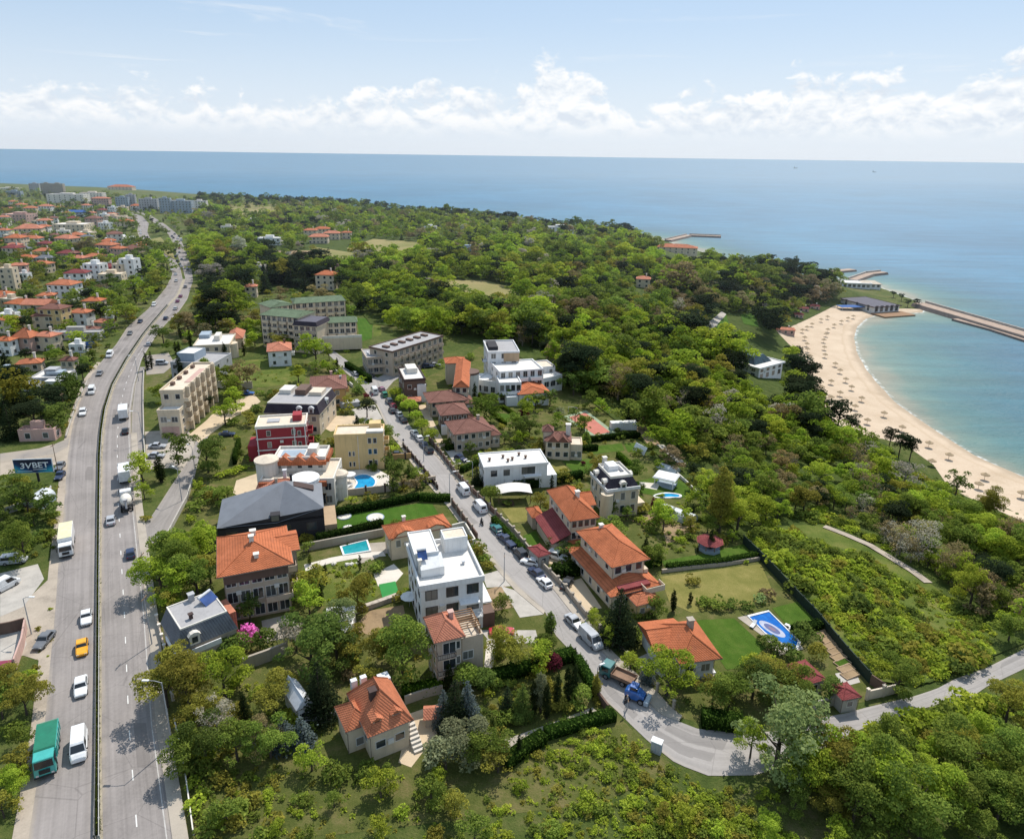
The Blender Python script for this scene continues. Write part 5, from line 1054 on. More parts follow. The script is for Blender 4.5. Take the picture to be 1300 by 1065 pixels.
FH(546, 292, 16, 'white', 'flatwhite', 1, .6, 0, 'flat', 'house', 'small white building deep in the wood near the shore', 'building'); FH(595, 320, 28, 'bluegrey', 'flatgrey', 1, .5, 0, 'flat', 'building', 'low grey roofed building deep in the wood beyond the field', 'building')
FH(712, 296, 32, 'white', 'flatgrey', 2, .5, 0, 'flat', 'building', 'pale building with flat grey roof among trees on the headland', 'building'); FH(858, 322, 52, 'cream', 'terra', 2, .3, -.25, 'hip', 'building', 'long red roofed building by the shore behind the wood', 'building', 'long red roofed shore building'); FH(816, 366, 17, 'cream', 'salmon', 2, .8, -.2, 'hip', 'house', 'small salmon roofed house in the middle of the wood', 'house')
# left of the highway, nearer
k = FH(30, 448, 23, 'pink', 'terra', 2, .9, -.05, 'hip', 'house', 'pinkish house with steep terracotta roof among dark conifers', 'house', 'pinkish house among conifers', rise=3.2)
k = FH(60, 492, 40, 'grey', 'flatwhite', 1, .9, .1, 'flat', 'workshop', 'cluttered workshop with patched white sheet roofs', 'workshop', 'white roofed workshop'); k.box('sheet_roof', -.5, -.1, -.9, -.5, 0, 2.6, 'metal'); k.box('sheet_roof', .1, .5, -.8, -.5, 0, 3.1, 'white'); k.box('sheet_roof', -.1, .35, -.2, .2, 3.6, 4.4, 'bluegrey')
FH(8, 484, 18, 'bluegrey', 'flatgrey', 1, .8, .1, 'flat', 'shed', 'grey sheet roofed shed at the left edge', 'shed'); FH(96, 432, 60, 'concrete', 'flatgrey', 1, .25, .1, 'flat', 'shed', 'long low shed with grey roof above the white workshop', 'shed'); FH(48, 560, 42, 'pink', 'pink', 1, .4, .15, 'flat', 'shed', 'low shed with pinkish roof below the dark conifers', 'shed')
FH(112, 428, 22, 'brownwall', 'brown', 1, .6, .1, 'hip', 'shed', 'brown roofed shed on the bank beside the highway', 'shed')
for x, y, w_, wl, rf, fl, ty in ((22, 402, 30, 'white', 'orange', 2, 'hip'), (62, 418, 34, 'cream', 'brown', 2, 'hip'), (100, 414, 24, 'white', 'terra', 2, 'hip'), (128, 418, 20, 'beige', 'salmon', 1, 'hip'), (8, 424, 26, 'cream', 'orange', 2, 'hip'), (10, 396, 22, 'cream', 'flatwhite', 2, 'flat'), (118, 398, 22, 'cream', 'orange', 2, 'hip'), (56, 446, 26, 'cream', 'salmon', 2, 'hip'), (98, 448, 18, 'white', 'flatwhite', 1, 'flat'), (6, 452, 20, 'white', 'orange', 2, 'hip'), (136, 404, 16, 'white', 'flatcream', 1, 'flat'), (38, 472, 26, 'beige', 'terra', 1, 'hip'), (86, 468, 16, 'cream', 'brown', 1, 'hip')): FH(x, y, w_, wl, rf, fl, .7, None, ty)
# the dome of glass in the garden by the billboard
b = Bld('greenhouse', 'round topped pale plastic greenhouse below the billboard', 'greenhouse', 'dome greenhouse'); p = at(52, 640); b.ground = p.z
k = Block(b, 0, 0, 0, 1.0, M=Matrix.Translation(p), dims=(3.9, 5.0), wall='bluegrey'); mb = MB(); mb.prism_y([(2.05 * cos(a * pi / 10), 1.01 + 1.9 * sin(a * pi / 10)) for a in range(11)], -2.6, 2.6); k.part('vault', mb, vary('plastic_sheet', (.5, .53, .55), .35, .1, .5, 4, spec=.5)); k.box('door', -.2, .2, -.525, -.51, 0, 1.9, 'grey')
# pavilion with a dark glass pyramid in the wood by the beach
b = Bld('pavilion', 'white pavilion with dark truncated glass pyramid on its roof in the wood beside the beach', 'pavilion', 'white pavilion by the beach')
k = b.block((964, 468), (994, 460), (953, 443), 6.0, wall='white'); mask_poly([(k.M @ Vector((x * k.W * .8, y, 0)))[:2] for x, y in ((-1, -k.D / 2 - 34), (1, -k.D / 2 - 34), (1, 0), (-1, 0))]); k.parapet(.5, 'white', 'flatwhite', .4, .8); k.windows('fl', 4, 2.0, 2.2); mb = MB(); a, c = k.W * .36, k.D * .32
mb.frustum([(-a, -c, 6.11), (a, -c, 6.11), (a, c, 6.11), (-a, c, 6.11)], [(-a * .6, -c * .6, 9.2), (a * .6, -c * .6, 9.2), (a * .6, c * .6, 9.2), (-a * .6, c * .6, 9.2)]); k.part('skylight', mb, glass('dark_skylight', (.012, .03, .035), .2))
# beach bar, round building on the point
b = Bld('beach_bar', 'beach bar with flat dark roof and glazed front at the far end of the beach', 'bar', 'dark roofed beach bar')
k = b.block((1110, 390), (1142, 388), (1087, 378), 4.5, wall='white'); k.parapet(.3, 'darkbrown', 'violetgrey', .3, 1.2); k.windows('f', 5, 2.4, 2.0, mat=DFRAME); k.windows('l', 3, 2.0, 2.0); k.box('deck', -.6, .6, -.9, -.5, -2, .3, 'wood')
b = Bld('restaurant', 'white round ended restaurant with open terrace roofs on the point', 'restaurant', 'white restaurant on the point')
p = at(1078, 364); b.ground = p.z; k = Block(b, 0, 0, 0, 4.0, M=Matrix.Translation(p) @ Matrix.Rotation(-.15, 4, 'Z'), dims=(30, 14), wall='white'); k.parapet(.6, 'white', 'flatwhite', .4, 1.0); k.windows('f', 8, 2.2, 2.2); mb = MB(); mb.cyl(-15, 0, -1, 3.9, 8, n=24); o = k.part('rotunda', mb, wm('white')); mb = MB(); mb.cyl(-15, 0, 3.9, 4.6, 9, 8.4, 24); k.part('rotunda_roof', mb, wm('flatwhite'), parent=o)
q = b.sub(k, .55, .1, 16, 9, 0, 3.4); q.hip(wm('flatcream'), 2.4, 1.0); q.windows('f', 4, 2, 2)
# sunshade stands at the edge of the sand
for x, y, w_, d_ in ((997, 425, 22, 'long pinkish beach hut by the pines at the top of the sand'), (1020, 397, 12, 'left red roofed beach hut near the beach bar'), (1034, 394, 12, 'right red roofed beach hut near the beach bar'), (1014, 405, 10, 'small dark red beach hut at the wood edge'), (1040, 528, 12, 'pinkish beach hut behind the round dark pine')):
    FH(x, y, w_, 'pink', 'darkred' if 'red' in d_ else 'salmon', 1, .6, -.2, 'hip', 'beach_hut', d_, 'hut', rise=.9)
# piers
ROCK = vary('breakwater_rock', (.16, .13, .115), .95, .35, .8, 3, bump=.6); PIERC = vary('pier_deck', (.36, .27, .21), .9, .2, .3, 3)
def pier(name, label, px, w_, zt, wall_side=None, lm=None):
    P = [plane(x, y, SEA) for x, y in px]; r = bpy.data.objects.new(name, None); col.objects.link(r); r.location = P[0]; tag(r, label, 'pier'); inv = P[0]
    mb, dk, pw = MB(), MB(), MB()
    for a, c in zip(P[:-1], P[1:]):
        d_ = (c - a).normalized(); n_ = Vector((-d_.y, d_.x, 0)); L_ = (c - a).length; M_ = Matrix.Translation(a - inv) @ Matrix.Rotation(math.atan2(d_.y, d_.x), 4, 'Z')
        mb.add([M_ @ Vector(v_) for v_ in ((0, -w_ * .8, -3), (L_, -w_ * .8, -3), (L_, w_ * .8, -3), (0, w_ * .8, -3), (0, -w_ / 2, zt), (L_, -w_ / 2, zt), (L_, w_ / 2, zt), (0, w_ / 2, zt))], [(4, 5, 6, 7), (0, 1, 5, 4), (1, 2, 6, 5), (2, 3, 7, 6), (3, 0, 4, 7)])
        dk.box(0, L_, -w_ / 2 + .5, w_ / 2 - .5, zt + .003, zt + .15, M_)
        if wall_side: pw.box(0, L_, wall_side * w_ / 2 - .5, wall_side * w_ / 2 + .5, zt + .153, zt + 1.6, M_)
    mb.build('embankment', ROCK, r); dk.build('deck', PIERC, r)
    if wall_side: pw.build('parapet', CONC, r)
    return r
pier('breakwater', 'long straight breakwater closing the bay right of the beach bar', [(1166, 389), (1230, 408), (1300, 429), (1380, 454)], 11.0, 2.6, 1)
pier('jetty', 'low platform jetty along the inner side of the breakwater', [(1212, 407), (1260, 420), (1300, 433), (1370, 455)], 5.0, 1.2)
pier('jetty', 'thin angled dark jetty off the headland far behind the wood', [(848, 307), (875, 300.5), (915, 302)], 9.0, 2.2, 1)
pier('jetty', 'long thin dark jetty at the shore far behind the wood', [(500, 272), (545, 272.5), (612, 277)], 16.0, 3.0)
pier('jetty', 'short straight jetty reaching out from the white restaurant', [(1082, 358), (1104, 350), (1122, 348)], 8.0, 2.0, 1); pier('jetty', 'curved pale platform in front of the white restaurant', [(1048, 354), (1060, 346), (1082, 344)], 9.0, 1.6)
r = empty('canopy', at(1079, 393), .1, 'blue canopy deck on the sand left of the beach bar', 'canopy'); mb = MB(); mb.box(-9, 9, -4, 4, 2.4, 2.6); mb.build('roof', wm('blue'), r); mb = MB()
for x in (-8, 0, 8):
    for y in (-3.5, 3.5): mb.box(x - .1, x + .1, y - .1, y + .1, -.3, 2.398)
mb.build('post', wm('white'), r)
for x, y, dsc in ((1010, 214, 'tiny left cargo ship near the horizon'), (1110, 219, 'tiny right cargo ship near the horizon')):
    p = plane(x, y, SEA); s_ = 5.5 / ppm(p); r = empty('ship', p, .2, dsc, 'ship')
    mb = MB(); mb.frustum([(-s_ * .45, -s_ * .06, -1), (s_ * .4, -s_ * .06, -1), (s_ * .48, 0, -1), (s_ * .4, s_ * .06, -1), (-s_ * .45, s_ * .06, -1)], [(-s_ * .5, -s_ * .08, s_ * .11), (s_ * .44, -s_ * .08, s_ * .11), (s_ * .55, 0, s_ * .13), (s_ * .44, s_ * .08, s_ * .11), (-s_ * .5, s_ * .08, s_ * .11)]); mb.build('hull', wm('dark'), r)
    mb = MB(); mb.box(-s_ * .45, -s_ * .25, -s_ * .06, s_ * .06, s_ * .111, s_ * .32); mb.box(-s_ * .38, -s_ * .32, -s_ * .02, s_ * .02, s_ * .321, s_ * .42); mb.build('bridge', wm('bluegrey'), r)
# ------------------------------------------------------------------ plants
rg = np.random.default_rng(5)
GREENS = dict(bright=((.06, .115, .012), (.19, .28, .03)), mid=((.035, .07, .012), (.12, .18, .03)), olive=((.070, .085, .016), (.155, .178, .030)), lime=((.08, .125, .012), (.205, .285, .034)),
              brown=((.075, .075, .035), (.155, .15, .068)), grey=((.11, .13, .09), (.22, .25, .185)), deep=((.022, .046, .011), (.078, .125, .024)), pine=((.006, .014, .007), (.022, .036, .016)),
              spruce=((.006, .015, .007), (.024, .04, .016)), blue=((.025, .045, .04), (.062, .095, .085)), cypress=((.006, .014, .005), (.022, .036, .010)), purple=((.20, .05, .17), (.48, .17, .42)),
              wine=((.03, .008, .012), (.08, .02, .03)), yellow=((.22, .19, .02), (.46, .40, .06)), sage=((.06, .085, .04), (.15, .20, .10)), pale=((.055, .10, .03), (.16, .24, .085)))
def lobe_leaves(lobes, n, size, c1, c2, seed, flat=0.0, outw=0.8, dens=None):
    g = np.random.default_rng(seed); L = np.array(lobes, float); c1 = np.array(c1) * np.array((2.5, 2.0, 2.1)); c2 = np.array(c2) * np.array((2.4, 1.88, 2.05))
    wgt = (L[:, 3] * L[:, 4] + L[:, 4] * L[:, 5] + L[:, 3] * L[:, 5]); wgt /= wgt.sum()
    i = g.choice(len(L), n, p=wgt); d = g.normal(size=(n, 3)); d[:, 2] = np.where(d[:, 2] < -0.5 * np.abs(d[:, 0]), -d[:, 2], d[:, 2]); d /= np.linalg.norm(d, axis=1, keepdims=True)
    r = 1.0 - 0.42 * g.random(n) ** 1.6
    P = L[i, :3] + d * L[i, 3:6] * r[:, None]
    st = g.random(n) < .06; P = P + g.normal(size=(n, 3)) * (.035 * st[:, None])
    N = d * outw + g.normal(size=(n, 3)) * 0.6; N[:, 2] += 0.25 + flat; N /= np.linalg.norm(N, axis=1, keepdims=True)
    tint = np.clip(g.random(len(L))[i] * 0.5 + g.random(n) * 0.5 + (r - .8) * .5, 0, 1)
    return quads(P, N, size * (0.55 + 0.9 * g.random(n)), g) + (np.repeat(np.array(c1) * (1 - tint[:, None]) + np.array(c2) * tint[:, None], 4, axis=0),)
def quads(P, N, s, g):
    n = len(P); T = np.cross(N, g.normal(size=(n, 3))); T /= np.linalg.norm(T, axis=1, keepdims=True) + 1e-9; B = np.cross(N, T)
    a = (T * s[:, None]); b = (B * (s * (0.5 + 0.5 * g.random(n)))[:, None]); N_ = N * (s * 0.25)[:, None]
    V = np.stack([P - a * .5 - N_ * .5, P + b * .5, P + a * .5 - N_ * .5, P - b * .5], 1).reshape(-1, 3)
    return V, np.arange(4 * n).reshape(n, 4)
def crown_lobes(kind, g):
    o = []
    if kind in ('broad', 'bare'):
        n = g.integers(20, 30); lean = g.normal(size=2) * .05; ex = g.uniform(.8, 1.2)
        for k in range(n):
            a = g.random() * 6.283; z = .16 + .76 * g.random() ** .85; env = .36 * math.sin(pi * min(1, .2 + .72 * z)) ** .7
            rr = env * math.sqrt(.15 + .85 * g.random()) * (.75 + .5 * g.random()); s = .055 + .10 * g.random() ** 1.5
            o.append((cos(a) * rr * ex + lean[0] * z, sin(a) * rr / ex + lean[1] * z, z, s * 1.15, s * 1.15, s * .85))
        o.append((0, 0, .55, .17, .17, .27))
    elif kind == 'round': o = [(0, 0, .62, .36, .36, .36)] + [(cos(a) * .2, sin(a) * .2, .6 + .12 * g.random(), .17, .17, .17) for a in np.arange(0, 6.2, .9)]
    elif kind == 'pine':
        for k in range(11):
            a = g.random() * 6.283; rr = math.sqrt(g.random()) * .30; z = .5 + .4 * g.random(); s = .12 + .07 * g.random(); o.append((cos(a) * rr, sin(a) * rr, z, s * 1.15, s * 1.15, s * .62))
        o.append((0, 0, .68, .2, .2, .2))
    elif kind in ('spruce', 'cypress', 'poplar'):
        n = 13; w = {'spruce': .25, 'cypress': .085, 'poplar': .16}[kind]
        for k in range(n):
            f = k / (n - 1); z = .08 + .88 * f if kind != 'poplar' else .18 + .78 * f
            rad = w * (1 - f) ** .85 + .02 if kind == 'spruce' else w * math.sin(pi * min(1, .16 + .84 * f)) ** .7 + .01
            if kind == 'spruce':
                for a in np.arange(0, 6.28, 6.283 / max(3, int(7 * (1 - f) + 2))): b = a + k * .7 + g.random() * .4; o.append((cos(b) * rad * .62, sin(b) * rad * .62, z - rad * .12 * g.random(), rad * .55 + .015, rad * .55 + .015, .045))
            else: o.append((g.normal() * w * .22, g.normal() * w * .22, z, rad, rad, .075))
    elif kind == 'bush':
        for k in range(8): a = g.random() * 6.283; rr = math.sqrt(g.random()) * .42; s = .24 + .18 * g.random(); o.append((cos(a) * rr, sin(a) * rr, .22 + .3 * g.random(), s, s, s * 1.0))
    elif kind == 'ball': o = [(0, 0, .46, .5, .5, .52)]
    return o
LODN = {0: (5200, .78), 1: (1500, 1.4), 2: (420, 2.4), 3: (120, 4.2), 4: (44, 6.6)}
SZ = dict(broad=.038, bare=.03, round=.04, pine=.036, spruce=.034, cypress=.022, poplar=.03, bush=.075, ball=.075)
PROTO = {}
def proto(kind, colr, lod, var):
    k = (kind, colr, lod, var)
    if k not in PROTO:
        seed = abs(hash((kind, var))) % 9999 if False else (sum(map(ord, kind)) * 7 + var * 101)
        g = np.random.default_rng(seed); n, sm = LODN[lod]
        if kind == 'bare': n = int(n * .55)
        if kind in ('bush', 'ball'): n = int(n * .45)
        if kind == 'spruce': n = int(n * 1.2)
        c1, c2 = GREENS[colr]; PROTO[k] = lobe_leaves(crown_lobes(kind, g), n, SZ[kind] * sm * (0.92 if lod else 1), c1, c2, seed + 1, flat=.4 if kind in ('pine', 'spruce') else 0.0)
    return PROTO[k]
CROWNME = {}
def crown_mesh(kind, colr, lod, var):
    k = (kind, colr, lod, var)
    if k not in CROWNME:
        V, F, Cc = proto(*k); CROWNME[k] = np_mesh('crown', V, F, Cc, [LEAF])
    return CROWNME[k]
TRUNK = {}
def trunk_mesh(kind, var):
    k = (kind if kind in ('spruce', 'cypress', 'poplar', 'pine') else 'broad', var % 3)
    if k not in TRUNK:
        mb = MB(); g = np.random.default_rng(var + 3); top = {'spruce': .9, 'cypress': .8, 'poplar': .85, 'pine': .72}.get(k[0], .62)
        mb.tube((0, 0, -.08), (.01, 0, top * .5), .028, .02, 7); mb.tube((.01, 0, top * .5), (0, .01, top), .02, .006, 6)
        if k[0] in ('broad', 'pine'):
            for i in range(6):
                a = i * 1.05 + g.random() * .5; z = top * (.45 + .08 * i); mb.tube((.01, 0, z), (cos(a) * .2, sin(a) * .2, z + .16 + .1 * g.random()), .012, .004, 5)
        me = mb.mesh('trunk'); me.materials.append(BARK); TRUNK[k] = me
    return TRUNK[k]
BAREWOOD = vary('pale_bark', (.19, .165, .14), .95, .2, 2, 8)
BR = {}
def branch_mesh(var):
    if var not in BR:
        g = np.random.default_rng(var + 40); mb = MB()
        def grow(p, d, l, r, n):
            q = p + d * l; mb.tube(p, q, r, r * .65, 4)
            if n:
                for _ in range(3): e = (d + Vector(g.normal(size=3)) * .55 + Vector((0, 0, .12))).normalized(); grow(q, e, l * .72, r * .6, n - 1)
        grow(Vector((0, 0, -.05)), Vector((0, 0, 1)), .3, .024, 4); me = mb.mesh('trunk'); me.materials.append(BAREWOOD); BR[var] = me
    return BR[var]
NAME = dict(broad='broadleaf_tree', bare='budding_tree', round='clipped_tree', pine='pine_tree', spruce='spruce_tree', cypress='cypress_tree', poplar='poplar_tree', bush='shrub', ball='clipped_shrub')
CW = dict(bright='bright green', mid='green', olive='olive green', lime='yellow green', brown='brownish', grey='pale grey', deep='deep green', pine='dark', spruce='dark green', blue='blue grey', cypress='dark', purple='purple flowering', wine='wine red', yellow='golden yellow', sage='grey green', pale='pale green')
KW = dict(broad='leafy tree', bare='thin budding tree', round='round clipped tree', pine='round topped pine', spruce='pointed spruce', cypress='slim cypress', poplar='tall poplar', bush='bushy shrub', ball='clipped round shrub')
COUNT = {}
def lod_for(hpx): return 0 if hpx > 48 else 1 if hpx > 24 else 2 if hpx > 11 else 3 if hpx > 5 else 4
def plant(kind, colr, p, h, wf=1.0, label=None, share=None, group=None, lod=None):
    """one plant as a thing: trunk and crown"""
    var = rnd.randrange(3); px, py, _ = proj(*p); hp = h * ppm(p); lod = lod_for(hp * (1.4 if kind in ('bush', 'ball') else 1)) if lod is None else lod
    rz = rnd.uniform(0, 6.28); s = (h * wf, h * wf, h)
    COUNT[kind] = COUNT.get(kind, 0) + 1
    cm = crown_mesh(kind, colr, lod, var)
    if kind in ('bush', 'ball'):
        o = bpy.data.objects.new(NAME[kind], cm); col.objects.link(o); o.location = p; o.rotation_euler = (0, 0, rz); o.scale = s
    else:
        o = empty(NAME[kind], p, rz); o.scale = s
        c = bpy.data.objects.new('crown', cm); col.objects.link(c); c.parent = o
        t_ = bpy.data.objects.new('trunk', branch_mesh(var) if kind == 'bare' else trunk_mesh(kind, var)); col.objects.link(t_); t_.parent = o
    autolabel(o, label or (CW[colr] + ' ' + KW[kind]), px, py, 'shrub' if kind in ('bush', 'ball') else 'tree', group, share)
    if share: o['label'] = share
    return o
GP = lambda kind, colr, x, y, h, wf=1.0, label=None: plant(kind, colr, at(x, y), h, wf, label)
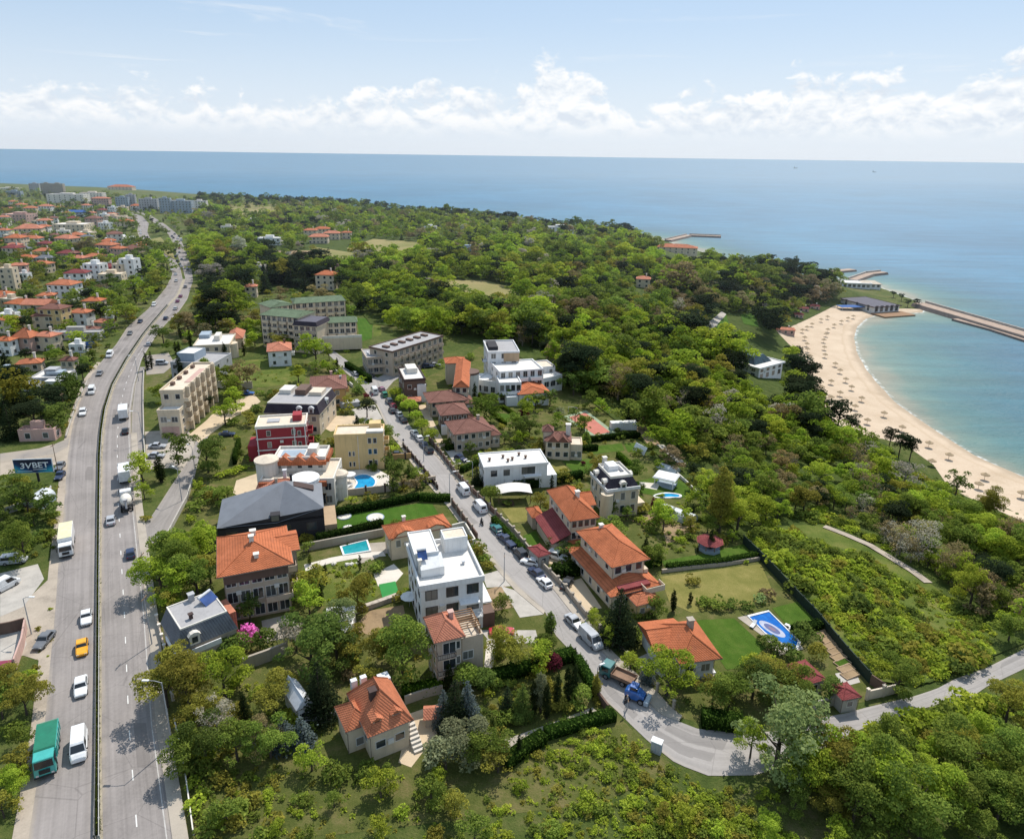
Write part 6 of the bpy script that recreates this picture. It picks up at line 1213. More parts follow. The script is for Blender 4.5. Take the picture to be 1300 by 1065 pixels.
# gardens: kind, colour, base in the photograph, height, width factor
for a in (('broad', 'olive', 212, 898, 8.5, 1.25), ('broad', 'olive', 242, 905, 9, 1.2), ('broad', 'olive', 228, 872, 7, 1.1), ('broad', 'bright', 286, 886, 8, 1.2), ('broad', 'olive', 262, 930, 6, 1.2), ('cypress', 'cypress', 314, 934, 7.8), ('bush', 'purple', 319, 816, 3.6, 1.05),
          ('ball', 'deep', 338, 826, 4.2, 1.0), ('ball', 'deep', 290, 832, 3.6, 1.2), ('ball', 'deep', 307, 829, 3.8, 1.0), ('broad', 'deep', 398, 858, 10.5, 1.25), ('broad', 'deep', 428, 842, 8, 1.2), ('broad', 'grey', 377, 828, 6, 1.1), ('broad', 'pale', 430, 806, 7, 1.1), ('spruce', 'spruce', 408, 910, 9.5, 1.15),
          ('broad', 'olive', 350, 905, 6, 1.35), ('bare', 'grey', 282, 940, 7, 1.0), ('broad', 'mid', 344, 962, 6, 1.3), ('spruce', 'blue', 362, 948, 5, 1.5), ('spruce', 'blue', 384, 944, 4.6, 1.5), ('bare', 'brown', 330, 958, 6, 1.0), ('broad', 'mid', 302, 966, 6, 1.3), ('broad', 'deep', 262, 968, 7, 1.2), ('bush', 'lime', 366, 920, 2.2, 1.6), ('broad', 'bright', 396, 978, 4, 1.3), ('broad', 'mid', 240, 975, 6, 1.3), ('bush', 'mid', 430, 985, 3, 1.3), ('bush', 'mid', 470, 985, 2.4, 1.3),
          ('broad', 'mid', 512, 856, 10.5, 1.2), ('broad', 'olive', 494, 840, 7, 1.1), ('broad', 'olive', 440, 848, 5, 1.3), ('broad', 'olive', 448, 826, 5, 1.2), ('bush', 'brown', 446, 858, 2.5, 1.2), ('spruce', 'spruce', 578, 928, 9.0, 1.0), ('spruce', 'blue', 594, 922, 8, .95), ('spruce', 'blue', 564, 922, 6.5, 1.0), ('spruce', 'deep', 582, 926, 3.0, 1.2),
          ('cypress', 'cypress', 570, 878, 5.5, 1.3), ('round', 'mid', 592, 878, 5, 1.15), ('round', 'deep', 614, 882, 4.6, 1.2), ('bush', 'mid', 558, 868, 2.4, 1.5), ('broad', 'sage', 590, 965, 6, 1.55), ('broad', 'sage', 566, 978, 5, 1.5), ('broad', 'mid', 622, 968, 5.5, 1.4), ('broad', 'olive', 632, 980, 4, 1.4), ('spruce', 'deep', 548, 968, 4, 1.0),
          ('cypress', 'deep', 698, 808, 5.2, 2.1), ('round', 'deep', 692, 830, 3.6, 1.5), ('ball', 'wine', 700, 852, 3.4, 1.0), ('bush', 'yellow', 685, 852, 3.0, 1.0), ('bush', 'yellow', 628, 860, 1.3, 1.1), ('cypress', 'cypress', 677, 908, 6.4, 1.0), ('poplar', 'sage', 686, 904, 7.2, 1.0), ('cypress', 'cypress', 694, 912, 6.4, 1.1), ('cypress', 'cypress', 707, 898, 6.4, 1.0), ('cypress', 'cypress', 721, 893, 7.0, 1.2), ('cypress', 'cypress', 729, 888, 6.6, 1.1),
          ('spruce', 'deep', 663, 910, 6, 1.1), ('spruce', 'spruce', 644, 906, 5.0, 1.0), ('ball', 'mid', 736, 892, 3.2, 1.1), ('bush', 'olive', 714, 900, 2.2, 1.2), ('ball', 'mid', 630, 875, 2.0, 1.1), ('bush', 'deep', 610, 915, 2.6, 1.0), ('cypress', 'deep', 626, 936, 4, 1.2), ('bush', 'mid', 640, 922, 2.6, 1.4), ('ball', 'deep', 657, 920, 2.0), ('cypress', 'olive', 757, 886, 4.6, 1.6), ('cypress', 'cypress', 730, 838, 2.6, 1.5), ('spruce', 'mid', 634, 832, 4.6, 1.0), ('bush', 'lime', 652, 818, 1.6, 1.2), ('cypress', 'cypress', 659, 960, 4.0, 1.0), ('cypress', 'cypress', 749, 914, 2.4, 1.4),
          ('bush', 'deep', 718, 924, 1.8, 1.2), ('bush', 'mid', 730, 902, 1.8, 1.3),
          ('spruce', 'spruce', 785, 814, 10.5, 1.15), ('broad', 'bright', 846, 882, 8.0, 1.25), ('spruce', 'blue', 822, 866, 4.6, 1.0), ('broad', 'lime', 770, 820, 4.6, .8), ('broad', 'lime', 751, 800, 4.2, .9), ('broad', 'lime', 800, 850, 3.4, 1.2), ('broad', 'mid', 925, 898, 6.5, 1.3), ('broad', 'deep', 955, 886, 7, 1.2), ('broad', 'olive', 986, 884, 7, 1.3), ('broad', 'mid', 1010, 898, 6.5, 1.3), ('broad', 'deep', 1050, 890, 4.0, 1.5), ('broad', 'olive', 904, 896, 5, 1.2), ('broad', 'olive', 968, 856, 4, 1.3), ('bush', 'lime', 986, 848, 2.2, 1.4), ('bush', 'lime', 956, 848, 2.6, 1.2),
          ('broad', 'pale', 985, 978, 13, 1.15), ('broad', 'bright', 1020, 985, 9, 1.1), ('broad', 'bright', 952, 962, 6, 1.0), ('ball', 'olive', 1036, 838, 3.4, .95), ('bush', 'deep', 1022, 812, 3.4, 1.2), ('ball', 'deep', 977, 822, 2.4, 1.3), ('ball', 'deep', 984, 828, 2.0, 1.3), ('ball', 'deep', 1000, 832, 2.4, 1.2), ('ball', 'deep', 1008, 840, 2.2, 1.4), ('ball', 'deep', 966, 816, 1.5, 1.3),
          ('cypress', 'cypress', 854, 776, 4.6, 1.5), ('cypress', 'cypress', 876, 767, 2.8, 1.6), ('cypress', 'cypress', 819, 704, 4.2, 1.5), ('poplar', 'olive', 912, 676, 17, .95), ('broad', 'mid', 898, 676, 5, 1.2), ('bush', 'olive', 878, 740, 1.8, 1.5), ('bush', 'pale', 962, 764, 2.2, 1.2), ('bush', 'brown', 974, 760, 2.2, 1.3), ('bush', 'mid', 890, 768, 2.0, 1.5), ('bush', 'mid', 908, 770, 2.2, 1.6), ('bush', 'deep', 930, 772, 1.8, 1.6), ('bush', 'deep', 948, 774, 1.8, 1.4),
          ('round', 'mid', 623, 641, 5, 1.35), ('spruce', 'spruce', 605, 616, 5.4, 1.0), ('spruce', 'spruce', 617, 617, 5.6, 1.0), ('spruce', 'spruce', 628, 618, 5.8, 1.0), ('spruce', 'spruce', 641, 618, 5.6, 1.0), ('spruce', 'blue', 665, 624, 4, 1.0), ('broad', 'deep', 724, 714, 5, 1.5), ('broad', 'deep', 704, 700, 3.4, 1.3), ('bush', 'lime', 840, 656, 4.2, 1.0), ('broad', 'lime', 836, 655, 4.6, 1.1), ('cypress', 'wine', 828, 648, 3.6, 1.6),
          ('broad', 'mid', 772, 655, 4, 1.2), ('broad', 'mid', 796, 660, 3.6, 1.4), ('bush', 'mid', 800, 716, 2.4, 1.5), ('bush', 'deep', 824, 700, 2.2, 1.5), ('broad', 'olive', 876, 676, 4.4, 1.2), ('bush', 'wine', 740, 590, 1.6), ('bush', 'wine', 754, 586, 1.5), ('bush', 'olive', 766, 586, 1.5),
          ('round', 'bright', 503, 510, 5.2, 1.3), ('round', 'bright', 510, 518, 4.8, 1.2), ('round', 'bright', 520, 530, 6.2, 1.3), ('round', 'bright', 528, 540, 5.0, 1.2), ('round', 'bright', 536, 552, 5.2, 1.3), ('round', 'bright', 548, 564, 5.0, 1.2), ('pine', 'pine', 466, 530, 6.5, 1.25), ('bush', 'deep', 452, 500, 3.4, 1.3), ('bush', 'wine', 467, 506, 2.4, 1.1), ('bush', 'mid', 440, 486, 3, 1.5), ('bush', 'bright', 430, 478, 3, 1.3), ('bush', 'mid', 424, 472, 3.4, 1.4),
          ('broad', 'bright', 402, 464, 12.5, 1.15), ('broad', 'lime', 379, 486, 6, 1.4), ('broad', 'mid', 401, 474, 5, 1.2), ('broad', 'mid', 418, 458, 6, 1.0), ('broad', 'bright', 300, 522, 7.6, 1.1), ('broad', 'bright', 286, 540, 8.0, 1.15), ('pine', 'pine', 268, 522, 6, .8), ('broad', 'deep', 265, 600, 10, 1.25), ('broad', 'deep', 227, 590, 8.6, 1.1), ('broad', 'lime', 182, 614, 8.5, 1.05), ('cypress', 'cypress', 205, 612, 7, 2.0), ('cypress', 'cypress', 187, 470, 7, 1.4), ('cypress', 'cypress', 193, 468, 6.8, 1.4), ('broad', 'bright', 184, 634, 4.4, 1.1), ('bush', 'olive', 184, 662, 1.6, 1.5),
          ('bush', 'bright', 300, 602, 2.2, 1.8), ('bush', 'bright', 284, 606, 2, 1.8), ('bush', 'mid', 262, 632, 3, 1.4), ('bush', 'olive', 274, 634, 3.2, 1.5), ('bush', 'mid', 250, 648, 2.6, 1.5), ('broad', 'olive', 316, 540, 4.6, 1.4), ('bush', 'deep', 328, 522, 3, 1.4), ('bush', 'mid', 296, 538, 2.6, 1.6), ('bush', 'deep', 226, 552, 2, 1.8), ('bush', 'deep', 216, 554, 2, 1.8),
          ('broad', 'bright', 206, 752, 8, 1.2), ('broad', 'mid', 226, 738, 9, 1.15), ('broad', 'bright', 244, 724, 8.5, 1.15), ('broad', 'bright', 262, 706, 7, 1.2), ('broad', 'mid', 212, 716, 7, 1.1), ('broad', 'bright', 228, 766, 8, 1.2), ('broad', 'mid', 252, 760, 9, 1.15), ('broad', 'olive', 268, 740, 7, 1.1), ('broad', 'deep', 318, 790, 5.5, 1.2), ('bush', 'olive', 250, 700, 2.4, 1.4), ('broad', 'olive', 214, 778, 5, 1.2),
          ('bush', 'deep', 470, 596, 2.4, 1.2), ('spruce', 'deep', 495, 592, 5.6, .9), ('spruce', 'mid', 475, 598, 3.6, .9), ('cypress', 'cypress', 505, 606, 3.0, 1.8), ('spruce', 'deep', 520, 604, 4.4, 1.1), ('broad', 'brown', 512, 620, 3.4, 1.2), ('broad', 'brown', 528, 624, 3.6, 1.2), ('broad', 'olive', 540, 616, 3.4, 1.2), ('broad', 'lime', 446, 640, 2, 1.8), ('spruce', 'deep', 468, 642, 3.2, 1.1), ('bush', 'brown', 484, 638, 1.6, 1.8), ('bush', 'mid', 530, 606, 3, 1.2), ('bush', 'olive', 514, 624, 1.8, 1.5), ('bush', 'deep', 536, 618, 2, 1.5),
          ('cypress', 'cypress', 414, 742, 4.6, 1.3), ('cypress', 'cypress', 408, 768, 4.8, 1.3), ('cypress', 'cypress', 457, 724, 3.6, 1.2), ('bush', 'mid', 474, 724, 2.4, 1.2), ('bush', 'deep', 482, 728, 1.6, 1.2), ('bush', 'bright', 516, 756, 1.6, 1.2), ('bush', 'mid', 480, 722, 2, 1.2), ('cypress', 'mid', 394, 716, 2.4, 2), ('broad', 'mid', 392, 702, 3, 1.2),
          ('bush', 'mid', 606, 700, 2.6, 1.3), ('bush', 'mid', 614, 712, 2.4, 1.3), ('bush', 'olive', 620, 720, 2, 1.3), ('bush', 'deep', 470, 545, 2.4, 1.4), ('bush', 'mid', 484, 556, 2.6, 1.4), ('bush', 'mid', 494, 566, 2.8, 1.4), ('bush', 'lime', 500, 572, 2.2, 1.4),
          ('broad', 'deep', 596, 578, 4, 1.2), ('broad', 'mid', 582, 596, 3, 1.2), ('bush', 'deep', 570, 566, 2.6, 1.4), ('broad', 'deep', 600, 566, 5, 1.3), ('broad', 'deep', 660, 560, 7, 1.3), ('broad', 'deep', 672, 556, 7, 1.2), ('broad', 'mid', 655, 548, 6, 1.2), ('broad', 'deep', 640, 564, 4, 1.3), ('bush', 'wine', 664, 530, 3.4, 1.1), ('bush', 'sage', 709, 528, 3.6, 1.1), ('broad', 'deep', 680, 520, 6, 1.3), ('broad', 'deep', 698, 516, 6, 1.2), ('broad', 'mid', 620, 516, 5, 1.2), ('broad', 'deep', 640, 512, 5, 1.3), ('broad', 'deep', 606, 520, 5, 1.2),
          ('broad', 'mid', 742, 548, 6, 1.2), ('spruce', 'mid', 744, 562, 5, 1.2), ('broad', 'deep', 730, 538, 5, 1.2), ('broad', 'deep', 728, 502, 9, 1.4), ('broad', 'deep', 760, 492, 11, 1.3), ('bare', 'grey', 904, 560, 12, 1.1), ('bare', 'grey', 924, 530, 11, 1.1), ('bare', 'grey', 986, 545, 11, 1.1), ('pine', 'pine', 1062, 549, 13.5, 1.15), ('pine', 'pine', 1078, 553, 9, 1.1), ('broad', 'deep', 1212, 632, 9, 1.0), ('pine', 'olive', 1250, 672, 12, .7), ('pine', 'olive', 1243, 672, 11, .6), ('pine', 'pine', 1128, 570, 9, .9), ('pine', 'pine', 1140, 582, 11, .9), ('pine', 'pine', 1154, 586, 10, .9),
          ('poplar', 'deep', 1009, 345, 17, 1.1), ('broad', 'deep', 816, 412, 15, 1.3), ('pine', 'pine', 850, 430, 15, 1.3), ('pine', 'pine', 872, 440, 15, 1.3), ('pine', 'pine', 1152, 390, 6, 1.4), ('pine', 'pine', 1162, 390, 7, 1.3), ('pine', 'pine', 1144, 382, 6, 1.3), ('pine', 'pine', 1134, 378, 6, 1.3), ('spruce', 'spruce', 345, 362, 14, 1.0), ('spruce', 'spruce', 358, 358, 14, 1.0), ('spruce', 'spruce', 372, 364, 12, 1.0), ('spruce', 'spruce', 338, 372, 13, 1.1), ('spruce', 'spruce', 327, 344, 12, 1.2), ('spruce', 'spruce', 388, 372, 12, 1.0),
          ('broad', 'brown', 240, 424, 10, 1.3), ('broad', 'deep', 208, 436, 8, 1.3), ('broad', 'mid', 264, 420, 7, 1.2), ('broad', 'bright', 292, 420, 6, 1.2), ('broad', 'brown', 318, 418, 8, 1.3), ('broad', 'bright', 324, 440, 7, 1.2), ('broad', 'mid', 340, 430, 6, 1.2)):
    GP(*a)
# belts of trees: outlines in the photograph, what grows there
ZONES = [
    ('scrub', [(950, 688), (985, 660), (1045, 650), (1120, 690), (1180, 742), (1262, 800), (1250, 838), (1165, 872), (1112, 866)], None),
    ('slope', [(880, 625), (845, 592), (930, 570), (1060, 560), (1195, 600), (1345, 700), (1345, 800), (1300, 822), (1255, 845), (1262, 800), (1180, 742), (1045, 650), (985, 660), (950, 688)], dict(broad=.66, bare=.12, pine=.10, bush=.12, cols=dict(bright=.40, mid=.27, olive=.16, lime=.14, brown=.03), h=(4.0, 8.0), dens=.95)),
    ('pines', [(1015, 470), (985, 440), (985, 425), (930, 440), (900, 460), (950, 500), (1010, 540), (1030, 560), (1044, 545), (1034, 500)], dict(pine=.7, broad=.3, cols=dict(bright=.4, mid=.6), h=(8, 13), dens=1.0)),
    ('coast pines', [(830, 395), (880, 380), (1000, 352), (1062, 374), (1060, 392), (1005, 408), (985, 430), (920, 470), (840, 440)], dict(pine=.42, broad=.5, bare=.08, cols=dict(bright=.25, mid=.35, olive=.2, brown=.2), h=(9, 15), dens=1.0)),
    ('hotel conifers', [(255, 370), (330, 325), (420, 345), (440, 372), (330, 366), (300, 412), (262, 425)], dict(pine=.36, spruce=.26, cypress=.06, broad=.28, bare=.04, cols=dict(bright=.4, mid=.4, olive=.2), h=(8, 13), dens=.95)),
    ('terrace grove', [(420, 345), (520, 370), (578, 425), (562, 434), (505, 424), (480, 400), (452, 398), (440, 372)], dict(broad=.8, pine=.12, spruce=.08, cols=dict(bright=.5, mid=.3, lime=.2), h=(6, 10), dens=.95)),
    ('wood', [(246, 340), (238, 300), (250, 262), (330, 262), (420, 262), (600, 280), (760, 294), (850, 310), (960, 345), (1000, 352), (880, 380), (830, 395), (840, 440), (920, 470), (1010, 545), (1060, 560), (930, 570), (845, 592), (812, 560), (790, 515), (705, 488), (690, 452), (612, 432), (560, 420), (520, 370), (420, 345), (330, 325), (255, 372)], dict(broad=.74, bare=.05, pine=.16, spruce=.05, cols=dict(bright=.45, mid=.24, olive=.10, lime=.18, brown=.04), h=(6.5, 12), dens=.96)),
    ('east road', [(1015, 1005), (1060, 990), (1120, 965), (1200, 945), (1300, 905), (1345, 885), (1345, 1075), (965, 1075), (990, 1020)], dict(broad=.8, bush=.2, cols=dict(bright=.45, mid=.25, olive=.15, lime=.15), h=(4.5, 8), dens=.95)),
    ('track edge', [(985, 985), (1060, 950), (1100, 932), (1180, 906), (1260, 886), (1345, 845), (1345, 885), (1300, 905), (1200, 945), (1120, 965), (1060, 990), (1010, 1005)], dict(bush=1.0, cols=dict(bright=.45, mid=.3, lime=.25), h=(3.0, 5.5), dens=1.0)),
    ('track side', [(1118, 875), (1165, 872), (1250, 838), (1300, 822), (1345, 790), (1345, 798), (1250, 846), (1212, 860), (1186, 872), (1150, 884), (1135, 884)], dict(broad=1.0, cols=dict(mid=.6, olive=.4), h=(5, 8), dens=1.0)),
    ('south', [(236, 1000), (430, 1000), (600, 1000), (860, 1015), (930, 1075), (236, 1075)], dict(broad=.4, bush=.6, cols=dict(bright=.35, mid=.35, olive=.2, lime=.1), h=(2.2, 4.2), dens=.8)),
    ('lower garden', [(222, 905), (300, 890), (330, 940), (430, 930), (440, 975), (236, 985)], dict(broad=.5, bush=.5, cols=dict(mid=.4, olive=.35, deep=.25), h=(2.5, 5.5), dens=.6)),
    ('south west', [(0, 850), (42, 850), (52, 880), (46, 975), (30, 1075), (0, 1075)], dict(broad=.6, bush=.4, cols=dict(mid=.4, olive=.4, bright=.2), h=(4, 6.5), dens=.9)),
    ('west bank', [(0, 640), (66, 640), (66, 720), (50, 735), (0, 705)], dict(broad=.5, bush=.5, cols=dict(deep=.6, mid=.3, olive=.1), h=(3.5, 6.5), dens=.85)),
    ('west conifers', [(0, 500), (40, 486), (96, 470), (110, 488), (84, 540), (74, 552), (20, 560), (0, 560)], dict(pine=.45, spruce=.25, broad=.3, cols=dict(deep=.8, olive=.2), h=(6, 11), dens=.8)),
    ('bank', [(96, 440), (140, 436), (120, 470), (96, 505), (78, 470)], dict(broad=.6, bush=.2, pine=.2, cols=dict(deep=.5, mid=.3, olive=.2), h=(4, 7), dens=.8)),
    ('west gardens', [(0, 440), (0, 380), (150, 400), (150, 430), (100, 440), (90, 480), (0, 500)], dict(broad=.55, pine=.2, cypress=.12, spruce=.13, cols=dict(bright=.3, mid=.4, olive=.15, deep=.15), h=(4, 8), dens=.5)),
    ('west low', [(0, 600), (66, 596), (64, 640), (0, 640)], dict(broad=.5, bush=.5, cols=dict(mid=.4, bright=.3, olive=.3), h=(3, 5.5), dens=.75)),
    ('left gardens', [(200, 700), (235, 640), (260, 560), (330, 505), (330, 440), (440, 440), (476, 520), (520, 590), (600, 690), (690, 785), (745, 850), (640, 860), (560, 900), (430, 905), (330, 870), (220, 850)], dict(broad=.5, bush=.4, cypress=.1, cols=dict(bright=.3, mid=.35, olive=.2, deep=.15), h=(2.8, 6.0), dens=.20)),
    ('right gardens', [(500, 500), (560, 440), (700, 480), (815, 560), (944, 690), (1100, 868), (1000, 905), (900, 900), (770, 800), (640, 660)], dict(broad=.5, bush=.42, cypress=.08, cols=dict(bright=.3, mid=.4, olive=.15, deep=.15), h=(2.8, 6.0), dens=.24)),
    ('hill gardens', [(200, 470), (215, 410), (330, 415), (330, 370), (440, 375), (470, 415), (440, 440), (330, 440), (330, 505), (262, 560), (240, 545), (190, 545)], dict(broad=.6, bush=.3, cypress=.1, cols=dict(bright=.35, mid=.35, olive=.15, brown=.15), h=(3.5, 7.5), dens=.42)),
    ('town', [(-60, 400), (-60, 242), (0, 243), (90, 246), (200, 252), (250, 256), (250, 262), (232, 290), (226, 330), (190, 395), (150, 425)], dict(broad=.72, pine=.1, cypress=.08, spruce=.05, bare=.05, cols=dict(bright=.28, mid=.42, olive=.15, deep=.15), h=(5, 9), dens=.66)),
    ('shore', [(250, 262), (250, 250), (430, 260), (700, 286), (840, 302), (900, 322), (1000, 348), (1062, 362), (1062, 376), (1000, 354), (850, 312), (600, 282)], dict(broad=.5, pine=.5, cols=dict(mid=.6, deep=.4), h=(8, 13), dens=1.0)),
]
def pick(d):
    r = rnd.random() * sum(d.values()); s = 0
    for k, v_ in d.items():
        s += v_
        if r <= s: return k
    return k
def inpoly(x, y, P):
    c = False; j = len(P) - 1
    for i in range(len(P)):
        if (P[i][1] > y) != (P[j][1] > y) and x < (P[j][0] - P[i][0]) * (y - P[i][1]) / (P[j][1] - P[i][1]) + P[i][0]: c = not c
        j = i
    return c
def vnoise(x, y):
    return (sin(x * .031 + 1.3 * sin(y * .027)) + sin(y * .037 + 1.7 * sin(x * .022 + 2)) + sin((x + y) * .055)) / 3
for q in ([(1040, 668), (1072, 676), (1104, 690), (1140, 712), (1178, 738), (1182, 756), (1140, 738), (1100, 712), (1042, 684)], [(1028, 800), (1048, 796), (1098, 862), (1088, 880), (1066, 880), (1050, 850)], [(480, 940), (520, 965), (560, 930), (570, 900), (548, 975), (480, 990)], [(944, 440), (1000, 438), (1006, 524), (934, 520)], [(888, 424), (924, 398), (966, 398), (968, 446), (900, 452)], [(828, 308), (892, 318), (892, 345), (832, 338)], [(804, 362), (830, 362), (832, 392), (802, 392)], [(604, 796), (686, 798), (692, 830), (640, 838), (622, 856)], [(15, 592), (72, 584), (74, 622), (18, 628)], [(385, 300), (450, 300), (450, 322), (388, 322)], [(322, 308), (362, 308), (362, 330), (322, 330)], [(1115, 552), (1200, 612), (1300, 664), (1345, 690), (1345, 735), (1300, 706), (1190, 644), (1105, 588)]): mask_poly(W(q))
CAND = []
def scatter(y0, y1, s, x0, x1):
    y = y0
    while y < y1:
        x = x0
        while x < x1:
            a, c = x + rnd.uniform(-.45, .45) * s, y + rnd.uniform(-.45, .45) * s; x += s
            z = ht(a, c); px, py, k = proj(a, c, z)
            if not (-70 < px < 1360 and 236 < py < 1090) or blocked(a, c): continue
            if z < SEA + 2.2: continue
            for nm, P, sp in ZONES:
                if inpoly(px, py, P):
                    if sp and rnd.random() < sp['dens']:
                        kd = pick({q: sp[q] for q in ('broad', 'bare', 'pine', 'spruce', 'cypress', 'bush') if q in sp}); n_ = vnoise(a, c)
                        cs = dict(sp['cols'])
                        for q in cs:
                            if q in ('mid', 'deep', 'brown'): cs[q] *= max(.15, 1 + 1.3 * n_)
                            if q in ('bright', 'lime'): cs[q] *= max(.15, 1 - 1.3 * n_)
                        cl = pick(cs); h = rnd.uniform(*sp['h']) * (1.15 + .4 * vnoise(a * 1.7 + 40, c * 1.7)) * rnd.choice((.65, .85, 1, 1, 1.2)) * (.8 if k > 560 else 1)
                        if kd == 'pine': cl = 'pine'
                        if kd == 'spruce': cl = 'spruce'
                        if kd == 'cypress': cl = 'cypress'; h *= .9
                        if kd == 'bush': h *= .45
                        if kd == 'bare': cl = rnd.choice(['grey', 'brown', 'brown'])
                        CAND.append((k, nm, kd, cl, a, c, z, h))
                    break
        y += s
scatter(45, 170, 3.7, -120, 240); scatter(170, 360, 5.3, -330, 330); scatter(360, 620, 6.8, -560, 460); scatter(620, 1000, 9.5, -900, 500); scatter(1000, 1500, 13, -1300, 500); scatter(1500, 2300, 19, -1800, 300)
CAND.sort()
WHERE = {'slope': 'on the wooded slope above the beach', 'pines': 'in the pine belt beside the beach', 'coast pines': 'in the wood near the beach bar', 'hotel conifers': 'in the grove around the hotel', 'wood': 'in the large wood beyond the villas', 'east road': 'in the thicket below the bend of the street', 'terrace grove': 'in the grove behind the terraced block', 'track edge': 'along the lower edge of the track', 'track side': 'on the bank above the track', 'south': 'in the thicket nearest the camera', 'lower garden': 'in the overgrown lower garden', 'south west': 'on the bank left of the highway', 'west bank': 'behind the parked silver van', 'west conifers': 'in the dark grove above the billboard', 'bank': 'on the bank beside the highway', 'west gardens': 'in the gardens beyond the highway', 'west low': 'around the dome greenhouse', 'left gardens': 'in the gardens left of the street', 'right gardens': 'in the gardens right of the street', 'hill gardens': 'in the gardens around the hotel hill', 'town': 'among the roofs of the far town', 'shore': 'on the shore ridge'}
LIMIT = dict(broad=290, bare=80, pine=150, spruce=110, cypress=110, bush=290)
FV, FF, FC, FO = [], [], [], 0
g_ = np.random.default_rng(77)
for k, nm, kd, cl, a, c, z, h in CAND:
    if COUNT.get(kd, 0) < LIMIT[kd] and k < 420:
        sh = '%s %s %s' % (CW[cl], KW[kd], WHERE[nm])
        plant(kd, cl, (a, c, z - .15), h, rnd.uniform(1.0, 1.3) if kd != 'cypress' else 1.3, share=sh, group=KW[kd].split()[-1] + 's ' + WHERE[nm])
        continue
    hp = h * FPX / k; kd2 = 'broad' if kd == 'bare' else kd
    V, F, Cc = proto(kd2, cl, min(4, max(1, lod_for(hp))), rnd.randrange(3)); an = rnd.uniform(0, 6.28); sx = h * rnd.uniform(1.05, 1.45)
    ca, sa = cos(an) * sx, sin(an) * sx
    Q = np.empty_like(V); Q[:, 0] = a + V[:, 0] * ca - V[:, 1] * sa; Q[:, 1] = c + V[:, 0] * sa + V[:, 1] * ca; Q[:, 2] = z - .3 + V[:, 2] * h
    FV.append(Q); FF.append(F + FO); FO += len(V); FC.append(Cc * g_.uniform(.68, 1.22) * np.array([g_.uniform(.86, 1.04), 1.0, g_.uniform(.85, 1.1)]))
LEAF_W = LEAF.copy(); LEAF_W.name = 'wood_foliage'
nt_ = LEAF_W.node_tree; hs = [n for n in nt_.nodes if n.type == 'HUE_SAT'][0]; dn = [n for n in nt_.nodes if n.type == 'BSDF_DIFFUSE'][0]; tn = [n for n in nt_.nodes if n.type == 'BSDF_TRANSLUCENT'][0]; an_ = [n for n in nt_.nodes if n.type == 'ATTRIBUTE'][0]
nt_.links.new(an_.outputs['Color'], dn.inputs[0]); nt_.links.new(an_.outputs['Color'], tn.inputs[0]); nt_.nodes.remove(hs)
def stuff_mesh(name, V, F, Cc): return tag(link(name, np_mesh(name, np.concatenate(V), np.concatenate(F), np.concatenate(Cc), [LEAF_W])), kind='stuff')
stuff_mesh('forest', FV, FF, FC)
# low growth: brambles on the slope, weeds in the gardens and on the verges
UV_, UF, UC, UO = [], [], [], 0
def low(P, s, h0, h1, cols, dens=1.0, pxpoly=True, grow=1.25, mask=True):
    global UO
    w_ = [at(*q) for q in P]; x0 = min(p.x for p in w_); x1 = max(p.x for p in w_); y0 = min(p.y for p in w_); y1 = max(p.y for p in w_); PP = [(p.x, p.y) for p in w_]; y = y0
    while y < y1:
        x = x0
        while x < x1:
            a, c = x + rnd.uniform(-.5, .5) * s, y + rnd.uniform(-.5, .5) * s; x += s
            if not inpoly(a, c, PP) or (mask and blocked(a, c)) or rnd.random() > dens * (.72 + 1.0 * vnoise(a * 3, c * 3)): continue
            z = ht(a, c); _, _, k = proj(a, c, z); h = rnd.uniform(h0, h1) * (.95 + .7 * vnoise(a * 4 + 9, c * 4)) * rnd.choice((.6, .8, 1, 1, 1.3)); V, F, Cc = proto('bush', pick(cols), 3 if h * FPX / k < 9 else 2, rnd.randrange(3)); an = rnd.uniform(0, 6.28); sx = h * grow
            ca, sa = cos(an) * sx, sin(an) * sx; Q = np.empty_like(V); Q[:, 0] = a + V[:, 0] * ca - V[:, 1] * sa; Q[:, 1] = c + V[:, 0] * sa + V[:, 1] * ca; Q[:, 2] = z - .1 + V[:, 2] * h
            UV_.append(Q); UF.append(F + UO); UO += len(V); UC.append(Cc * rnd.uniform(.75, 1.25))
        y += s
low(ZONES[0][1], 1.25, .8, 2.0, dict(bright=.45, lime=.25, mid=.22, olive=.08), 1.45)
low(ZONES[0][1], 4.5, 2.0, 3.2, dict(mid=.5, deep=.3, olive=.2), .7)
low([(660, 960), (760, 925), (800, 935), (850, 975), (900, 1000), (990, 1000), (1010, 1070), (600, 1070), (640, 985)], .95, .4, 1.3, dict(bright=.45, lime=.15, mid=.25, olive=.15), 1.0)
low([(985, 988), (1060, 952), (1100, 934), (1180, 908), (1260, 888), (1345, 850), (1345, 885), (1200, 945), (1060, 990), (1010, 1010)], 1.5, 1.0, 2.6, dict(bright=.45, lime=.25, mid=.3), 1.0)
low([(236, 985), (660, 985), (640, 1070), (236, 1070)], 1.6, .5, 1.8, dict(bright=.4, mid=.3, olive=.3), .8)
low([(386, 722), (452, 712), (486, 752), (470, 764), (400, 770)], 1.3, .3, .9, dict(bright=.5, lime=.3, mid=.2), .8, mask=False)
low([(225, 870), (330, 860), (380, 900), (440, 930), (440, 1000), (236, 1000)], 1.7, .5, 1.6, dict(olive=.4, mid=.35, lime=.25), .6)
low([(0, 590), (84, 560), (70, 720), (30, 770), (0, 780)], 2.4, .6, 1.8, dict(olive=.4, mid=.4, bright=.2), .6)
low([(38, 800), (66, 760), (64, 850), (50, 880), (40, 850)], 1.5, .4, 1.2, dict(olive=.6, lime=.4), .7, mask=False)
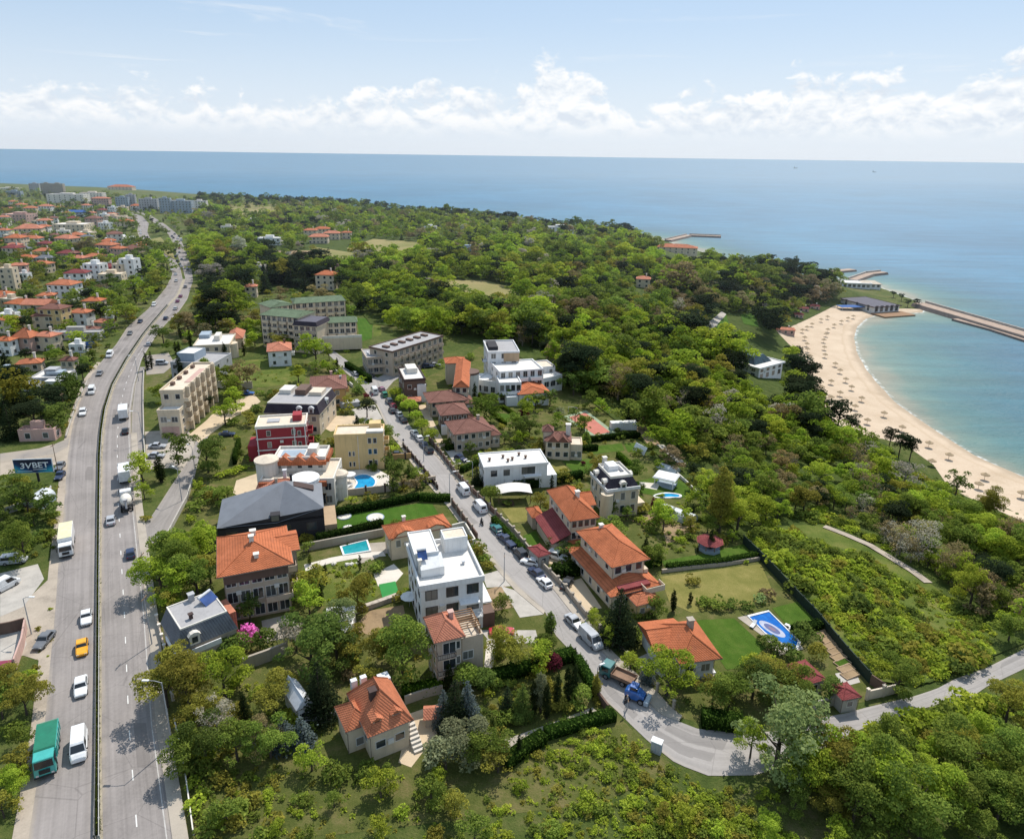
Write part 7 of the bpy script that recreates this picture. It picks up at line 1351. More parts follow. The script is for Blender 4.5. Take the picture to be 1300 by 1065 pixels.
low([(570, 880), (660, 855), (740, 845), (760, 895), (640, 945), (560, 960), (540, 930)], 1.9, .4, 1.3, dict(olive=.4, mid=.4, lime=.2), .7)
low([(270, 470), (390, 462), (386, 486), (300, 490)], 2.2, .3, 1.0, dict(olive=.5, mid=.3, lime=.2), .6, mask=False)
low([(860, 775), (980, 765), (984, 774), (880, 782)], 1.2, .6, 1.5, dict(mid=.4, deep=.4, brown=.2), .8, mask=False)
low([(815, 660), (880, 630), (944, 690), (850, 705), (820, 690)], 2.0, .5, 1.8, dict(mid=.45, bright=.3, olive=.25), .65)
low([(560, 560), (780, 505), (880, 625), (700, 690), (640, 660)], 2.8, .6, 2.0, dict(mid=.45, deep=.3, olive=.25), .75)
low([(220, 640), (330, 510), (400, 470), (480, 540), (590, 670), (400, 700), (290, 660)], 3.0, .6, 2.0, dict(mid=.45, deep=.3, olive=.25), .7)
low([(124, 560), (160, 440), (128, 440), (78, 520), (88, 560), (76, 600), (84, 600), (112, 500)], 2.2, .6, 1.5, dict(olive=.6, lime=.2, mid=.2), .6)
low([(700, 690), (860, 640), (944, 690), (1100, 868), (1060, 890), (900, 905), (820, 870), (760, 800)], 2.4, .5, 1.6, dict(mid=.5, deep=.3, olive=.2), .6)
low([(330, 835), (540, 780), (560, 900), (440, 900)], 2.2, .4, 1.4, dict(olive=.4, mid=.4, bright=.2), .7)
low([(1115, 562), (1200, 620), (1300, 672), (1345, 698), (1345, 735), (1300, 706), (1190, 644), (1105, 588)], 2.0, 1.0, 2.4, dict(mid=.4, deep=.2, olive=.2, bright=.2), 1.2, mask=False)
low(ZONES[0][1], 2.4, 1.4, 2.8, dict(bright=.4, mid=.35, olive=.15, deep=.1), 1.2)
stuff_mesh('undergrowth', UV_, UF, UC)
print('TREES', COUNT, 'cand', len(CAND), 'forest faces', FO // 4, 'under', UO // 4)
# hedges: clipped, one thing each
def hedge(px, w_, h, colr='deep', label='clipped hedge', dens=16, name='hedge', sz=.28):
    P = resample(W(px), max(1, len(px) - 1) * 6); c1, c2 = map(np.array, GREENS[colr]); Vs = []; Ns = []
    mb = MB(); g = np.random.default_rng(len(px) * 13 + int(px[0][0]))
    for a, c in zip(P[:-1], P[1:]):
        d_ = c - a; L_ = d_.length
        if L_ < .05: continue
        d_ /= L_; n_ = Vector((-d_.y, d_.x)); z = ht(a.x, a.y)
        M_ = Matrix.Translation((a.x, a.y, z)) @ Matrix.Rotation(math.atan2(d_.y, d_.x), 4, 'Z'); mb.box(0, L_, -w_ * .4, w_ * .4, -.3, h * .9, M_)
        k = int(L_ * (w_ + 2 * h) * dens * .5) + 1; u = g.random(k) * L_; q = g.random(k) * (w_ + 2 * h)
        y = np.where(q < h, -w_ / 2, np.where(q < h + w_, q - h - w_ / 2, w_ / 2)); zz = np.where(q < h, q, np.where(q < h + w_, h, q - h - w_)); zz = zz + g.normal(size=k) * .07; y = y + g.normal(size=k) * .08
        N = np.stack([np.zeros(k), np.where(q < h, -1, np.where(q < h + w_, 0, 1)), np.where((q >= h) & (q < h + w_), 1, .1)], -1) + g.normal(size=(k, 3)) * .45
        loc = np.stack([u, y, zz], -1); R3 = np.array(M_.to_3x3()); Vs.append(loc @ R3.T + np.array(M_.translation)); Ns.append(N @ R3.T)
    P3 = np.concatenate(Vs); N3 = np.concatenate(Ns); N3 /= np.linalg.norm(N3, axis=1, keepdims=True); V, F = quads(P3, N3, sz * (.6 + .8 * g.random(len(P3))), g); tt = g.random(len(P3))[:, None]; Cc = np.repeat(c1 * (1 - tt) + c2 * tt, 4, axis=0)
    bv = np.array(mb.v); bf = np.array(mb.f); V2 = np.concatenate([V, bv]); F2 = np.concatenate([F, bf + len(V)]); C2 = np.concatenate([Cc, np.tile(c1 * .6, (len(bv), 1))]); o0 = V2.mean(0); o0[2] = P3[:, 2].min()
    o = link(name, np_mesh(name, V2 - o0, F2, C2, [LEAF]), None, tuple(o0)); c_ = proj(*o0); return autolabel(o, label, c_[0], c_[1], 'hedge')
for a in (([(418, 656), (474, 646), (532, 634)], 1.6, 1.8, 'deep', 'long dark clipped hedge along the far side of the striped lawn'), ([(402, 690), (440, 682), (486, 670)], 1.8, 2.2, 'deep', 'long dark clipped hedge between the striped lawn and the turquoise pool'), ([(533, 635), (552, 636), (572, 636)], 2.0, 1.8, 'mid', 'short hedge between the lawn and the street'),
          ([(556, 592), (572, 612), (586, 630)], .1, .1, 'mid', None), ([(652, 622), (700, 615), (738, 607)], 1.8, 2.4, 'deep', 'tall dark hedge behind the curved carport roof'), ([(626, 662), (640, 676), (652, 690), (664, 702)], 1.4, 1.6, 'mid', 'green hedge inside the street wall beside the dry lawn'), ([(690, 578), (730, 574), (758, 571)], 1.6, 1.8, 'deep', 'dark hedge in front of the cream villa with brown roofs'),
          ([(742, 562), (790, 556), (812, 556)], 1.4, 1.8, 'deep', 'dark hedge below the red court'), ([(784, 580), (796, 590), (808, 602)], 1.4, 1.8, 'bright', 'bright clipped hedge behind the ornate mansard villa'), ([(608, 502), (614, 510), (622, 516)], 1.0, 1.2, 'lime', 'lime green hedge left of the big white villa garden'), ([(622, 522), (640, 519), (656, 530)], 1.2, 1.3, 'lime', 'lime green hedge around the small round lawn'), ([(622, 522), (632, 532), (642, 540)], 1.2, 1.3, 'lime', 'lime green hedge on the lower side of the small lawn'),
          ([(846, 724), (880, 720), (920, 716), (962, 708)], 1.3, 1.5, 'mid', 'long hedge between the green lawn strip and the dry lawn'), ([(510, 884), (540, 880), (562, 874)], 1.8, 2.0, 'bright', 'bright hedge above the yard of the tiled house'), ([(604, 872), (640, 862), (690, 848), (728, 836)], 2.0, 2.2, 'mid', 'long bushy hedge across the garden below the sports car'), ([(732, 842), (744, 862), (756, 884)], 1.6, 2.0, 'mid', 'hedge along the street above the cypress garden'), ([(692, 936), (720, 928), (746, 920), (780, 912)], 1.8, 1.6, 'mid', 'hedge below the paved garden path'),
          ([(640, 975), (664, 956), (690, 940)], 2.0, 1.8, 'mid', 'hedge at the lower left end of the paved garden path'), ([(890, 918), (916, 922), (942, 926)], 2.6, 2.4, 'mid', 'wide clipped hedge at the bend of the street'), ([(700, 726), (718, 730), (738, 726)], 3.0, 1.8, 'deep', 'wide dark hedge beside the cream driveway'), ([(1006, 805), (1042, 797)], 1.8, 1.6, 'deep', 'dark clipped hedge at the end of the lawn by the mosaic pool'), ([(208, 548), (226, 546)], 2.2, 1.6, 'deep', 'dark hedge at the foot of the cream apartment block'), ([(232, 540), (250, 528), (270, 510)], 1.8, 1.6, 'olive', 'loose hedge between the cream apartment block and its driveway'),
          ([(442, 628), (490, 622), (552, 612)], .9, 1.0, 'deep', 'low dark hedge along the wall of the pool terrace'), ([(440, 466), (456, 476), (470, 486)], 2.0, 2.4, 'deep', 'dark hedge below the left end of the terraced block'), ([(812, 722), (838, 716)], 1.6, 2.0, 'mid', 'hedge right of the house with stacked orange roofs'), ([(566, 572), (586, 568)], 1.4, 1.6, 'mid', 'hedge below the large brown roofed house'), ([(586, 600), (606, 590)], 1.4, 1.6, 'mid', 'hedge left of the white flat roofed house'), ([(304, 566), (298, 590)], 1.2, 2.6, 'mid', 'tall narrow hedge left of the crimson house')):
    if a[4]: hedge(*a)
hb = resample(W(HL_R[:15]), 120); hc = resample(W(HR_L[:15]), 120)
# ------------------------------------------------------------------ vehicles
def paintmat(name, c, rough=.3):
    m, t = newmat('car_paint_' + name); n = t.noise(objc(t), 1.2, 3)
    t.lk(t.ramp(n, [(.3, tuple(x * .85 for x in c)), (.7, tuple(min(1, x * 1.1) for x in c))]), t.b.inputs['Base Color']); t.b.inputs['Roughness'].default_value = rough; t.b.inputs['Coat Weight'].default_value = .4; t.b.inputs['Coat Roughness'].default_value = .1
    return m
PC = {k: paintmat(k, c) for k, c in dict(white=(.72, .72, .72), silver=(.38, .39, .41), grey=(.15, .155, .165), black=(.014, .014, .017), navy=(.018, .03, .075), blue=(.02, .10, .34), teal=(.02, .14, .14), red=(.40, .02, .035), crimson=(.24, .02, .05), yellow=(.80, .36, .015), green=(.01, .16, .085), turquoise=(.05, .36, .32), cream=(.72, .66, .40), beige=(.42, .36, .28), plum=(.22, .07, .14)).items()}
TYRE = vary('tyre', (.018, .018, .018), .9, .2, 4, 20); RIM = vary('wheel_rim', (.30, .30, .31), .4, .1, 4, 20, metal=.6); LAMPM = vary('lamp_lens', (.65, .66, .62), .15, .05); TAIL = vary('tail_lens', (.35, .012, .012), .25, .1); CHASSIS = vary('chassis', (.03, .03, .03), .8, .2); RUST = vary('truck_bed', (.24, .15, .10), .9, .3, .8, 5)
def ringsec(x, w_, z0, z1, r=.16):
    return [(x, -w_ + r * .5, z0), (x, w_ - r * .5, z0), (x, w_, z0 + r), (x, w_, z1 - r), (x, w_ - r, z1), (x, -w_ + r, z1), (x, -w_, z1 - r), (x, -w_, z0 + r)]
def loft(mb, secs):
    n = len(secs[0]); o = len(mb.v)
    vs = [p for s in secs for p in s]; fs = [tuple(range(n)), tuple(range((len(secs) - 1) * n, len(secs) * n))[::-1]]
    for i in range(len(secs) - 1):
        for j in range(n): fs.append((i * n + j, i * n + (j + 1) % n, (i + 1) * n + (j + 1) % n, (i + 1) * n + j))
    mb.add(vs, fs)
def quadpanel(mb, P, d=.012):
    P = [Vector(p) for p in P]; n_ = (P[1] - P[0]).cross(P[3] - P[0]).normalized(); mb.frustum([p - n_ * .02 for p in P], [p + n_ * d for p in P])
def shrink(P, k): c = sum((Vector(p) for p in P), Vector()) / 4; return [c + (Vector(p) - c) * k for p in P]
def wheels(r, xs, w_, rad=.33, wd=.22):
    for x in xs:
        for s in (-1, 1):
            mb = MB(); mb.tube((0, -wd / 2, 0), (0, wd / 2, 0), rad, n=14); o = link('wheel', mb.mesh('wheel'), r, (x, s * (w_ - wd / 2 + .015), rad), TYRE)
            mb = MB(); mb.tube((0, s * wd / 2 - .02, 0), (0, s * wd / 2 + .012, 0), rad * .6, n=10); link('rim', mb.mesh('rim'), o, None, RIM)
VEH = {}
SPEC = dict(hatch=(4.0, .86, .95, 1.48, (-.46, .10), (-.30, .0), .62), sedan=(4.5, .88, .92, 1.44, (-.36, .17), (-.20, .03), .60), suv=(4.5, .92, 1.05, 1.70, (-.47, .16), (-.40, .06), .70), coupe=(4.4, .93, .82, 1.20, (-.38, .14), (-.20, .0), .52), van=(5.2, .98, 1.25, 2.25, (-.49, .36), (-.47, .20), .78), van_small=(4.4, .9, 1.1, 1.85, (-.49, .26), (-.46, .12), .74))
def car_proto(kind):
    L, w_, belt, roof, (b0, b1), (t0, t1), hood = SPEC[kind]; r = bpy.data.objects.new('car', None)
    mb = MB(); h2 = L / 2
    loft(mb, [ringsec(-h2, w_ * .86, .36, belt * .86), ringsec(-h2 + .12, w_ * .97, .24, belt * .97), ringsec(b0 * L + .05, w_, .2, belt), ringsec(b1 * L, w_, .2, belt * .99), ringsec(h2 - .45, w_ * .96, .22, belt * .86 if kind not in ('van',) else belt * .92), ringsec(h2 - .08, w_ * .88, .26, belt * .74), ringsec(h2, w_ * .8, .38, belt * .6)])
    wi = w_ * .78; B = [(b0 * L, -w_ * .95, belt - .02), (b1 * L, -w_ * .95, belt - .02), (b1 * L, w_ * .95, belt - .02), (b0 * L, w_ * .95, belt - .02)]; T_ = [(t0 * L, -wi, roof), (t1 * L, -wi, roof), (t1 * L, wi, roof), (t0 * L, wi, roof)]
    mid = [((b[0] * .25 + q[0] * .75), (b[1] * .3 + q[1] * .7), b[2] * .18 + q[2] * .82) for b, q in zip(B, T_)]
    mb.frustum(B, mid); mb.frustum(mid, T_)
    link('body', mb.mesh('body'), r, None, PC['white'])
    def panel(nm, i, j, k, m=None):
        P = shrink([B[i], B[j], mid[j], mid[i]], k); p = MB(); quadpanel(p, P); return link(nm, p.mesh(nm), r, None, CARGLASS)
    panel('windscreen', 1, 2, .9); panel('rear_window', 3, 0, .86 if kind != 'van' else .6)
    for a, b in ((0, 1), (2, 3)):
        P = [Vector(q) for q in (B[a], B[b], mid[b], mid[a])]
        if kind == 'van':
            f = (0.62, .97) if a == 0 else (.03, .38); P = [P[0].lerp(P[1], f[0]), P[0].lerp(P[1], f[1]), P[3].lerp(P[2], f[1]), P[3].lerp(P[2], f[0])]
        p = MB(); quadpanel(p, shrink(P, .88)); link('side_window', p.mesh('side_window'), r, None, CARGLASS)
    wheels(r, (-L * .30, L * .31), w_)
    for s in (-1, 1):
        mb = MB(); mb.box(h2 - .16, h2 - .02, s * w_ * .62 - .17, s * w_ * .62 + .17, belt * .56, belt * .7); link('headlight', mb.mesh('headlight'), r, None, LAMPM)
        mb = MB(); mb.box(-h2 - .015, -h2 + .1, s * w_ * .66 - .14, s * w_ * .66 + .14, belt * .62, belt * .8); link('tail_light', mb.mesh('tail_light'), r, None, TAIL)
        mb = MB(); mb.box(b1 * L - .32, b1 * L - .2, s * (w_ + .1) - .1, s * (w_ + .1) + .1, belt, belt + .16); link('mirror', mb.mesh('mirror'), r, None, CHASSIS)
    return r
def cab(r, x0, x1, w_, h, z0, m):
    mb = MB(); mb.frustum([(x0, -w_, z0), (x1, -w_, z0), (x1, w_, z0), (x0, w_, z0)], [(x0, -w_ * .95, h), (x1 - .35, -w_ * .93, h), (x1 - .35, w_ * .93, h), (x0, w_ * .95, h)]); o = link('cab', mb.mesh('cab', bevel=.06), r, None, m)
    za, zb = z0 + (h - z0) * .48, z0 + (h - z0) * .9; fx = lambda z: x1 - .35 * (z - z0) / (h - z0) + .01
    p = MB(); p.frustum([(fx(za) - .05, -w_ * .86, za), (fx(za) + .01, -w_ * .86, za), (fx(za) + .01, w_ * .86, za), (fx(za) - .05, w_ * .86, za)], [(fx(zb) - .05, -w_ * .82, zb), (fx(zb) + .01, -w_ * .82, zb), (fx(zb) + .01, w_ * .82, zb), (fx(zb) - .05, w_ * .82, zb)]); link('windscreen', p.mesh('windscreen'), o, None, CARGLASS)
    for s in (-1, 1): p = MB(); p.box(x0 + .35, x1 - .55, s * w_ * .985 - .02, s * w_ * .985 + .02, za, zb - .05); link('side_window', p.mesh('side_window'), o, None, CARGLASS); p = MB(); p.box(x1 - .03, x1 + .03, s * w_ * .7 - .16, s * w_ * .7 + .16, z0 + .1, z0 + .32); link('headlight', p.mesh('headlight'), o, None, LAMPM); p = MB(); p.box(x1 - .3, x1 - .18, s * (w_ + .2) - .06, s * (w_ + .2) + .06, za, zb); link('mirror', p.mesh('mirror'), o, None, CHASSIS)
    p = MB(); p.box(x1 - .02, x1 + .05, -w_ * .5, w_ * .5, z0 + .36, z0 + (h - z0) * .42); link('grille', p.mesh('grille'), o, None, CHASSIS); p = MB(); p.box(x1 - .1, x1 + .14, -w_, w_, z0 - .12, z0 + .09); link('bumper', p.mesh('bumper', bevel=.03), o, None, CHASSIS)
    return o
def truck_proto(kind):
    r = bpy.data.objects.new('truck', None); mb = MB()
    L = dict(box=8.2, bigbox=9.5, dump=8.0, mixer=8.4, flat=5.8)[kind]; f = L / 2; w_ = 1.22
    mb.box(-f + .2, f - .6, -.5, .5, .55, .95); link('chassis', mb.mesh('chassis'), r, None, CHASSIS)
    if kind == 'flat': w_ = 1.05
    wheels(r, (f - 1.3, -f + 1.6) + ((-f + 2.9,) if kind in ('dump', 'mixer', 'bigbox') else ()), w_, .48, .3)
    if kind in ('box', 'bigbox'):
        cab(r, f - 2.0, f, w_, 2.75, .6, PC['white']); mb = MB(); mb.box(-f, f - 2.15, -w_ - .03, w_ + .03, .98, 3.5); link('cargo_box', mb.mesh('cargo_box', bevel=.04), r, None, PC['white'])
        mb = MB(); mb.box(-f + .06, f - 2.2, -w_ + .03, w_ - .03, 3.502, 3.54); link('box_roof', mb.mesh('box_roof'), r, None, PC['cream' if kind == 'bigbox' else 'white'])
    elif kind == 'dump':
        cab(r, f - 2.1, f, w_, 2.85, .6, PC['turquoise']); mb = MB(); x0, x1 = -f, f - 2.3
        for q in ((x0, x1, -w_ - .05, -w_ + .07), (x0, x1, w_ - .07, w_ + .05), (x1 - .1, x1, -w_ + .07, w_ - .07), (x0, x0 + .1, -w_ + .07, w_ - .07)): mb.box(*q, 1.0, 2.5)
        mb.box(x0 + .1, x1 - .1, -w_ + .07, w_ - .07, 1.0, 1.15)
        for i in range(5): x = x0 + .5 + i * (x1 - x0 - 1) / 4; mb.box(x - .06, x + .06, -w_ - .11, -w_ - .052, 1.0, 2.4); mb.box(x - .06, x + .06, w_ + .052, w_ + .11, 1.0, 2.4)
        o = link('dump_bed', mb.mesh('dump_bed'), r, None, PC['turquoise']); mb = MB(); mb.prism_y([(x0 + .05, 2.51), (x1 - .02, 2.51), (x1 - .3, 2.75), (x0 + .5, 2.72)], -w_ + .02, w_ - .02); link('tarpaulin', mb.mesh('tarpaulin'), r, None, PC['green'])
    elif kind == 'mixer':
        cab(r, f - 2.0, f, w_, 2.8, .6, PC['white']); mb = MB(); prof = [(-f + .5, 2.6, .55), (-f + 1.4, 2.45, 1.0), (-f + 3.0, 2.25, 1.25), (-f + 4.4, 2.1, 1.1), (-f + 5.7, 1.95, .6)]
        secs = [[(x, rr * cos(2 * pi * i / 16), z + rr * sin(2 * pi * i / 16)) for i in range(16)] for x, z, rr in prof]; loft(mb, secs); link('drum', mb.mesh('drum', smooth=True), r, None, wm('offwhite'))
        mb = MB(); mb.tube((-f + .3, 0, 2.9), (-f - .2, 0, 1.5), .25, .2, 8); mb.tube((-f + .4, 0, 3.5), (-f + .4, 0, 2.7), .5, .25, 8); link('chute', mb.mesh('chute'), r, None, wm('grey')); mb = MB(); mb.box(-f + .3, -f + .9, -.8, .8, .96, 1.5); mb.box(-f + 5.4, -f + 5.9, -.8, .8, .96, 1.5); link('drum_support', mb.mesh('drum_support'), r, None, CHASSIS)
    elif kind == 'flat':
        cab(r, f - 2.0, f, w_, 2.35, .5, PC['teal']); mb = MB(); mb.box(-f, f - 2.15, -w_ - .03, w_ + .03, .98, 1.12)
        for q in ((-f, f - 2.15, -w_ - .03, -w_ + .03), (-f, f - 2.15, w_ - .03, w_ + .03), (-f, -f + .06, -w_ + .03, w_ - .03), (f - 2.21, f - 2.15, -w_ + .03, w_ - .03)): mb.box(*q, 1.122, 1.55)
        link('truck_bed', mb.mesh('truck_bed'), r, None, RUST)
    return r
def special_blue():
    """small blue works vehicle with pale front shield"""
    r = bpy.data.objects.new('tractor', None); mb = MB(); loft(mb, [ringsec(-1.7, .75, .6, 1.5), ringsec(-1.2, .95, .5, 1.9), ringsec(.2, .95, .5, 1.9), ringsec(1.3, .7, .6, 1.35)]); link('body', mb.mesh('body'), r, None, PC['blue'])
    mb = MB(); mb.box(-1.0, .2, -.7, .7, 1.9, 2.6); link('cab', mb.mesh('cab', bevel=.08), r, None, PC['blue']); mb = MB(); mb.box(-.8, .21, -.72, .72, 2.05, 2.5); link('side_window', mb.mesh('side_window'), r, None, CARGLASS)
    mb = MB(); mb.box(1.4, 2.1, -1.1, 1.1, .25, 1.0); link('front_bucket', mb.mesh('front_bucket', bevel=.08), r, None, wm('bluegrey')); wheels(r, (-1.1, .9), .95, .5, .35); return r
def centre(Lp, Rp, n=200): return [a.lerp(c, .5) for a, c in zip(resample(W(Lp), n), resample(W(Rp), n))]
PATHS = dict(L=centre(HL_L, HL_R)[::-1], R=centre(HR_L, HR_R), S=centre(ST_L[:32], ST_R[:21])[::-1])
def heading(path, p):
    P = PATHS[path]; i = min(range(len(P) - 1), key=lambda k: (P[k] - Vector((p.x, p.y))).length); d_ = P[i + 1] - P[i]; return math.atan2(d_.y, d_.x)
def unlink_tree(r):
    for c in r.children_recursive: col.objects.unlink(c)
def vehicle(kind, colr, x, y, path, label, cat='car', name='car', turn=0.0, rot=None, group=None, share=None, second=None):
    g = at(x, y, .6); z = ht(g.x, g.y); k = (kind,)
    if k not in VEH:
        VEH[k] = truck_proto(kind) if kind in ('box', 'bigbox', 'dump', 'mixer', 'flat') else special_blue() if kind == 'blue' else car_proto(kind)
        unlink_tree(VEH[k])
    src = VEH[k]; r = src.copy(); r.name = name; col.objects.link(r); small = ppm(g) * 4.3 < 9
    for c in src.children:
        if small and c.name.split('.')[0] in ('headlight', 'tail_light', 'mirror'): continue
        q = c.copy(); col.objects.link(q); q.parent = r; nm = c.name.split('.')[0]; q.name = nm
        if nm in ('body', 'cargo_box') or (nm == 'cab' and second): q.material_slots[0].link = 'OBJECT'; q.material_slots[0].material = PC[second if nm == 'cab' else colr]
        if not small or nm in ('cab',):
            for e in c.children: q2 = e.copy(); col.objects.link(q2); q2.parent = q; q2.name = e.name.split('.')[0]
    r.location = (g.x, g.y, z + (.07 if path else .06)); r.rotation_euler = (0, 0, (heading(path, g) if path else 0) + turn if rot is None else rot)
    autolabel(r, label, x, y, cat, group, share)
    if share: r['label'] = share
    elif label and not label.startswith('~'): r['label'] = label; AUTO.pop()
    else: AUTO[-1] = (r, label[1:], x, y, None)
    return r
V = vehicle
HG, SG = 'vehicles on the highway', 'cars parked along the street'
V('hatch', 'yellow', 104, 822, 'L', 'yellow taxi coming down the highway', name='taxi', cat='taxi', group=HG); V('hatch', 'white', 109.5, 784, 'L', 'white hatchback behind the yellow taxi on the highway', group=HG); V('sedan', 'white', 102.5, 871, 'L', 'white sedan in front of the yellow taxi on the highway', group=HG)
V('van', 'white', 100.5, 948, 'L', 'white van nearest the camera on the highway', name='van', cat='van', group=HG); V('dump', 'turquoise', 61, 956, 'L', 'turquoise dump truck with dark green tarpaulin on the highway edge', name='dump_truck', cat='truck', group=HG); V('bigbox', 'white', 85.5, 692, 'L', 'white lorry with pale yellow box roof on the highway', name='lorry', cat='truck', group=HG)
V('sedan', 'silver', 140.5, 660, 'R', 'silver car behind the concrete mixer on the highway', group=HG); V('hatch', 'navy', 165.5, 702, 'R', 'dark blue car behind all others going up the highway', group=HG); V('mixer', 'white', 161, 640, 'R', 'white concrete mixer truck on the highway', name='concrete_mixer', cat='truck', group=HG); V('box', 'white', 159, 605, 'R', 'white box truck just ahead of the concrete mixer', name='box_truck', cat='truck', group=HG)
V('box', 'white', 157.5, 527, 'R', 'white box truck ahead of the dark car by the cream apartment block', name='box_truck', cat='truck', group=HG); V('sedan', 'black', 159, 547, 'R', 'dark car following the white box truck past the cream apartment block', group=HG); V('suv', 'white', 105, 524, 'L', 'white car below the white van on the left carriageway', group=HG); V('van', 'white', 116.5, 497, 'L', 'white van in the middle of three light vehicles on the left carriageway', name='van', cat='van', group=HG)
V('sedan', 'grey', 126.5, 474, 'L', 'dark grey car between two white vans on the left carriageway', group=HG); V('van', 'white', 139.5, 451, 'L', 'white van furthest up the left carriageway before the bend', name='van', cat='van', group=HG); V('hatch', 'silver', 189, 437, 'R', 'silver car on the right carriageway beside the dark tree', group=HG); V('sedan', 'grey', 165, 423, 'L', 'grey car with white front above the white vans', group=HG); V('sedan', 'navy', 178, 408, 'L', 'dark blue car just below the first bend of the highway', group=HG); V('sedan', 'navy', 210.5, 404, 'R', 'dark blue car on the right carriageway by the brown tree', group=HG); V('van_small', 'white', 195.5, 387, 'L', 'small white van alone on the left carriageway at the bend', name='van', cat='van', group=HG)
for x, y, c in ((600, 310, 'grey'), (575, 330, 'navy'), (610, 380, 'navy'), (618, 418, 'black'), (605, 455, 'navy'), (645, 480, 'silver'), (607, 518, 'navy'), (625, 560, 'black'), (650, 590, 'grey'), (662, 612, 'silver'), (665, 545, 'silver'), (642, 440, 'crimson'), (630, 350, 'white'), (700, 800, 'grey'), (655, 890, 'plum'), (628, 935, 'plum'), (608, 1005, 'silver'), (640, 330, 'black'), (625, 500, 'white'), (590, 345, 'black'), (725, 640, 'grey')): V('sedan', c, 140 + x / 7.344, 255 + y / 7.345, 'R', '~small %s car in the distant traffic on the right carriageway' % ({'navy': 'dark blue', 'plum': 'reddish'}.get(c, c)), group='distant cars on the highway')
for x, y, c in ((610, 685, 'silver'), (615, 745, 'silver'), (280, 280, 'white'), (285, 305, 'white'), (290, 348, 'black'), (575, 640, 'white')): V('sedan', c, 140 + x / 7.344, 255 + y / 7.345, 'L', '~small %s car in the distance on the left carriageway' % c, group='distant cars on the highway')
V('van', 'white', 230, 305, 'R', 'pale bus at the right edge of the distant traffic jam', name='bus', cat='bus', group='distant cars on the highway')
for x, y, c in ((130, 345, 'plum'), (165, 340, 'white'), (190, 355, 'crimson'), (160, 388, 'white'), (215, 375, 'silver'), (110, 360, 'plum'), (235, 385, 'white')): V('hatch', c, 140 + x / 7.344, 255 + y / 7.345, None, '~%s car in the far car park left of the highway' % {'plum': 'reddish'}.get(c, c), rot=rnd.uniform(0, 6), group='cars in the far car park')
for kd, c, x, y, lab, tn in (('sedan', 'silver', 451, 474, 'silver car at the top of the street', 0), ('sedan', 'black', 468, 477, 'black car turning at the top junction', 1.2), ('hatch', 'plum', 484, 494, 'reddish pink car beside the white van at the junction', .2), ('suv', 'green', 488, 501, 'green car at the head of the row under the street trees', 0), ('suv', 'grey', 494, 509, 'dark grey car second in the row under the street trees', 0), ('hatch', 'crimson', 499, 515, 'dark red car third in the row under the street trees', 0), ('sedan', 'black', 498, 521, 'black car fourth in the row under the street trees', 0), ('sedan', 'silver', 507, 526, 'silver car fifth in the row under the street trees', 0), ('sedan', 'black', 512, 533, 'black car in deep shade under the street trees', 0),
                             ('hatch', 'white', 526, 549, 'upper of two white cars under the street trees', 0), ('hatch', 'white', 532, 556, 'lower of two white cars under the street trees', 0), ('sedan', 'navy', 538, 564, 'dark blue car below the two white cars', 0), ('suv', 'black', 544, 571, 'last black car of the row under the street trees', 0),
                             ('hatch', 'teal', 630, 671, 'teal car first in the row below the scooter', 0), ('sedan', 'navy', 640.5, 683, 'dark blue car second in the row below the scooter', 0), ('suv', 'black', 660, 702, 'black car behind the small trailer', 0), ('hatch', 'white', 673, 713, 'white car with dark roof glass parked askew across the kerb', .9), ('sedan', 'navy', 681, 727, 'dark blue car between two white cars near the garage', .1), ('hatch', 'white', 691, 739, 'white hatchback at the lower end of the parked row', .1), ('sedan', 'silver', 729, 789, 'silver car just above the grey box van', pi)):
    V(kd, c, x, y, 'S', lab, turn=tn, group=SG)
V('van', 'white', 475.5, 497, 'S', 'white van driving past the parked row at the junction', name='van', cat='van'); V('van', 'white', 588, 622, 'S', 'upper white van parked beside the street wall', name='van', cat='van', group=SG); V('van', 'white', 609, 644, 'S', 'lower white van parked just above the scooter', name='van', cat='van', group=SG); V('van', 'silver', 750, 812, 'S', 'large grey box van with white roof on the street', name='van', cat='van', turn=pi, group=SG)
V('flat', 'teal', 784, 859, 'S', 'teal flatbed truck with empty rusty bed on the street', name='flatbed_truck', cat='truck', turn=0); V('blue', 'blue', 808, 884, 'S', 'small bright blue works tractor with pale bucket on the street', name='tractor', cat='tractor', turn=pi)
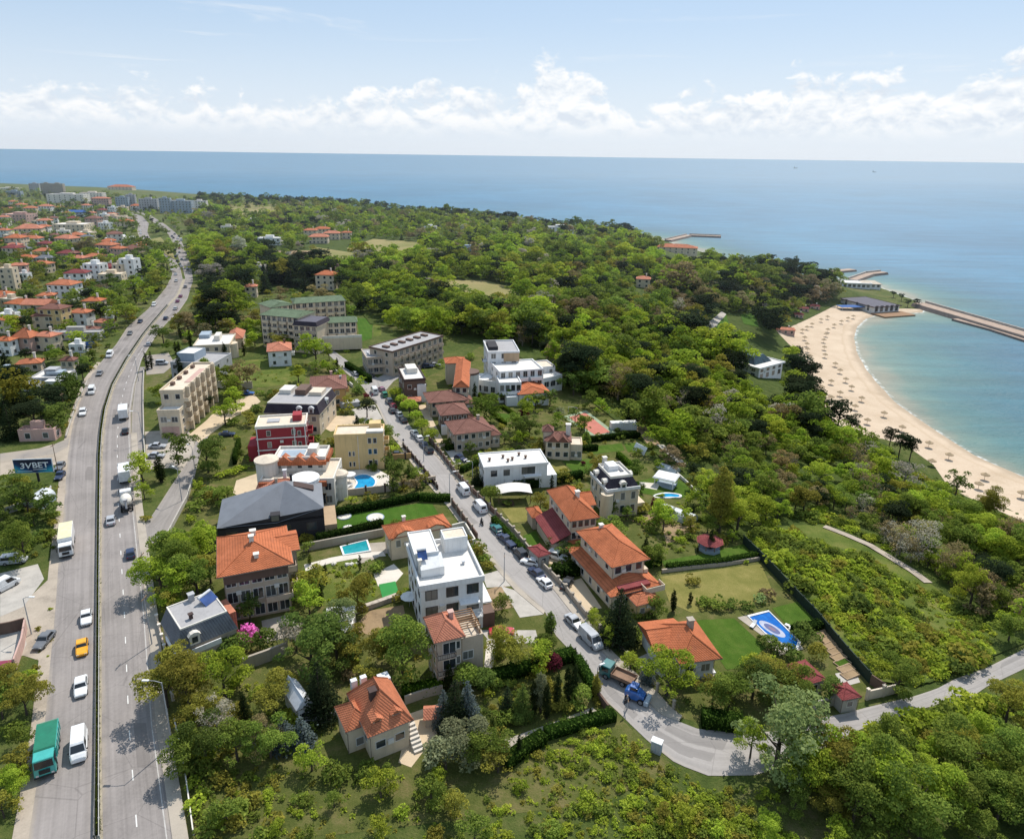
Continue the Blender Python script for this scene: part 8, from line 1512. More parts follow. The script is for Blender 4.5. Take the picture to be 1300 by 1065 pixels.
for kd, c, x, y, lab, rt in (('coupe', 'red', 637, 801, 'bright red sports car on the driveway beside the pergola house', .1), ('sedan', 'black', 505, 577, 'black car in the yard below the yellow block', .05), ('hatch', 'navy', 585, 582, 'dark blue car in the yard of the large brown roofed house', -.7), ('suv', 'white', 708, 706, 'white car in the garden beside the red roofed garage', -.5), ('sedan', 'black', 720, 740, 'black car at the top of the cream driveway', 1.2), ('sedan', 'silver', 200, 566, 'silver car in the car park below the cream apartment block', .1), ('sedan', 'silver', 198, 578, 'lower silver car in the car park beside the dark cypress', .1), ('van_small', 'silver', 206, 461, 'silver van in the yard below the grey modern house', .1),
                             ('sedan', 'grey', 56, 812, 'grey car parked in the shade on the highway shoulder', -1.5), ('van_small', 'silver', 18, 711, 'silver minivan in the yard at the left edge', .25), ('van', 'white', 5, 744, 'white van in the yard at the left edge', 1.2), ('hatch', 'navy', 76, 604, 'dark blue car on the gravel beside the billboard', -1.3), ('hatch', 'grey', 76, 592, 'grey car on the gravel above the dark blue one by the billboard', -1.3), ('sedan', 'blue', 314, 499, 'blue car in the cream yard under the meadow wall', .1), ('sedan', 'navy', 288, 551, 'dark car in the shady yard left of the crimson house', .2), ('hatch', 'white', 534, 464, 'white car in the side street by the terraced block', .3), ('suv', 'navy', 543, 465, 'dark blue car at the end of the side street', .3), ('hatch', 'silver', 553, 463, 'silver car parked right of the dark blue one in the side street', .3)):
    V(kd, c, x, y, None, lab, rot=rt, name='sports_car' if c == 'red' else 'van' if kd == 'van' else 'car', cat='van' if kd == 'van' else 'car')
# a small trailer, a scooter with its rider
g = at(649, 693, .5); r = empty('trailer', (g.x, g.y, ht(g.x, g.y) + .06), heading('S', g), 'small covered trailer parked between two dark cars on the street', 'trailer'); mb = MB(); mb.frustum([(-1.1, -.7, .4), (1.1, -.7, .4), (1.1, .7, .4), (-1.1, .7, .4)], [(-1.1, -.75, 1.2), (1.1, -.75, 1.2), (1.1, .75, 1.2), (-1.1, .75, 1.2)]); mb.build('box', PC['navy'], r, bevel=.05); wheels(r, (0,), .85, .3, .2); mb = MB(); mb.tube((1.1, 0, .45), (2.0, 0, .45), .05); mb.build('drawbar', CHASSIS, r)
g = at(611.6, 664, .4); hd = heading('S', g) + pi; gz0 = ht(g.x, g.y) + .06
r = empty('scooter', (g.x, g.y, gz0), hd, 'dark scooter ridden up the middle of the street', 'scooter'); mb = MB(); loft(mb, [ringsec(-.7, .14, .45, .72, .05), ringsec(-.2, .18, .35, .75, .05), ringsec(.0, .16, .22, .4, .05), ringsec(.4, .16, .22, .4, .05), ringsec(.55, .16, .3, 1.0, .05)]); mb.build('body', PC['black'], r)
for x in (-.6, .65): mb = MB(); mb.tube((x, -.06, .25), (x, .06, .25), .25, n=12); mb.build('wheel', TYRE, r)
mb = MB(); mb.tube((.52, -.32, 1.02), (.52, .32, 1.02), .025); mb.build('handlebar', CHASSIS, r)
def person(pts, edges, rad, loc, rz, label, mat):
    me = bpy.data.meshes.new('person'); me.from_pydata(pts, edges, []); o = link('person', me, None, loc, mat); o.rotation_euler = (0, 0, rz)
    sk = o.modifiers.new('skin', 'SKIN'); ss = o.modifiers.new('sub', 'SUBSURF'); ss.levels = ss.render_levels = 1
    for v_, q in zip(me.skin_vertices[0].data, rad): v_.radius = (q, q)
    me.skin_vertices[0].data[0].use_root = True; return tag(o, label, 'person')
SKIN = vary('skin', (.42, .24, .16), .6, .1)
o = person([(-.25, 0, .82), (-.22, 0, 1.1), (-.14, 0, 1.32), (-.1, 0, 1.42), (-.06, 0, 1.6), (-.14, .19, 1.3), (.12, .25, 1.1), (.42, .26, 1.04), (-.14, -.19, 1.3), (.12, -.25, 1.1), (.42, -.26, 1.04), (.18, .15, .78), (.2, .14, .4), (.32, .14, .36), (.18, -.15, .78), (.2, -.14, .4), (.32, -.14, .36)], [(0, 1), (1, 2), (2, 3), (3, 4), (2, 5), (5, 6), (6, 7), (2, 8), (8, 9), (9, 10), (0, 11), (11, 12), (12, 13), (0, 14), (14, 15), (15, 16)], [.15, .16, .15, .06, .12, .07, .05, .04, .07, .05, .04, .09, .06, .05, .09, .06, .05], (g.x, g.y, gz0), hd, 'person in dark clothes riding the scooter on the street', vary('dark_clothes', (.025, .025, .03), .9))
me_ = MB(); me_.cyl(-.05, 0, 1.6, 1.76, .14, .08, 12); me_.build('helmet', PC['black'], o)
g = at(512, 561, .8); person([(0, 0, .95), (0, 0, 1.2), (0, 0, 1.42), (0, 0, 1.52), (0, 0, 1.66), (0, .2, 1.4), (.03, .25, 1.12), (.1, .25, .86), (0, -.2, 1.4), (.03, -.25, 1.12), (.1, -.25, .86), (.05, .1, .5), (0, .1, .06), (-.05, -.1, .5), (-.12, -.1, .06)], [(0, 1), (1, 2), (2, 3), (3, 4), (2, 5), (5, 6), (6, 7), (2, 8), (8, 9), (9, 10), (0, 11), (11, 12), (0, 13), (13, 14)], [.15, .15, .15, .06, .11, .07, .05, .04, .07, .05, .04, .09, .06, .09, .06], (g.x, g.y, ht(g.x, g.y) + .2), 1.2, 'person walking on the left pavement near the yellow block', vary('blue_clothes', (.08, .09, .16), .9))

# ------------------------------------------------------------------ beach umbrellas
THATCH = vary('thatch', (.36, .27, .17), .95, .35, 1.5, 9, bump=.5, obj=True); POLE = vary('wood_pole', (.2, .13, .08), .9, .2, 2, 8); LOUNGE = vary('lounger_slats', (.5, .42, .34), .8, .15)
ub = bpy.data.objects.new('beach_umbrella', None); mb = MB()
for i in range(16):
    a0, a1 = 2 * pi * i / 16, 2 * pi * (i + 1) / 16; r0_, r1_ = 1.4 + .08 * (i % 2), 1.4 + .08 * ((i + 1) % 2); mb.add([(r0_ * cos(a0), r0_ * sin(a0), 2.05), (r1_ * cos(a1), r1_ * sin(a1), 2.05), (.75 * cos(a1), .75 * sin(a1), 2.42), (.75 * cos(a0), .75 * sin(a0), 2.42), (0, 0, 2.85)], [(0, 1, 2, 3), (3, 2, 4)])
    mb.add([(r0_ * cos(a0), r0_ * sin(a0), 2.045), (r1_ * cos(a1), r1_ * sin(a1), 2.045), (r1_ * cos(a1), r1_ * sin(a1), 1.88), (r0_ * cos(a0), r0_ * sin(a0), 1.85)], [(3, 2, 1, 0)])
link('canopy', mb.mesh('canopy'), ub, None, THATCH); mb = MB(); mb.tube((0, 0, -.3), (0, 0, 2.6), .06, n=8); link('pole', mb.mesh('pole'), ub, None, POLE)
unlink_tree(ub)
UB = [(1000 + x / 4.333, 300 + y / 4.333) for x, y in ((185, 455), (220, 440), (135, 480), (107, 497), (82, 513), (95, 553), (107, 588), (110, 617), (125, 655), (297, 465), (333, 448), (362, 437), (257, 485), (222, 510), (213, 535), (200, 567), (203, 607), (207, 648), (263, 697), (290, 733), (148, 703))] + [(1030 + x / 4.815, 470 + y / 4.815) for x, y in ((213, 50), (123, 62), (65, 98), (248, 97), (178, 132), (310, 165), (123, 160), (270, 215), (447, 257), (345, 300), (558, 343), (722, 440), (845, 512), (740, 550), (1065, 635), (1028, 690), (1290, 745))]
for x, y in UB:
    g = at(x, y, 2.2); o = dup(ub, (g.x, g.y, ht(g.x, g.y) + .05), rnd.uniform(0, 6)); o['label'] = 'round thatched umbrella standing in the rows on the sand'; o['category'] = 'umbrella'; o['group'] = 'thatched umbrellas on the beach'

# ------------------------------------------------------------------ pools
def watermat(name, c1, c2):
    m, t = newmat(name); v = pos(t); n = t.noise(v, .9, 4, .6, .6); t.lk(t.ramp(n, [(.35, c1), (.65, c2)]), t.b.inputs['Base Color']); t.b.inputs['Roughness'].default_value = .08; t.b.inputs['IOR'].default_value = 1.33
    bn = t.n.new('ShaderNodeBump'); bn.inputs['Strength'].default_value = .15; t.lk(t.noise(v, 3.0, 3), bn.inputs['Height']); t.lk(bn.outputs[0], t.b.inputs['Normal']); return m
PW1, PW2, PW3 = watermat('pool_blue', (.01, .22, .46), (.02, .32, .58)), watermat('pool_turquoise', (.01, .22, .26), (.02, .30, .33)), watermat('pool_cobalt', (.005, .09, .36), (.01, .14, .46))
def pool(px, water, label, lm, smooth=False, cop=.45):
    P = [(p.x, p.y) for p in W(px)]; cx_ = sum(p[0] for p in P) / len(P); cy_ = sum(p[1] for p in P) / len(P); z = ht(cx_, cy_) + .16
    if smooth: P = [tuple(v_) for v_ in chaikin(P)]
    r = empty('swimming_pool', (cx_, cy_, z), 0, label, 'pool'); LANDMARKS.append((lm, *proj(cx_, cy_, z)[:2])); L = [(x - cx_, y - cy_) for x, y in P]
    def out(q, d): n = math.hypot(*q); return (q[0] * (n + d) / n, q[1] * (n + d) / n)
    n = len(L); o = [out(q, cop) for q in L]; vs = [(*q, .12) for q in L] + [(*q, .12) for q in o] + [(*q, -1.5) for q in o] + [(*q, -.4) for q in L]; mb = MB(); mb.add(vs, [f for i in range(n) for f in ((i, (i + 1) % n, n + (i + 1) % n, n + i), (n + i, n + (i + 1) % n, 2 * n + (i + 1) % n, 2 * n + i), (i, 3 * n + i, 3 * n + (i + 1) % n, (i + 1) % n))]); mb.build('coping', wm('white'), r)
    mb = MB(); mb.add([(*q, .0) for q in L], [tuple(range(n))]); mb.build('water', water, r); return r, L
def chaikin(P, k=2):
    for _ in range(k): P = [q for i in range(len(P)) for q in (tuple(Vector(P[i]).lerp(Vector(P[(i + 1) % len(P)]), .25)), tuple(Vector(P[i]).lerp(Vector(P[(i + 1) % len(P)]), .75)))]
    return P
pool([(449, 606), (458, 603), (468, 604), (476, 609.5), (476.5, 616), (470, 621), (460, 623), (448, 624), (451, 618.5), (455, 613.5), (452, 610)], PW1, 'kidney shaped blue pool on the white terrace of the cream villa', 'kidney shaped pool', True)
pool([(434, 694.5), (465, 687.5), (469, 700), (437.5, 704.5)], PW2, 'rectangular turquoise pool beside the orange roofed bungalow', 'turquoise pool')
pool([(829, 629.5), (838, 627.6), (850, 627.6), (863, 630), (862, 633), (850, 631.5), (838, 632)], PW1, 'small curved pale blue pool behind the ornate mansard villa', 'small curved pool', True, .6)
r, L = pool([(951, 784), (976, 779), (1013, 815), (1009, 826), (990, 821)], PW3, 'cobalt blue pool with a pale spiral mosaic beside the striped lawn', 'mosaic pool')
pc = W([(980, 799)])[0] - r.location; pa_ = W([(962, 786)])[0] - r.location; ax = (pa_ - pc).xy; ln = ax.length; ax.normalize(); ay = Vector((-ax.y, ax.x))
for nm, k0, k1, m_, dz in (('mosaic_ring', .5, .8, vary('pale_mosaic', (.30, .33, .42), .5, .25, .6, 3), .004), ('mosaic_centre', 0, .5, vary('deep_mosaic', (.012, .03, .16), .4, .3, .8, 4), .005), ('mosaic_spot', 0, .22, vary('red_mosaic', (.10, .05, .10), .4, .3, 1.5, 6), .009)):
    mb = MB(); n = 28
    f = lambda a, k: (pc.x + ax.x * cos(a) * ln * k + ay.x * sin(a) * ln * k * .45, pc.y + ax.y * cos(a) * ln * k + ay.y * sin(a) * ln * k * .45, dz)
    vs = [f(2 * pi * i / n, k1 * (1 + .08 * sin(4 * pi * i / n))) for i in range(n)] + [f(2 * pi * i / n, max(k0, .001)) for i in range(n)]; mb.add(vs, [(i, (i + 1) % n, n + (i + 1) % n, n + i) for i in range(n)]); mb.build(nm, m_, r)

# ------------------------------------------------------------------ walls, fences, kerbside things
def wall(px, h, th, mat, label, posts=0.0, name='wall', postmat=None, cat='wall', ph=.35, pw=.4, rails=False):
    P = resample(W(px), max(1, len(px) - 1) * 8); o0 = Vector((P[0].x, P[0].y, ht(P[0].x, P[0].y))); r = empty(name, o0, 0); mb = MB(); s_ = 0; nxt = 0; pm = []
    for a, c in zip(P[:-1], P[1:]):
        d_ = c - a; L_ = d_.length; d_ /= max(L_, 1e-6); n_ = Vector((-d_.y, d_.x)) * th / 2; za, zc = ht(a.x, a.y) - o0.z, ht(c.x, c.y) - o0.z; A, C = a - o0.xy, c - o0.xy
        if rails:
            for q in (.25, h * .55, h - .05): mb.tube((A.x, A.y, za + q), (C.x, C.y, zc + q), .03, n=4)
            k = int(L_ / .3)
            for i in range(k): e = A.lerp(C, i / k); zz = za + (zc - za) * i / k; mb.tube((e.x, e.y, zz), (e.x, e.y, zz + h), .018, n=3)
        else: mb.add([(*(A - n_), za - .6), (*(C - n_), zc - .6), (*(C + n_), zc - .6), (*(A + n_), za - .6), (*(A - n_), za + h), (*(C - n_), zc + h), (*(C + n_), zc + h), (*(A + n_), za + h)], [(0, 1, 5, 4), (1, 2, 6, 5), (2, 3, 7, 6), (3, 0, 4, 7), (4, 5, 6, 7)])
        if posts:
            while nxt <= s_ + L_: e = A + d_ * (nxt - s_); pm.append((e.x, e.y, ht(e.x + o0.x, e.y + o0.y) - o0.z, math.atan2(d_.y, d_.x))); nxt += posts
        s_ += L_
    mb.build('panel' if posts or rails else 'wall_face', mat, r)
    if pm:
        pmb = MB(); pmb.box(-pw / 2, pw / 2, -pw / 2, pw / 2, -.6, h + ph); pmb.box(-pw / 2 - .06, pw / 2 + .06, -pw / 2 - .06, pw / 2 + .06, h + ph, h + ph + .1); pme = pmb.mesh('post'); pme.materials.append(postmat or mat)
        for x, y, z, a in pm[:95]: q = bpy.data.objects.new('post', pme); col.objects.link(q); q.parent = r; q.location = (x, y, z); q.rotation_euler = (0, 0, a)
    m_ = proj(*o0); return autolabel(r, label, m_[0], m_[1], cat) if label.startswith('~') else tag(r, label, cat)
STONE = vary('wall_stone', (.42, .35, .27), .95, .25, .6, 4, bump=.4); IRON = vary('dark_iron', (.03, .03, .032), .6, .2); WHITEW = wm('offwhite'); GREENF = vary('green_fence', (.015, .03, .02), .8, .2, .5, 3)
wall([(545, 560), (560, 578), (576, 600), (590, 616), (606, 632), (622, 648), (634, 660)], 1.5, .25, wm('brownwall'), 'street wall of dark panels and pale pillars beside the white flat roofed house', 3.2, 'garden_wall', STONE)
wall([(636, 661), (652, 676), (668, 696), (690, 722), (716, 748), (744, 784)], 1.3, .3, STONE, 'stone street wall with square pillars in front of the orange roofed houses', 3.0, 'garden_wall', STONE)
wall([(746, 786), (772, 814), (800, 842), (822, 866), (842, 886), (862, 908)], 1.5, .1, IRON, 'iron railing along the pavement beside the orange roofed bungalow', 4.0, 'fence', STONE, 'fence', .1, .35, True)
wall([(512, 568), (528, 586), (544, 606), (556, 622)], 1.3, .25, wm('darkbrown'), 'dark street wall beside the kidney shaped pool garden', 3.4, 'garden_wall', STONE); wall([(574, 642), (590, 664), (606, 686)], 1.8, .25, wm('brownwall'), 'brown street wall in front of the orange roofed bungalow', 3.4, 'garden_wall', STONE); wall([(574, 672), (590, 668), (603, 690), (588, 694)], 1.2, .3, WHITEW, 'cream wall around the small yard beside the bungalow', 0, 'garden_wall')
wall([(440, 630), (492, 624), (553, 612)], 1.8, .3, wm('beige'), 'long beige wall with dark posts below the pool terrace', 4.6, 'garden_wall', wm('darkbrown')); wall([(428, 590), (470, 586), (522, 582)], 1.6, .25, wm('ochre'), 'beige wall with railing posts below the yellow block', 3.6, 'garden_wall', wm('darkbrown')); wall([(268, 492), (296, 494), (321, 493)], 2.6, .3, wm('flatcream'), 'high plain beige wall below the meadow', 0, 'garden_wall'); wall([(512, 505), (541, 501)], 2.4, .25, vary('red_wall', (.33, .05, .035), .9, .15), 'red wall behind the brown carport', 0, 'garden_wall')
wall([(943, 690), (962, 708), (985, 732), (1010, 760), (1035, 786), (1056, 812), (1076, 836), (1104, 868)], 2.1, .18, GREENF, 'long dark green fence at the edge of the scrub slope', 3.0, 'fence', GREENF, 'fence', .1, .12)
wall([(1100, 888), (1118, 884), (1138, 879)], 1.7, .25, wm('flatcream'), 'pale concrete wall panels at the end of the track', 3.2, 'wall'); wall([(1030, 902), (1052, 896), (1086, 889)], 1.6, .25, CONC, 'grey concrete wall along the track below the round dark bushes', 0, 'wall'); wall([(1104, 868), (1122, 880)], 1.9, .2, wm('brownwall'), 'short brown wall at the corner of the dark fence', 0, 'wall')
wall([(310, 850), (338, 840), (366, 829)], 2.2, .4, wm('stone'), 'stone retaining wall below the clipped round bushes', 0, 'retaining_wall'); wall([(386, 924), (412, 916), (438, 908)], 1.2, .3, wm('grey'), 'grey garden wall left of the tiled house', 0, 'garden_wall'); wall([(514, 894), (536, 886), (562, 879)], 1.5, .3, wm('stone'), 'stone garden wall above the yard of the tiled house', 0, 'garden_wall'); wall([(758, 886), (772, 905)], 1.5, .3, wm('brownwall'), 'short brown wall at the gate of the cypress garden', 0, 'garden_wall'); wall([(444, 780), (470, 772), (506, 759)], 1.0, .9, vary('rubble_stone', (.44, .38, .32), .95, .35, 1.2, 4, bump=.6), 'rough rubble wall above the bare yard', 0, 'rubble_wall')
wall([(198, 690), (214, 680), (222, 664), (238, 634), (246, 608)], 1.1, .25, CONC, 'pale concrete wall on the right side of the service road', 0, 'wall'); wall([(112, 484), (98, 512), (92, 530), (84, 556)], .7, .3, CONC, 'low concrete wall along the left highway edge', 0, 'wall'); wall([(183, 470), (182, 490), (182, 520), (183, 560), (186, 596)], .9, .25, CONC, 'low pale wall between slip lane and cream apartment block', 0, 'wall'); wall([(222, 918), (230, 950), (238, 1000), (246, 1060)], .9, .15, WHITEW, 'low white wall at the edge of the lower garden', 0, 'wall'); wall([(200, 790), (208, 820), (214, 850), (220, 890)], 1.2, .2, wm('beige'), 'beige boundary wall below the grey mansard house', 3.0, 'wall', WHITEW)
wall([(0, 806), (16, 803), (34, 798)], 2.2, .25, wm('brownwall'), 'brown yard wall at the left edge', 0, 'wall'); wall([(34, 798), (30, 822), (20, 850)], 2.0, .25, wm('pink'), 'pinkish yard wall running down beside the bushes', 0, 'wall'); wall([(0, 655), (28, 646), (62, 636), (66, 624)], 1.6, .25, wm('concrete'), 'concrete garden wall below the dome greenhouse', 0, 'wall'); wall([(385, 700), (436, 690), (488, 680)], 1.8, .35, wm('stone'), 'long stone wall between the hedge and the turquoise pool', 0, 'retaining_wall'); wall([(840, 727), (880, 722), (920, 718), (964, 711)], .8, .4, wm('stone'), 'low stone wall between the two lawns', 0, 'retaining_wall'); wall([(854, 598), (870, 612), (888, 630)], .8, .25, WHITEW, 'low white wall along the far side of the gazebo lawn', 0, 'garden_wall'); wall([(424, 470), (432, 478), (448, 492)], 1.2, .3, WHITEW, 'white wall at the top left of the street', 0, 'garden_wall'); wall([(432, 517), (456, 514)], 1.6, 3.0, wm('grey'), 'long grey flat roofed garage below the ochre house', 0, 'garage', cat='garage')
# median rail and hedge
def median(name, label, cat, f, w_, h, mat, z0=.1, leaf=None):
    wall_px = [(hb[i].lerp(hc[i], f)) for i in range(121)]; o0 = Vector((wall_px[0].x, wall_px[0].y, 0)); mb = MB()
    for a, c in zip(wall_px[:-1], wall_px[1:]):
        d_ = (c - a); L_ = d_.length; M_ = Matrix.Translation((a.x - o0.x, a.y - o0.y, ht(a.x, a.y))) @ Matrix.Rotation(math.atan2(d_.y, d_.x), 4, 'Z'); mb.box(0, L_, -w_ / 2, w_ / 2, z0, z0 + h, M_)
        if z0 > .3: mb.box(0, .14, -w_ / 2 - .05, w_ / 2 + .05, -.1, z0 + h - .05, M_)
    return tag(mb.build(name, mat, None, o0), label, cat)
median('guardrail', 'dark steel guardrail along the left side of the highway median', 'guardrail', .10, .08, .34, vary('rail_steel', (.13, .13, .125), .5, .2), .45)
median('guardrail', 'pale steel guardrail along the right side of the highway median', 'guardrail', .62, .08, .30, vary('rail_pale', (.42, .41, .38), .5, .2), .42)
hedge([(121.8 + .35 * 8, 1060)] + [(a[0] + (c[0] - a[0]) * .36, a[1]) for a, c in zip(HL_R[1:15], HR_L[1:15])], 0.6, .5, 'olive', 'narrow green strip of low hedge in the highway median', 9)
# lamps, poles, signs
def lamp(x, y, h, arm, label, rot=pi, wood=False, lm=None):
    p = at(x, y); r = empty('street_lamp' if arm else 'utility_pole', p, rot, label, 'street lamp' if arm else 'pole'); mb = MB(); mb.tube((0, 0, -.3), (0, 0, h), .11, .06, 8); mb.build('pole', POLE if wood else wm('grey'), r)
    if arm: mb = MB(); mb.tube((0, 0, h - .05), (arm * .5, 0, h + .25), .05, n=6); mb.tube((arm * .5, 0, h + .25), (arm, 0, h + .3), .045, n=6); mb.build('arm', wm('grey'), r); mb = MB(); mb.box(arm - .15, arm + .75, -.16, .16, h + .22, h + .38); mb.build('lamp_head', wm('white'), r, bevel=.03)
    else: mb = MB(); mb.box(-.05, .05, -.8, .8, h - .7, h - .55); mb.build('crossarm', POLE, r)
    return r
lamp(219, 946, 10.5, 1.8, 'tall street lamp at the edge of the lower garden'); lamp(193, 818, 9.5, 0, 'tall pole beside the grey mansard house'); lamp(188, 752, 8.5, 0, 'pole at the right edge of the highway below the green trees'); lamp(231, 636, 8, 1.4, 'street lamp on the service road beside the low wall', 2.5); lamp(248, 600, 7, 1.4, 'street lamp at the top of the service road under the round tree', 2.5); lamp(182, 562, 9, 1.6, 'street lamp between slip lane and car park'); lamp(176, 484, 9, 1.6, 'street lamp at the top of the slip lane')
lamp(40, 805, 7, 1.2, 'street lamp at the corner of the left yard', 0); lamp(84, 530, 8, 0, 'wooden pole among bushes left of the highway', 0, True); lamp(74, 600, 8, 0, 'pole on the gravel beside the billboard', 0, True); lamp(757, 878, 4.6, .5, 'small lamp post at the gate of the cypress garden', .5); lamp(640, 738, 6.5, 0, 'thin pole beside the white modern house', 0); lamp(571, 632, 6.5, 1.0, 'street lamp opposite the two white vans', .4); lamp(796, 900, 2.6, 0, 'short sign post on the left kerb of the bend', 0); lamp(538, 586, 7, 1.0, 'street lamp near the yellow block', .4); lamp(106, 470, 9, 1.6, 'street lamp on the bank left of the highway', 0); lamp(600, 614, 6, .8, 'street lamp by the wall of the white flat roofed house', 3.4)
# billboard
p = at(47, 612); s_ = ppm(p); bw, bh = 44.5 / s_, 17.5 / s_; r = empty('billboard', p, .12, 'dark blue billboard reading 3VBET on a single post beside the highway', 'billboard'); LANDMARKS.append(('billboard', 44, 588)); zc = 14.0 / s_
m, t = newmat('billboard_print'); s3 = t.n.new('ShaderNodeSeparateXYZ'); t.lk(objc(t), s3.inputs[0]); d1 = t.math('ADD', t.math('MULTIPLY', t.math('ABSOLUTE', s3.outputs['X']), 1.0 / bw * 1.2), t.math('MULTIPLY', s3.outputs['Z'], -.9 / bh)); t.lk(t.ramp(t.math('ADD', d1, t.math('MULTIPLY', t.noise(objc(t), .6, 3), .25)), [(.2, (.006, .01, .035)), (.55, (.008, .03, .11)), (.72, (.01, .16, .30)), (.9, (.04, .34, .46))]), t.b.inputs['Base Color']); t.b.inputs['Roughness'].default_value = .5
mb = MB(); mb.box(-bw / 2, bw / 2, -.12, .12, -bh / 2, bh / 2); mb.build('panel', m, r, (0, 0, zc + bh / 2)); mb = MB(); mb.tube((.3, .35, -.5), (.3, .35, zc + bh * .7), .28, n=12); mb.box(-bw * .4, bw * .4, .125, .3, zc + bh * .3, zc + bh * .4); mb.build('post', IRON, r); mb = MB()
for q in ((-bw / 2 - .1, bw / 2 + .1, zc - .1, zc), (-bw / 2 - .1, bw / 2 + .1, zc + bh, zc + bh + .1), (-bw / 2 - .1, -bw / 2, zc, zc + bh), (bw / 2, bw / 2 + .1, zc, zc + bh)): mb.box(q[0], q[1], -.16, .16, q[2], q[3])
mb.build('frame', wm('bluegrey'), r)
def text(body, size, x, z, mat, parent, y=-.15, xs=1.0, shear=0.0, rot=0.0, name='lettering', off=.0):
    c = bpy.data.curves.new(name, 'FONT'); c.body = body; c.size = size; c.align_x = 'CENTER'; c.align_y = 'CENTER'; c.extrude = .015; c.shear = shear; c.offset = off; c.materials.append(mat); q = bpy.data.objects.new(name, c); me = bpy.data.meshes.new_from_object(q); bpy.data.objects.remove(q); o = bpy.data.objects.new(name, me); col.objects.link(o); o.parent = parent; o.location = (x, y, z); o.rotation_euler = (pi / 2, -rot, 0); o.scale = (xs, 1, 1); return o
LET = vary('white_print', (.74, .76, .78), .6, .05); text('3V', bh * .62, -bw * .21, zc + bh * .5, LET, r, xs=1.15, shear=.12, off=.03); text('BET', bh * .6, bw * .19, zc + bh * .54, LET, r, xs=1.12, off=.03)
mb = MB(); mb.box(-bw * .02, bw * .34, -.15, -.125, zc + bh * .20, zc + bh * .24); mb.box(-bw * .45, -bw * .05, -.15, -.125, zc + bh * .10, zc + bh * .13); mb.build('underline', LET, r)
# other small structures
def simple(name, label, cat, x, y, rz=0.0, lm=None):
    p = at(x, y)
    if lm: LANDMARKS.append((lm, x, y))
    return empty(name, p, rz, label, cat)
r = simple('gazebo', 'white flat roofed gazebo on the lawn behind the ornate mansard villa', 'gazebo', 845, 616, -.5, 'white gazebo'); mb = MB(); mb.frustum([(-3.0, -2.6, 2.6), (3.0, -2.6, 2.6), (3.0, 2.6, 2.6), (-3.0, 2.6, 2.6)], [(-2.7, -2.3, 2.9), (2.7, -2.3, 2.9), (2.7, 2.3, 2.9), (-2.7, 2.3, 2.9)]); mb.build('roof', wm('white'), r)
for x in (-2.4, 2.4):
    for y in (-2, 2): mb = MB(); mb.tube((x, y, -.2), (x, y, 2.6), .12, n=8); mb.build('post', wm('white'), r)
mb = MB(); mb.box(-2.5, 2.5, -2.1, 2.1, -.3, .2); mb.build('floor', wm('bluegrey'), r)
def polygon_hut(r, rad, h, rise, n, rmat, wmat):
    mb = MB(); mb.cyl(0, 0, h, h + rise * .8, rad * 1.15, rad * .25, n); mb.cyl(0, 0, h + rise * .8, h + rise, rad * .25, .05, n); mb.build('roof', rmat, r); mb = MB(); mb.cyl(0, 0, -.4, .9, rad * .92, n=n); mb.build('parapet', wmat, r)
    for i in range(n): a = 2 * pi * i / n; mb = MB(); mb.tube((rad * .9 * cos(a), rad * .9 * sin(a), .9), (rad * .9 * cos(a), rad * .9 * sin(a), h + .05), .1, n=6); mb.build('post', POLE, r)
r = simple('gazebo', 'octagonal gazebo with dark red roof at the corner of the lawn strip', 'gazebo', 900, 698, .2, 'red roofed gazebo'); polygon_hut(r, 2.6, 2.3, 1.1, 8, TILE['darkred'], wm('bluegrey'))
r = simple('garden_shelter', 'small shelter with salmon tiled roof beside the dark spruce in the lower garden', 'shelter', 552, 916, .1, 'small tiled shelter'); mb = MB(); mb.add([(-1.6, -1.4, 1.7), (1.6, -1.4, 1.7), (1.6, 0, 2.5), (-1.6, 0, 2.5), (1.6, 1.4, 1.7), (-1.6, 1.4, 1.7)], [(0, 1, 2, 3), (3, 2, 4, 5), (1, 4, 2), (0, 3, 5), (0, 5, 4, 1)]); mb.build('roof', TILE['salmon'], r); mb = MB(); mb.box(-1.3, 1.3, -1.1, 1.1, -.3, 1.69); mb.build('wall_face', wm('stone'), r)
for x, y, L_, w_, rz, lab in ((860, 656, 8.5, 2.2, -.72, 'white plastic tunnel greenhouse on the vegetable plot'), (848, 597, 6, 1.6, -.7, 'small pale tunnel greenhouse beside the path to the wood')):
    r = simple('greenhouse', lab, 'greenhouse', x, y, rz, 'tunnel greenhouse'); mb = MB(); mb.prism_y([(w_ * cos(a * pi / 8), w_ * .9 * sin(a * pi / 8)) for a in range(9)], -L_ / 2, L_ / 2); o = mb.build('cover', MATS['plastic_sheet'], r); o.rotation_euler = (0, 0, pi / 2); mb = MB(); mb.box(-L_ / 2 - .03, -L_ / 2 - .003, -.5, .5, 0, w_ * .8); mb.build('door', wm('grey'), r)
r = simple('container', 'white cargo container on the track edge right of the red court', 'container', 791, 545, .1, 'white container'); mb = MB(); mb.box(-4.2, 4.2, -1.2, 1.2, .1, 2.6); mb.build('shell', vary('container_white', (.66, .67, .66), .6, .12, .6, 5), r, bevel=.03); mb = MB()
for i in range(14): mb.box(-4.0 + i * .6, -3.8 + i * .6, -1.24, -1.201, .2, 2.5)
mb.build('ribs', wm('offwhite'), r); mb = MB(); mb.box(4.201, 4.25, -1.1, -.03, .2, 2.5); mb.box(4.201, 4.25, .03, 1.1, .2, 2.5); mb.build('door', wm('grey'), r)
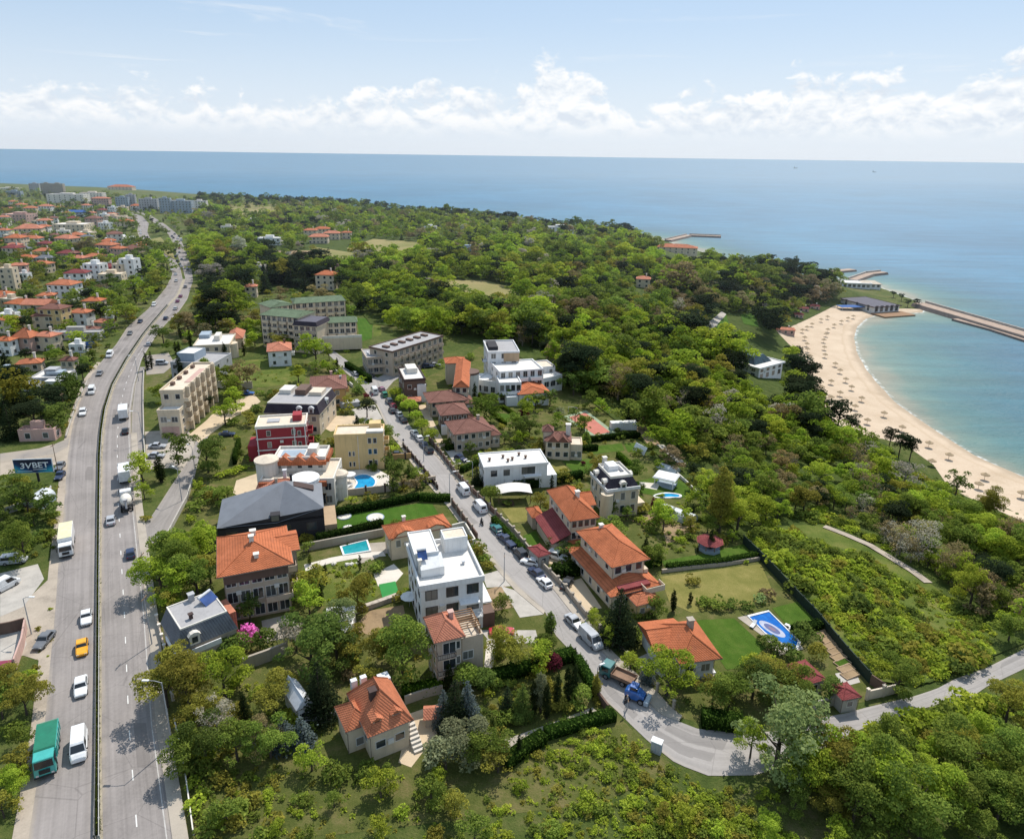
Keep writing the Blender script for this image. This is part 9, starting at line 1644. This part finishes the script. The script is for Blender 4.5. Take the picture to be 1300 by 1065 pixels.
r = simple('board', 'white board leaning upright at the end of the upper lawns', 'board', 810, 575, -1.0); mb = MB(); mb.add([(-2.4, 0, .1), (2.4, 0, .1), (2.4, 1.2, 2.2), (-2.4, 1.2, 2.2), (-2.4, .12, .1), (2.4, .12, .1), (2.4, 1.32, 2.2), (-2.4, 1.32, 2.2)], [(0, 1, 2, 3), (7, 6, 5, 4), (0, 4, 5, 1), (1, 5, 6, 2), (2, 6, 7, 3), (3, 7, 4, 0)]); mb.build('sheet', wm('white'), r); mb = MB(); mb.tube((-2, 1.0, 0), (-2, 1.2, 2.0), .05); mb.tube((2, 1.0, 0), (2, 1.2, 2.0), .05); mb.build('support', CHASSIS, r)
r = simple('carport', 'carport with arched pale roof beside the round tree on the street', 'carport', 652, 634, .12, 'arched carport'); mb = MB(); n = 10; vs = []
for i in range(n + 1): a = -1.0 + 2 * i / n; vs += [(a * 4.2, -2.4, 2.5 + .9 * cos(a * 1.3)), (a * 4.2, 2.4, 2.5 + .9 * cos(a * 1.3))]
mb.add(vs + [(x, y, z - .08) for x, y, z in vs], [(2 * i, 2 * i + 2, 2 * i + 3, 2 * i + 1) for i in range(n)] + [(2 * n + 2 + 2 * i + 1, 2 * n + 2 + 2 * i + 3, 2 * n + 2 + 2 * i + 2, 2 * n + 2 + 2 * i) for i in range(n)]); mb.build('roof', wm('flatwhite'), r)
for x in (-3.8, 3.8):
    for y in (-2.2, 2.2): mb = MB(); mb.tube((x, y, -.3), (x, y, 2.8), .09, n=6); mb.build('post', POLE, r)
mb = MB(); mb.tube((-2.2, -2.9, -.2), (-2.2, -2.9, .8), .9, .5, 8); mb.tube((-.5, -2.9, -.2), (-.5, -2.9, 1.2), .9, .4, 8); tag(mb.build('woodpile', vary('dark_logs', (.06, .04, .03), .95, .3, 2, 6), None, r.location), 'dark heaped woodpile in front of the arched carport', 'woodpile')
BEDW = wm('palewood')
bx0, bx1, by0, by1 = (1037, 804), (1048, 800), (1072, 864), (1090, 858)
for i in range(8):
    f = (i + .5) / 8; a = (bx0[0] + (by0[0] - bx0[0]) * f, bx0[1] + (by0[1] - bx0[1]) * f); c = (bx1[0] + (by1[0] - bx1[0]) * f, bx1[1] + (by1[1] - bx1[1]) * f); pa_, pc_ = at(*a), at(*c); d_ = pc_ - pa_; L_ = d_.length; r = empty('raised_bed', (pa_ + pc_) / 2, math.atan2(d_.y, d_.x)); mb = MB(); q = L_ / 2 - .1
    for b_ in ((-q, q, -.75, -.65), (-q, q, .65, .75), (-q, -q + .1, -.65, .65), (q - .1, q, -.65, .65)): mb.box(*b_, -.6, .35)
    mb.build('frame', BEDW, r); mb = MB(); mb.box(-q + .1, q - .1, -.65, .65, -.5, .25); mb.build('soil', SOIL if i != 5 else LAWN, r); tag(r, '%s wooden raised bed of the row beside the dark green fence' % ['topmost', 'second from top', 'third from top', 'fourth from top', 'fourth from bottom', 'green planted', 'second from bottom', 'lowest'][i], 'raised bed', 'raised beds beside the dark green fence')
r = simple('cabinet', 'white electrical cabinet at the left kerb of the bend', 'cabinet', 833, 954, -.5, 'electrical cabinet'); mb = MB(); mb.box(-.7, .7, -.45, .45, -.2, 1.9); mb.build('housing', wm('bluegrey'), r, bevel=.03); mb = MB(); mb.box(-.62, -.03, -.48, -.452, .1, 1.7); mb.box(.03, .62, -.48, -.452, .1, 1.7); mb.build('door', wm('grey'), r); mb = MB(); mb.box(-.78, .78, -.53, .53, 1.9, 2.02); mb.build('lid', wm('white'), r)
for x, y, rz in ((3, 853, .2),): r = simple('dumpster', 'bright red dumpster in the yard at the left edge', 'dumpster', x, y, rz); mb = MB(); mb.frustum([(-1.2, -.7, .15), (1.2, -.7, .15), (1.2, .7, .15), (-1.2, .7, .15)], [(-1.5, -.9, 1.3), (1.5, -.9, 1.3), (1.5, .9, 1.3), (-1.5, .9, 1.3)]); mb.build('body', PC['red'], r); mb = MB(); mb.box(-1.5, 1.5, -.9, .9, 1.302, 1.42); mb.build('lid', PC['crimson'], r)
r = simple('sign', 'blue road sign board on two posts left of the highway', 'sign', 117, 446, .2); mb = MB(); mb.box(-1.9, 1.9, -.06, .06, 1.4, 4.0); mb.build('panel', PC['blue'], r)
for x in (-1.2, 1.2): mb = MB(); mb.tube((x, .1, -.3), (x, .1, 3.8), .07, n=6); mb.build('post', wm('grey'), r)
r = simple('road_sign', 'small road sign on the left kerb opposite the blue tractor', 'sign', 793, 906, .6); mb = MB(); mb.tube((0, 0, -.2), (0, 0, 2.4), .04, n=6); mb.build('post', wm('grey'), r); mb = MB(); mb.box(-.35, .35, -.05, -.02, 1.9, 2.6); mb.build('panel', wm('dark'), r)
for x, y, rd, lab in ((476.6, 657.5, 2.0, 'large round white trampoline pad on the striped lawn'), (442, 670.5, 1.2, 'small round white pad at the near edge of the striped lawn'), (437, 656, 1.6, 'round pale pad at the left end of the striped lawn')):
    r = simple('trampoline', lab, 'trampoline', x, y); mb = MB(); mb.cyl(0, 0, .02, .22, rd, n=24); mb.build('rim', wm('bluegrey'), r); mb = MB(); mb.cyl(0, 0, .221, .25, rd * .86, n=24); mb.build('mat', wm('offwhite'), r)
for x, y, lab, i in ((520, 770, 'white parasol in the yard of the white modern house', 0), (444, 612, 'white parasol at the left end of the kidney shaped pool', 1)):
    r = simple('parasol', lab, 'parasol', x, y); mb = MB(); mb.cyl(0, 0, 2.2, 2.75, 1.6, .05, 10); mb.build('canopy', wm('white'), r); mb = MB(); mb.tube((0, 0, -.2), (0, 0, 2.4), .04); mb.build('pole', wm('grey'), r)
LM2 = vary('lounger_white', (.66, .66, .64), .7, .05)
lg = bpy.data.objects.new('sun_lounger', None); mb = MB(); mb.box(-.95, .35, -.32, .32, .28, .36); mb.add([(.35, -.32, .3), (1.0, -.32, .7), (1.0, .32, .7), (.35, .32, .3), (.35, -.32, .37), (.98, -.32, .77), (.98, .32, .77), (.35, .32, .37)], [(0, 3, 2, 1), (4, 5, 6, 7), (0, 1, 5, 4), (1, 2, 6, 5), (2, 3, 7, 6), (3, 0, 4, 7)]); link('cushion', mb.mesh('cushion'), lg, None, LM2); mb = MB(); mb.box(-.95, .9, -.34, -.3, .2, .27); mb.box(-.95, .9, .3, .34, .2, .27)
for x in (-.85, .8):
    for y in (-.32, .32): mb.box(x - .03, x + .03, y - .03, y + .03, -.1, .199)
link('frame', mb.mesh('frame'), lg, None, wm('grey'))
unlink_tree(lg)
for x, y, rz, lab in ((439, 621, .4, 'white sun lounger left of the kidney shaped pool'), (443, 618, .4, 'second white sun lounger left of the kidney shaped pool'), (956, 795, .9, 'white sun lounger on the left edge of the mosaic pool terrace'), (1003, 797, -.7, 'upper white sun lounger right of the mosaic pool'), (1008, 802, -.7, 'lower white sun lounger right of the mosaic pool')):
    g = at(x, y); o = dup(lg, (g.x, g.y, g.z + .1), rz); tag(o, lab, 'sun lounger')
MOON = wm('offwhite')
for i, (x, y) in enumerate(((402, 721), (424, 717), (441, 718), (447, 717.5), (453, 717))):
    r = simple('garden_rock', 'white boulder', 'rock', x, y); r['label'] = '%s white boulder of the row on the lawn below the turquoise pool' % ('leftmost', 'second from left', 'third from left', 'fourth from left', 'rightmost')[i]; bm = bmesh.new(); bmesh.ops.create_icosphere(bm, subdivisions=2, radius=.5)
    for v_ in bm.verts: v_.co *= 1 + .25 * math.sin(v_.co.x * 9 + i) * math.cos(v_.co.y * 7 + i); v_.co.z *= .7
    me = bpy.data.meshes.new('stone'); bm.to_mesh(me); bm.free(); link('stone', me, r, (0, 0, .25), MOON)
# goal frame of the court
r = simple('goal', 'small white goal frame at the far end of the red court', 'goal', 727, 524, -.3); mb = MB(); mb.tube((-1.5, 0, 0), (-1.5, 0, 2), .05); mb.tube((1.5, 0, 0), (1.5, 0, 2), .05); mb.tube((-1.5, 0, 2), (1.5, 0, 2), .05); mb.build('frame', wm('white'), r)

# ------------------------------------------------------------------ labels that say which one
def finish_labels():
    used = {}
    for o, text_, x, y, share in AUTO:
        if share: continue
        best = min(LANDMARKS, key=lambda l: math.hypot(l[1] - x, l[2] - y)); dx, dy = x - best[1], y - best[2]
        text_ = text_.lstrip('~')
        if o['category'] in ('hedge', 'wall', 'fence') or ' in the ' in text_: lab = text_
        else: lab = '%s %s the %s' % (text_, ('right of' if dx > 0 else 'left of') if abs(dx) > abs(dy) * .8 else ('in front of' if dy > 0 else 'behind'), best[0])
        used.setdefault(lab, []).append((x, o))
    ORD = ['leftmost', 'second from left', 'third from left', 'fourth from left', 'fifth from left', 'sixth from left', 'seventh from left', 'eighth from left', 'ninth from left']
    for lab, L in used.items():
        L.sort(key=lambda q: q[0])
        for i, (x, o) in enumerate(L):
            s = lab if len(L) == 1 else '%s %s' % (ORD[i] if i < len(L) - 1 and i < 9 else 'rightmost' if i == len(L) - 1 else 'middle', lab)
            w_ = s.split()
            o['label'] = ' '.join(w_[:16])
            if len(L) > 1 and 'group' not in o: o['group'] = lab.split(' of the ')[0][:60]
finish_labels()
tag(HAZE.build('haze', hz), kind='stuff')
sc.cycles.use_denoising = True
sc.cycles.denoiser = 'OPENIMAGEDENOISE'; sc.cycles.denoising_input_passes = 'RGB_ALBEDO_NORMAL'
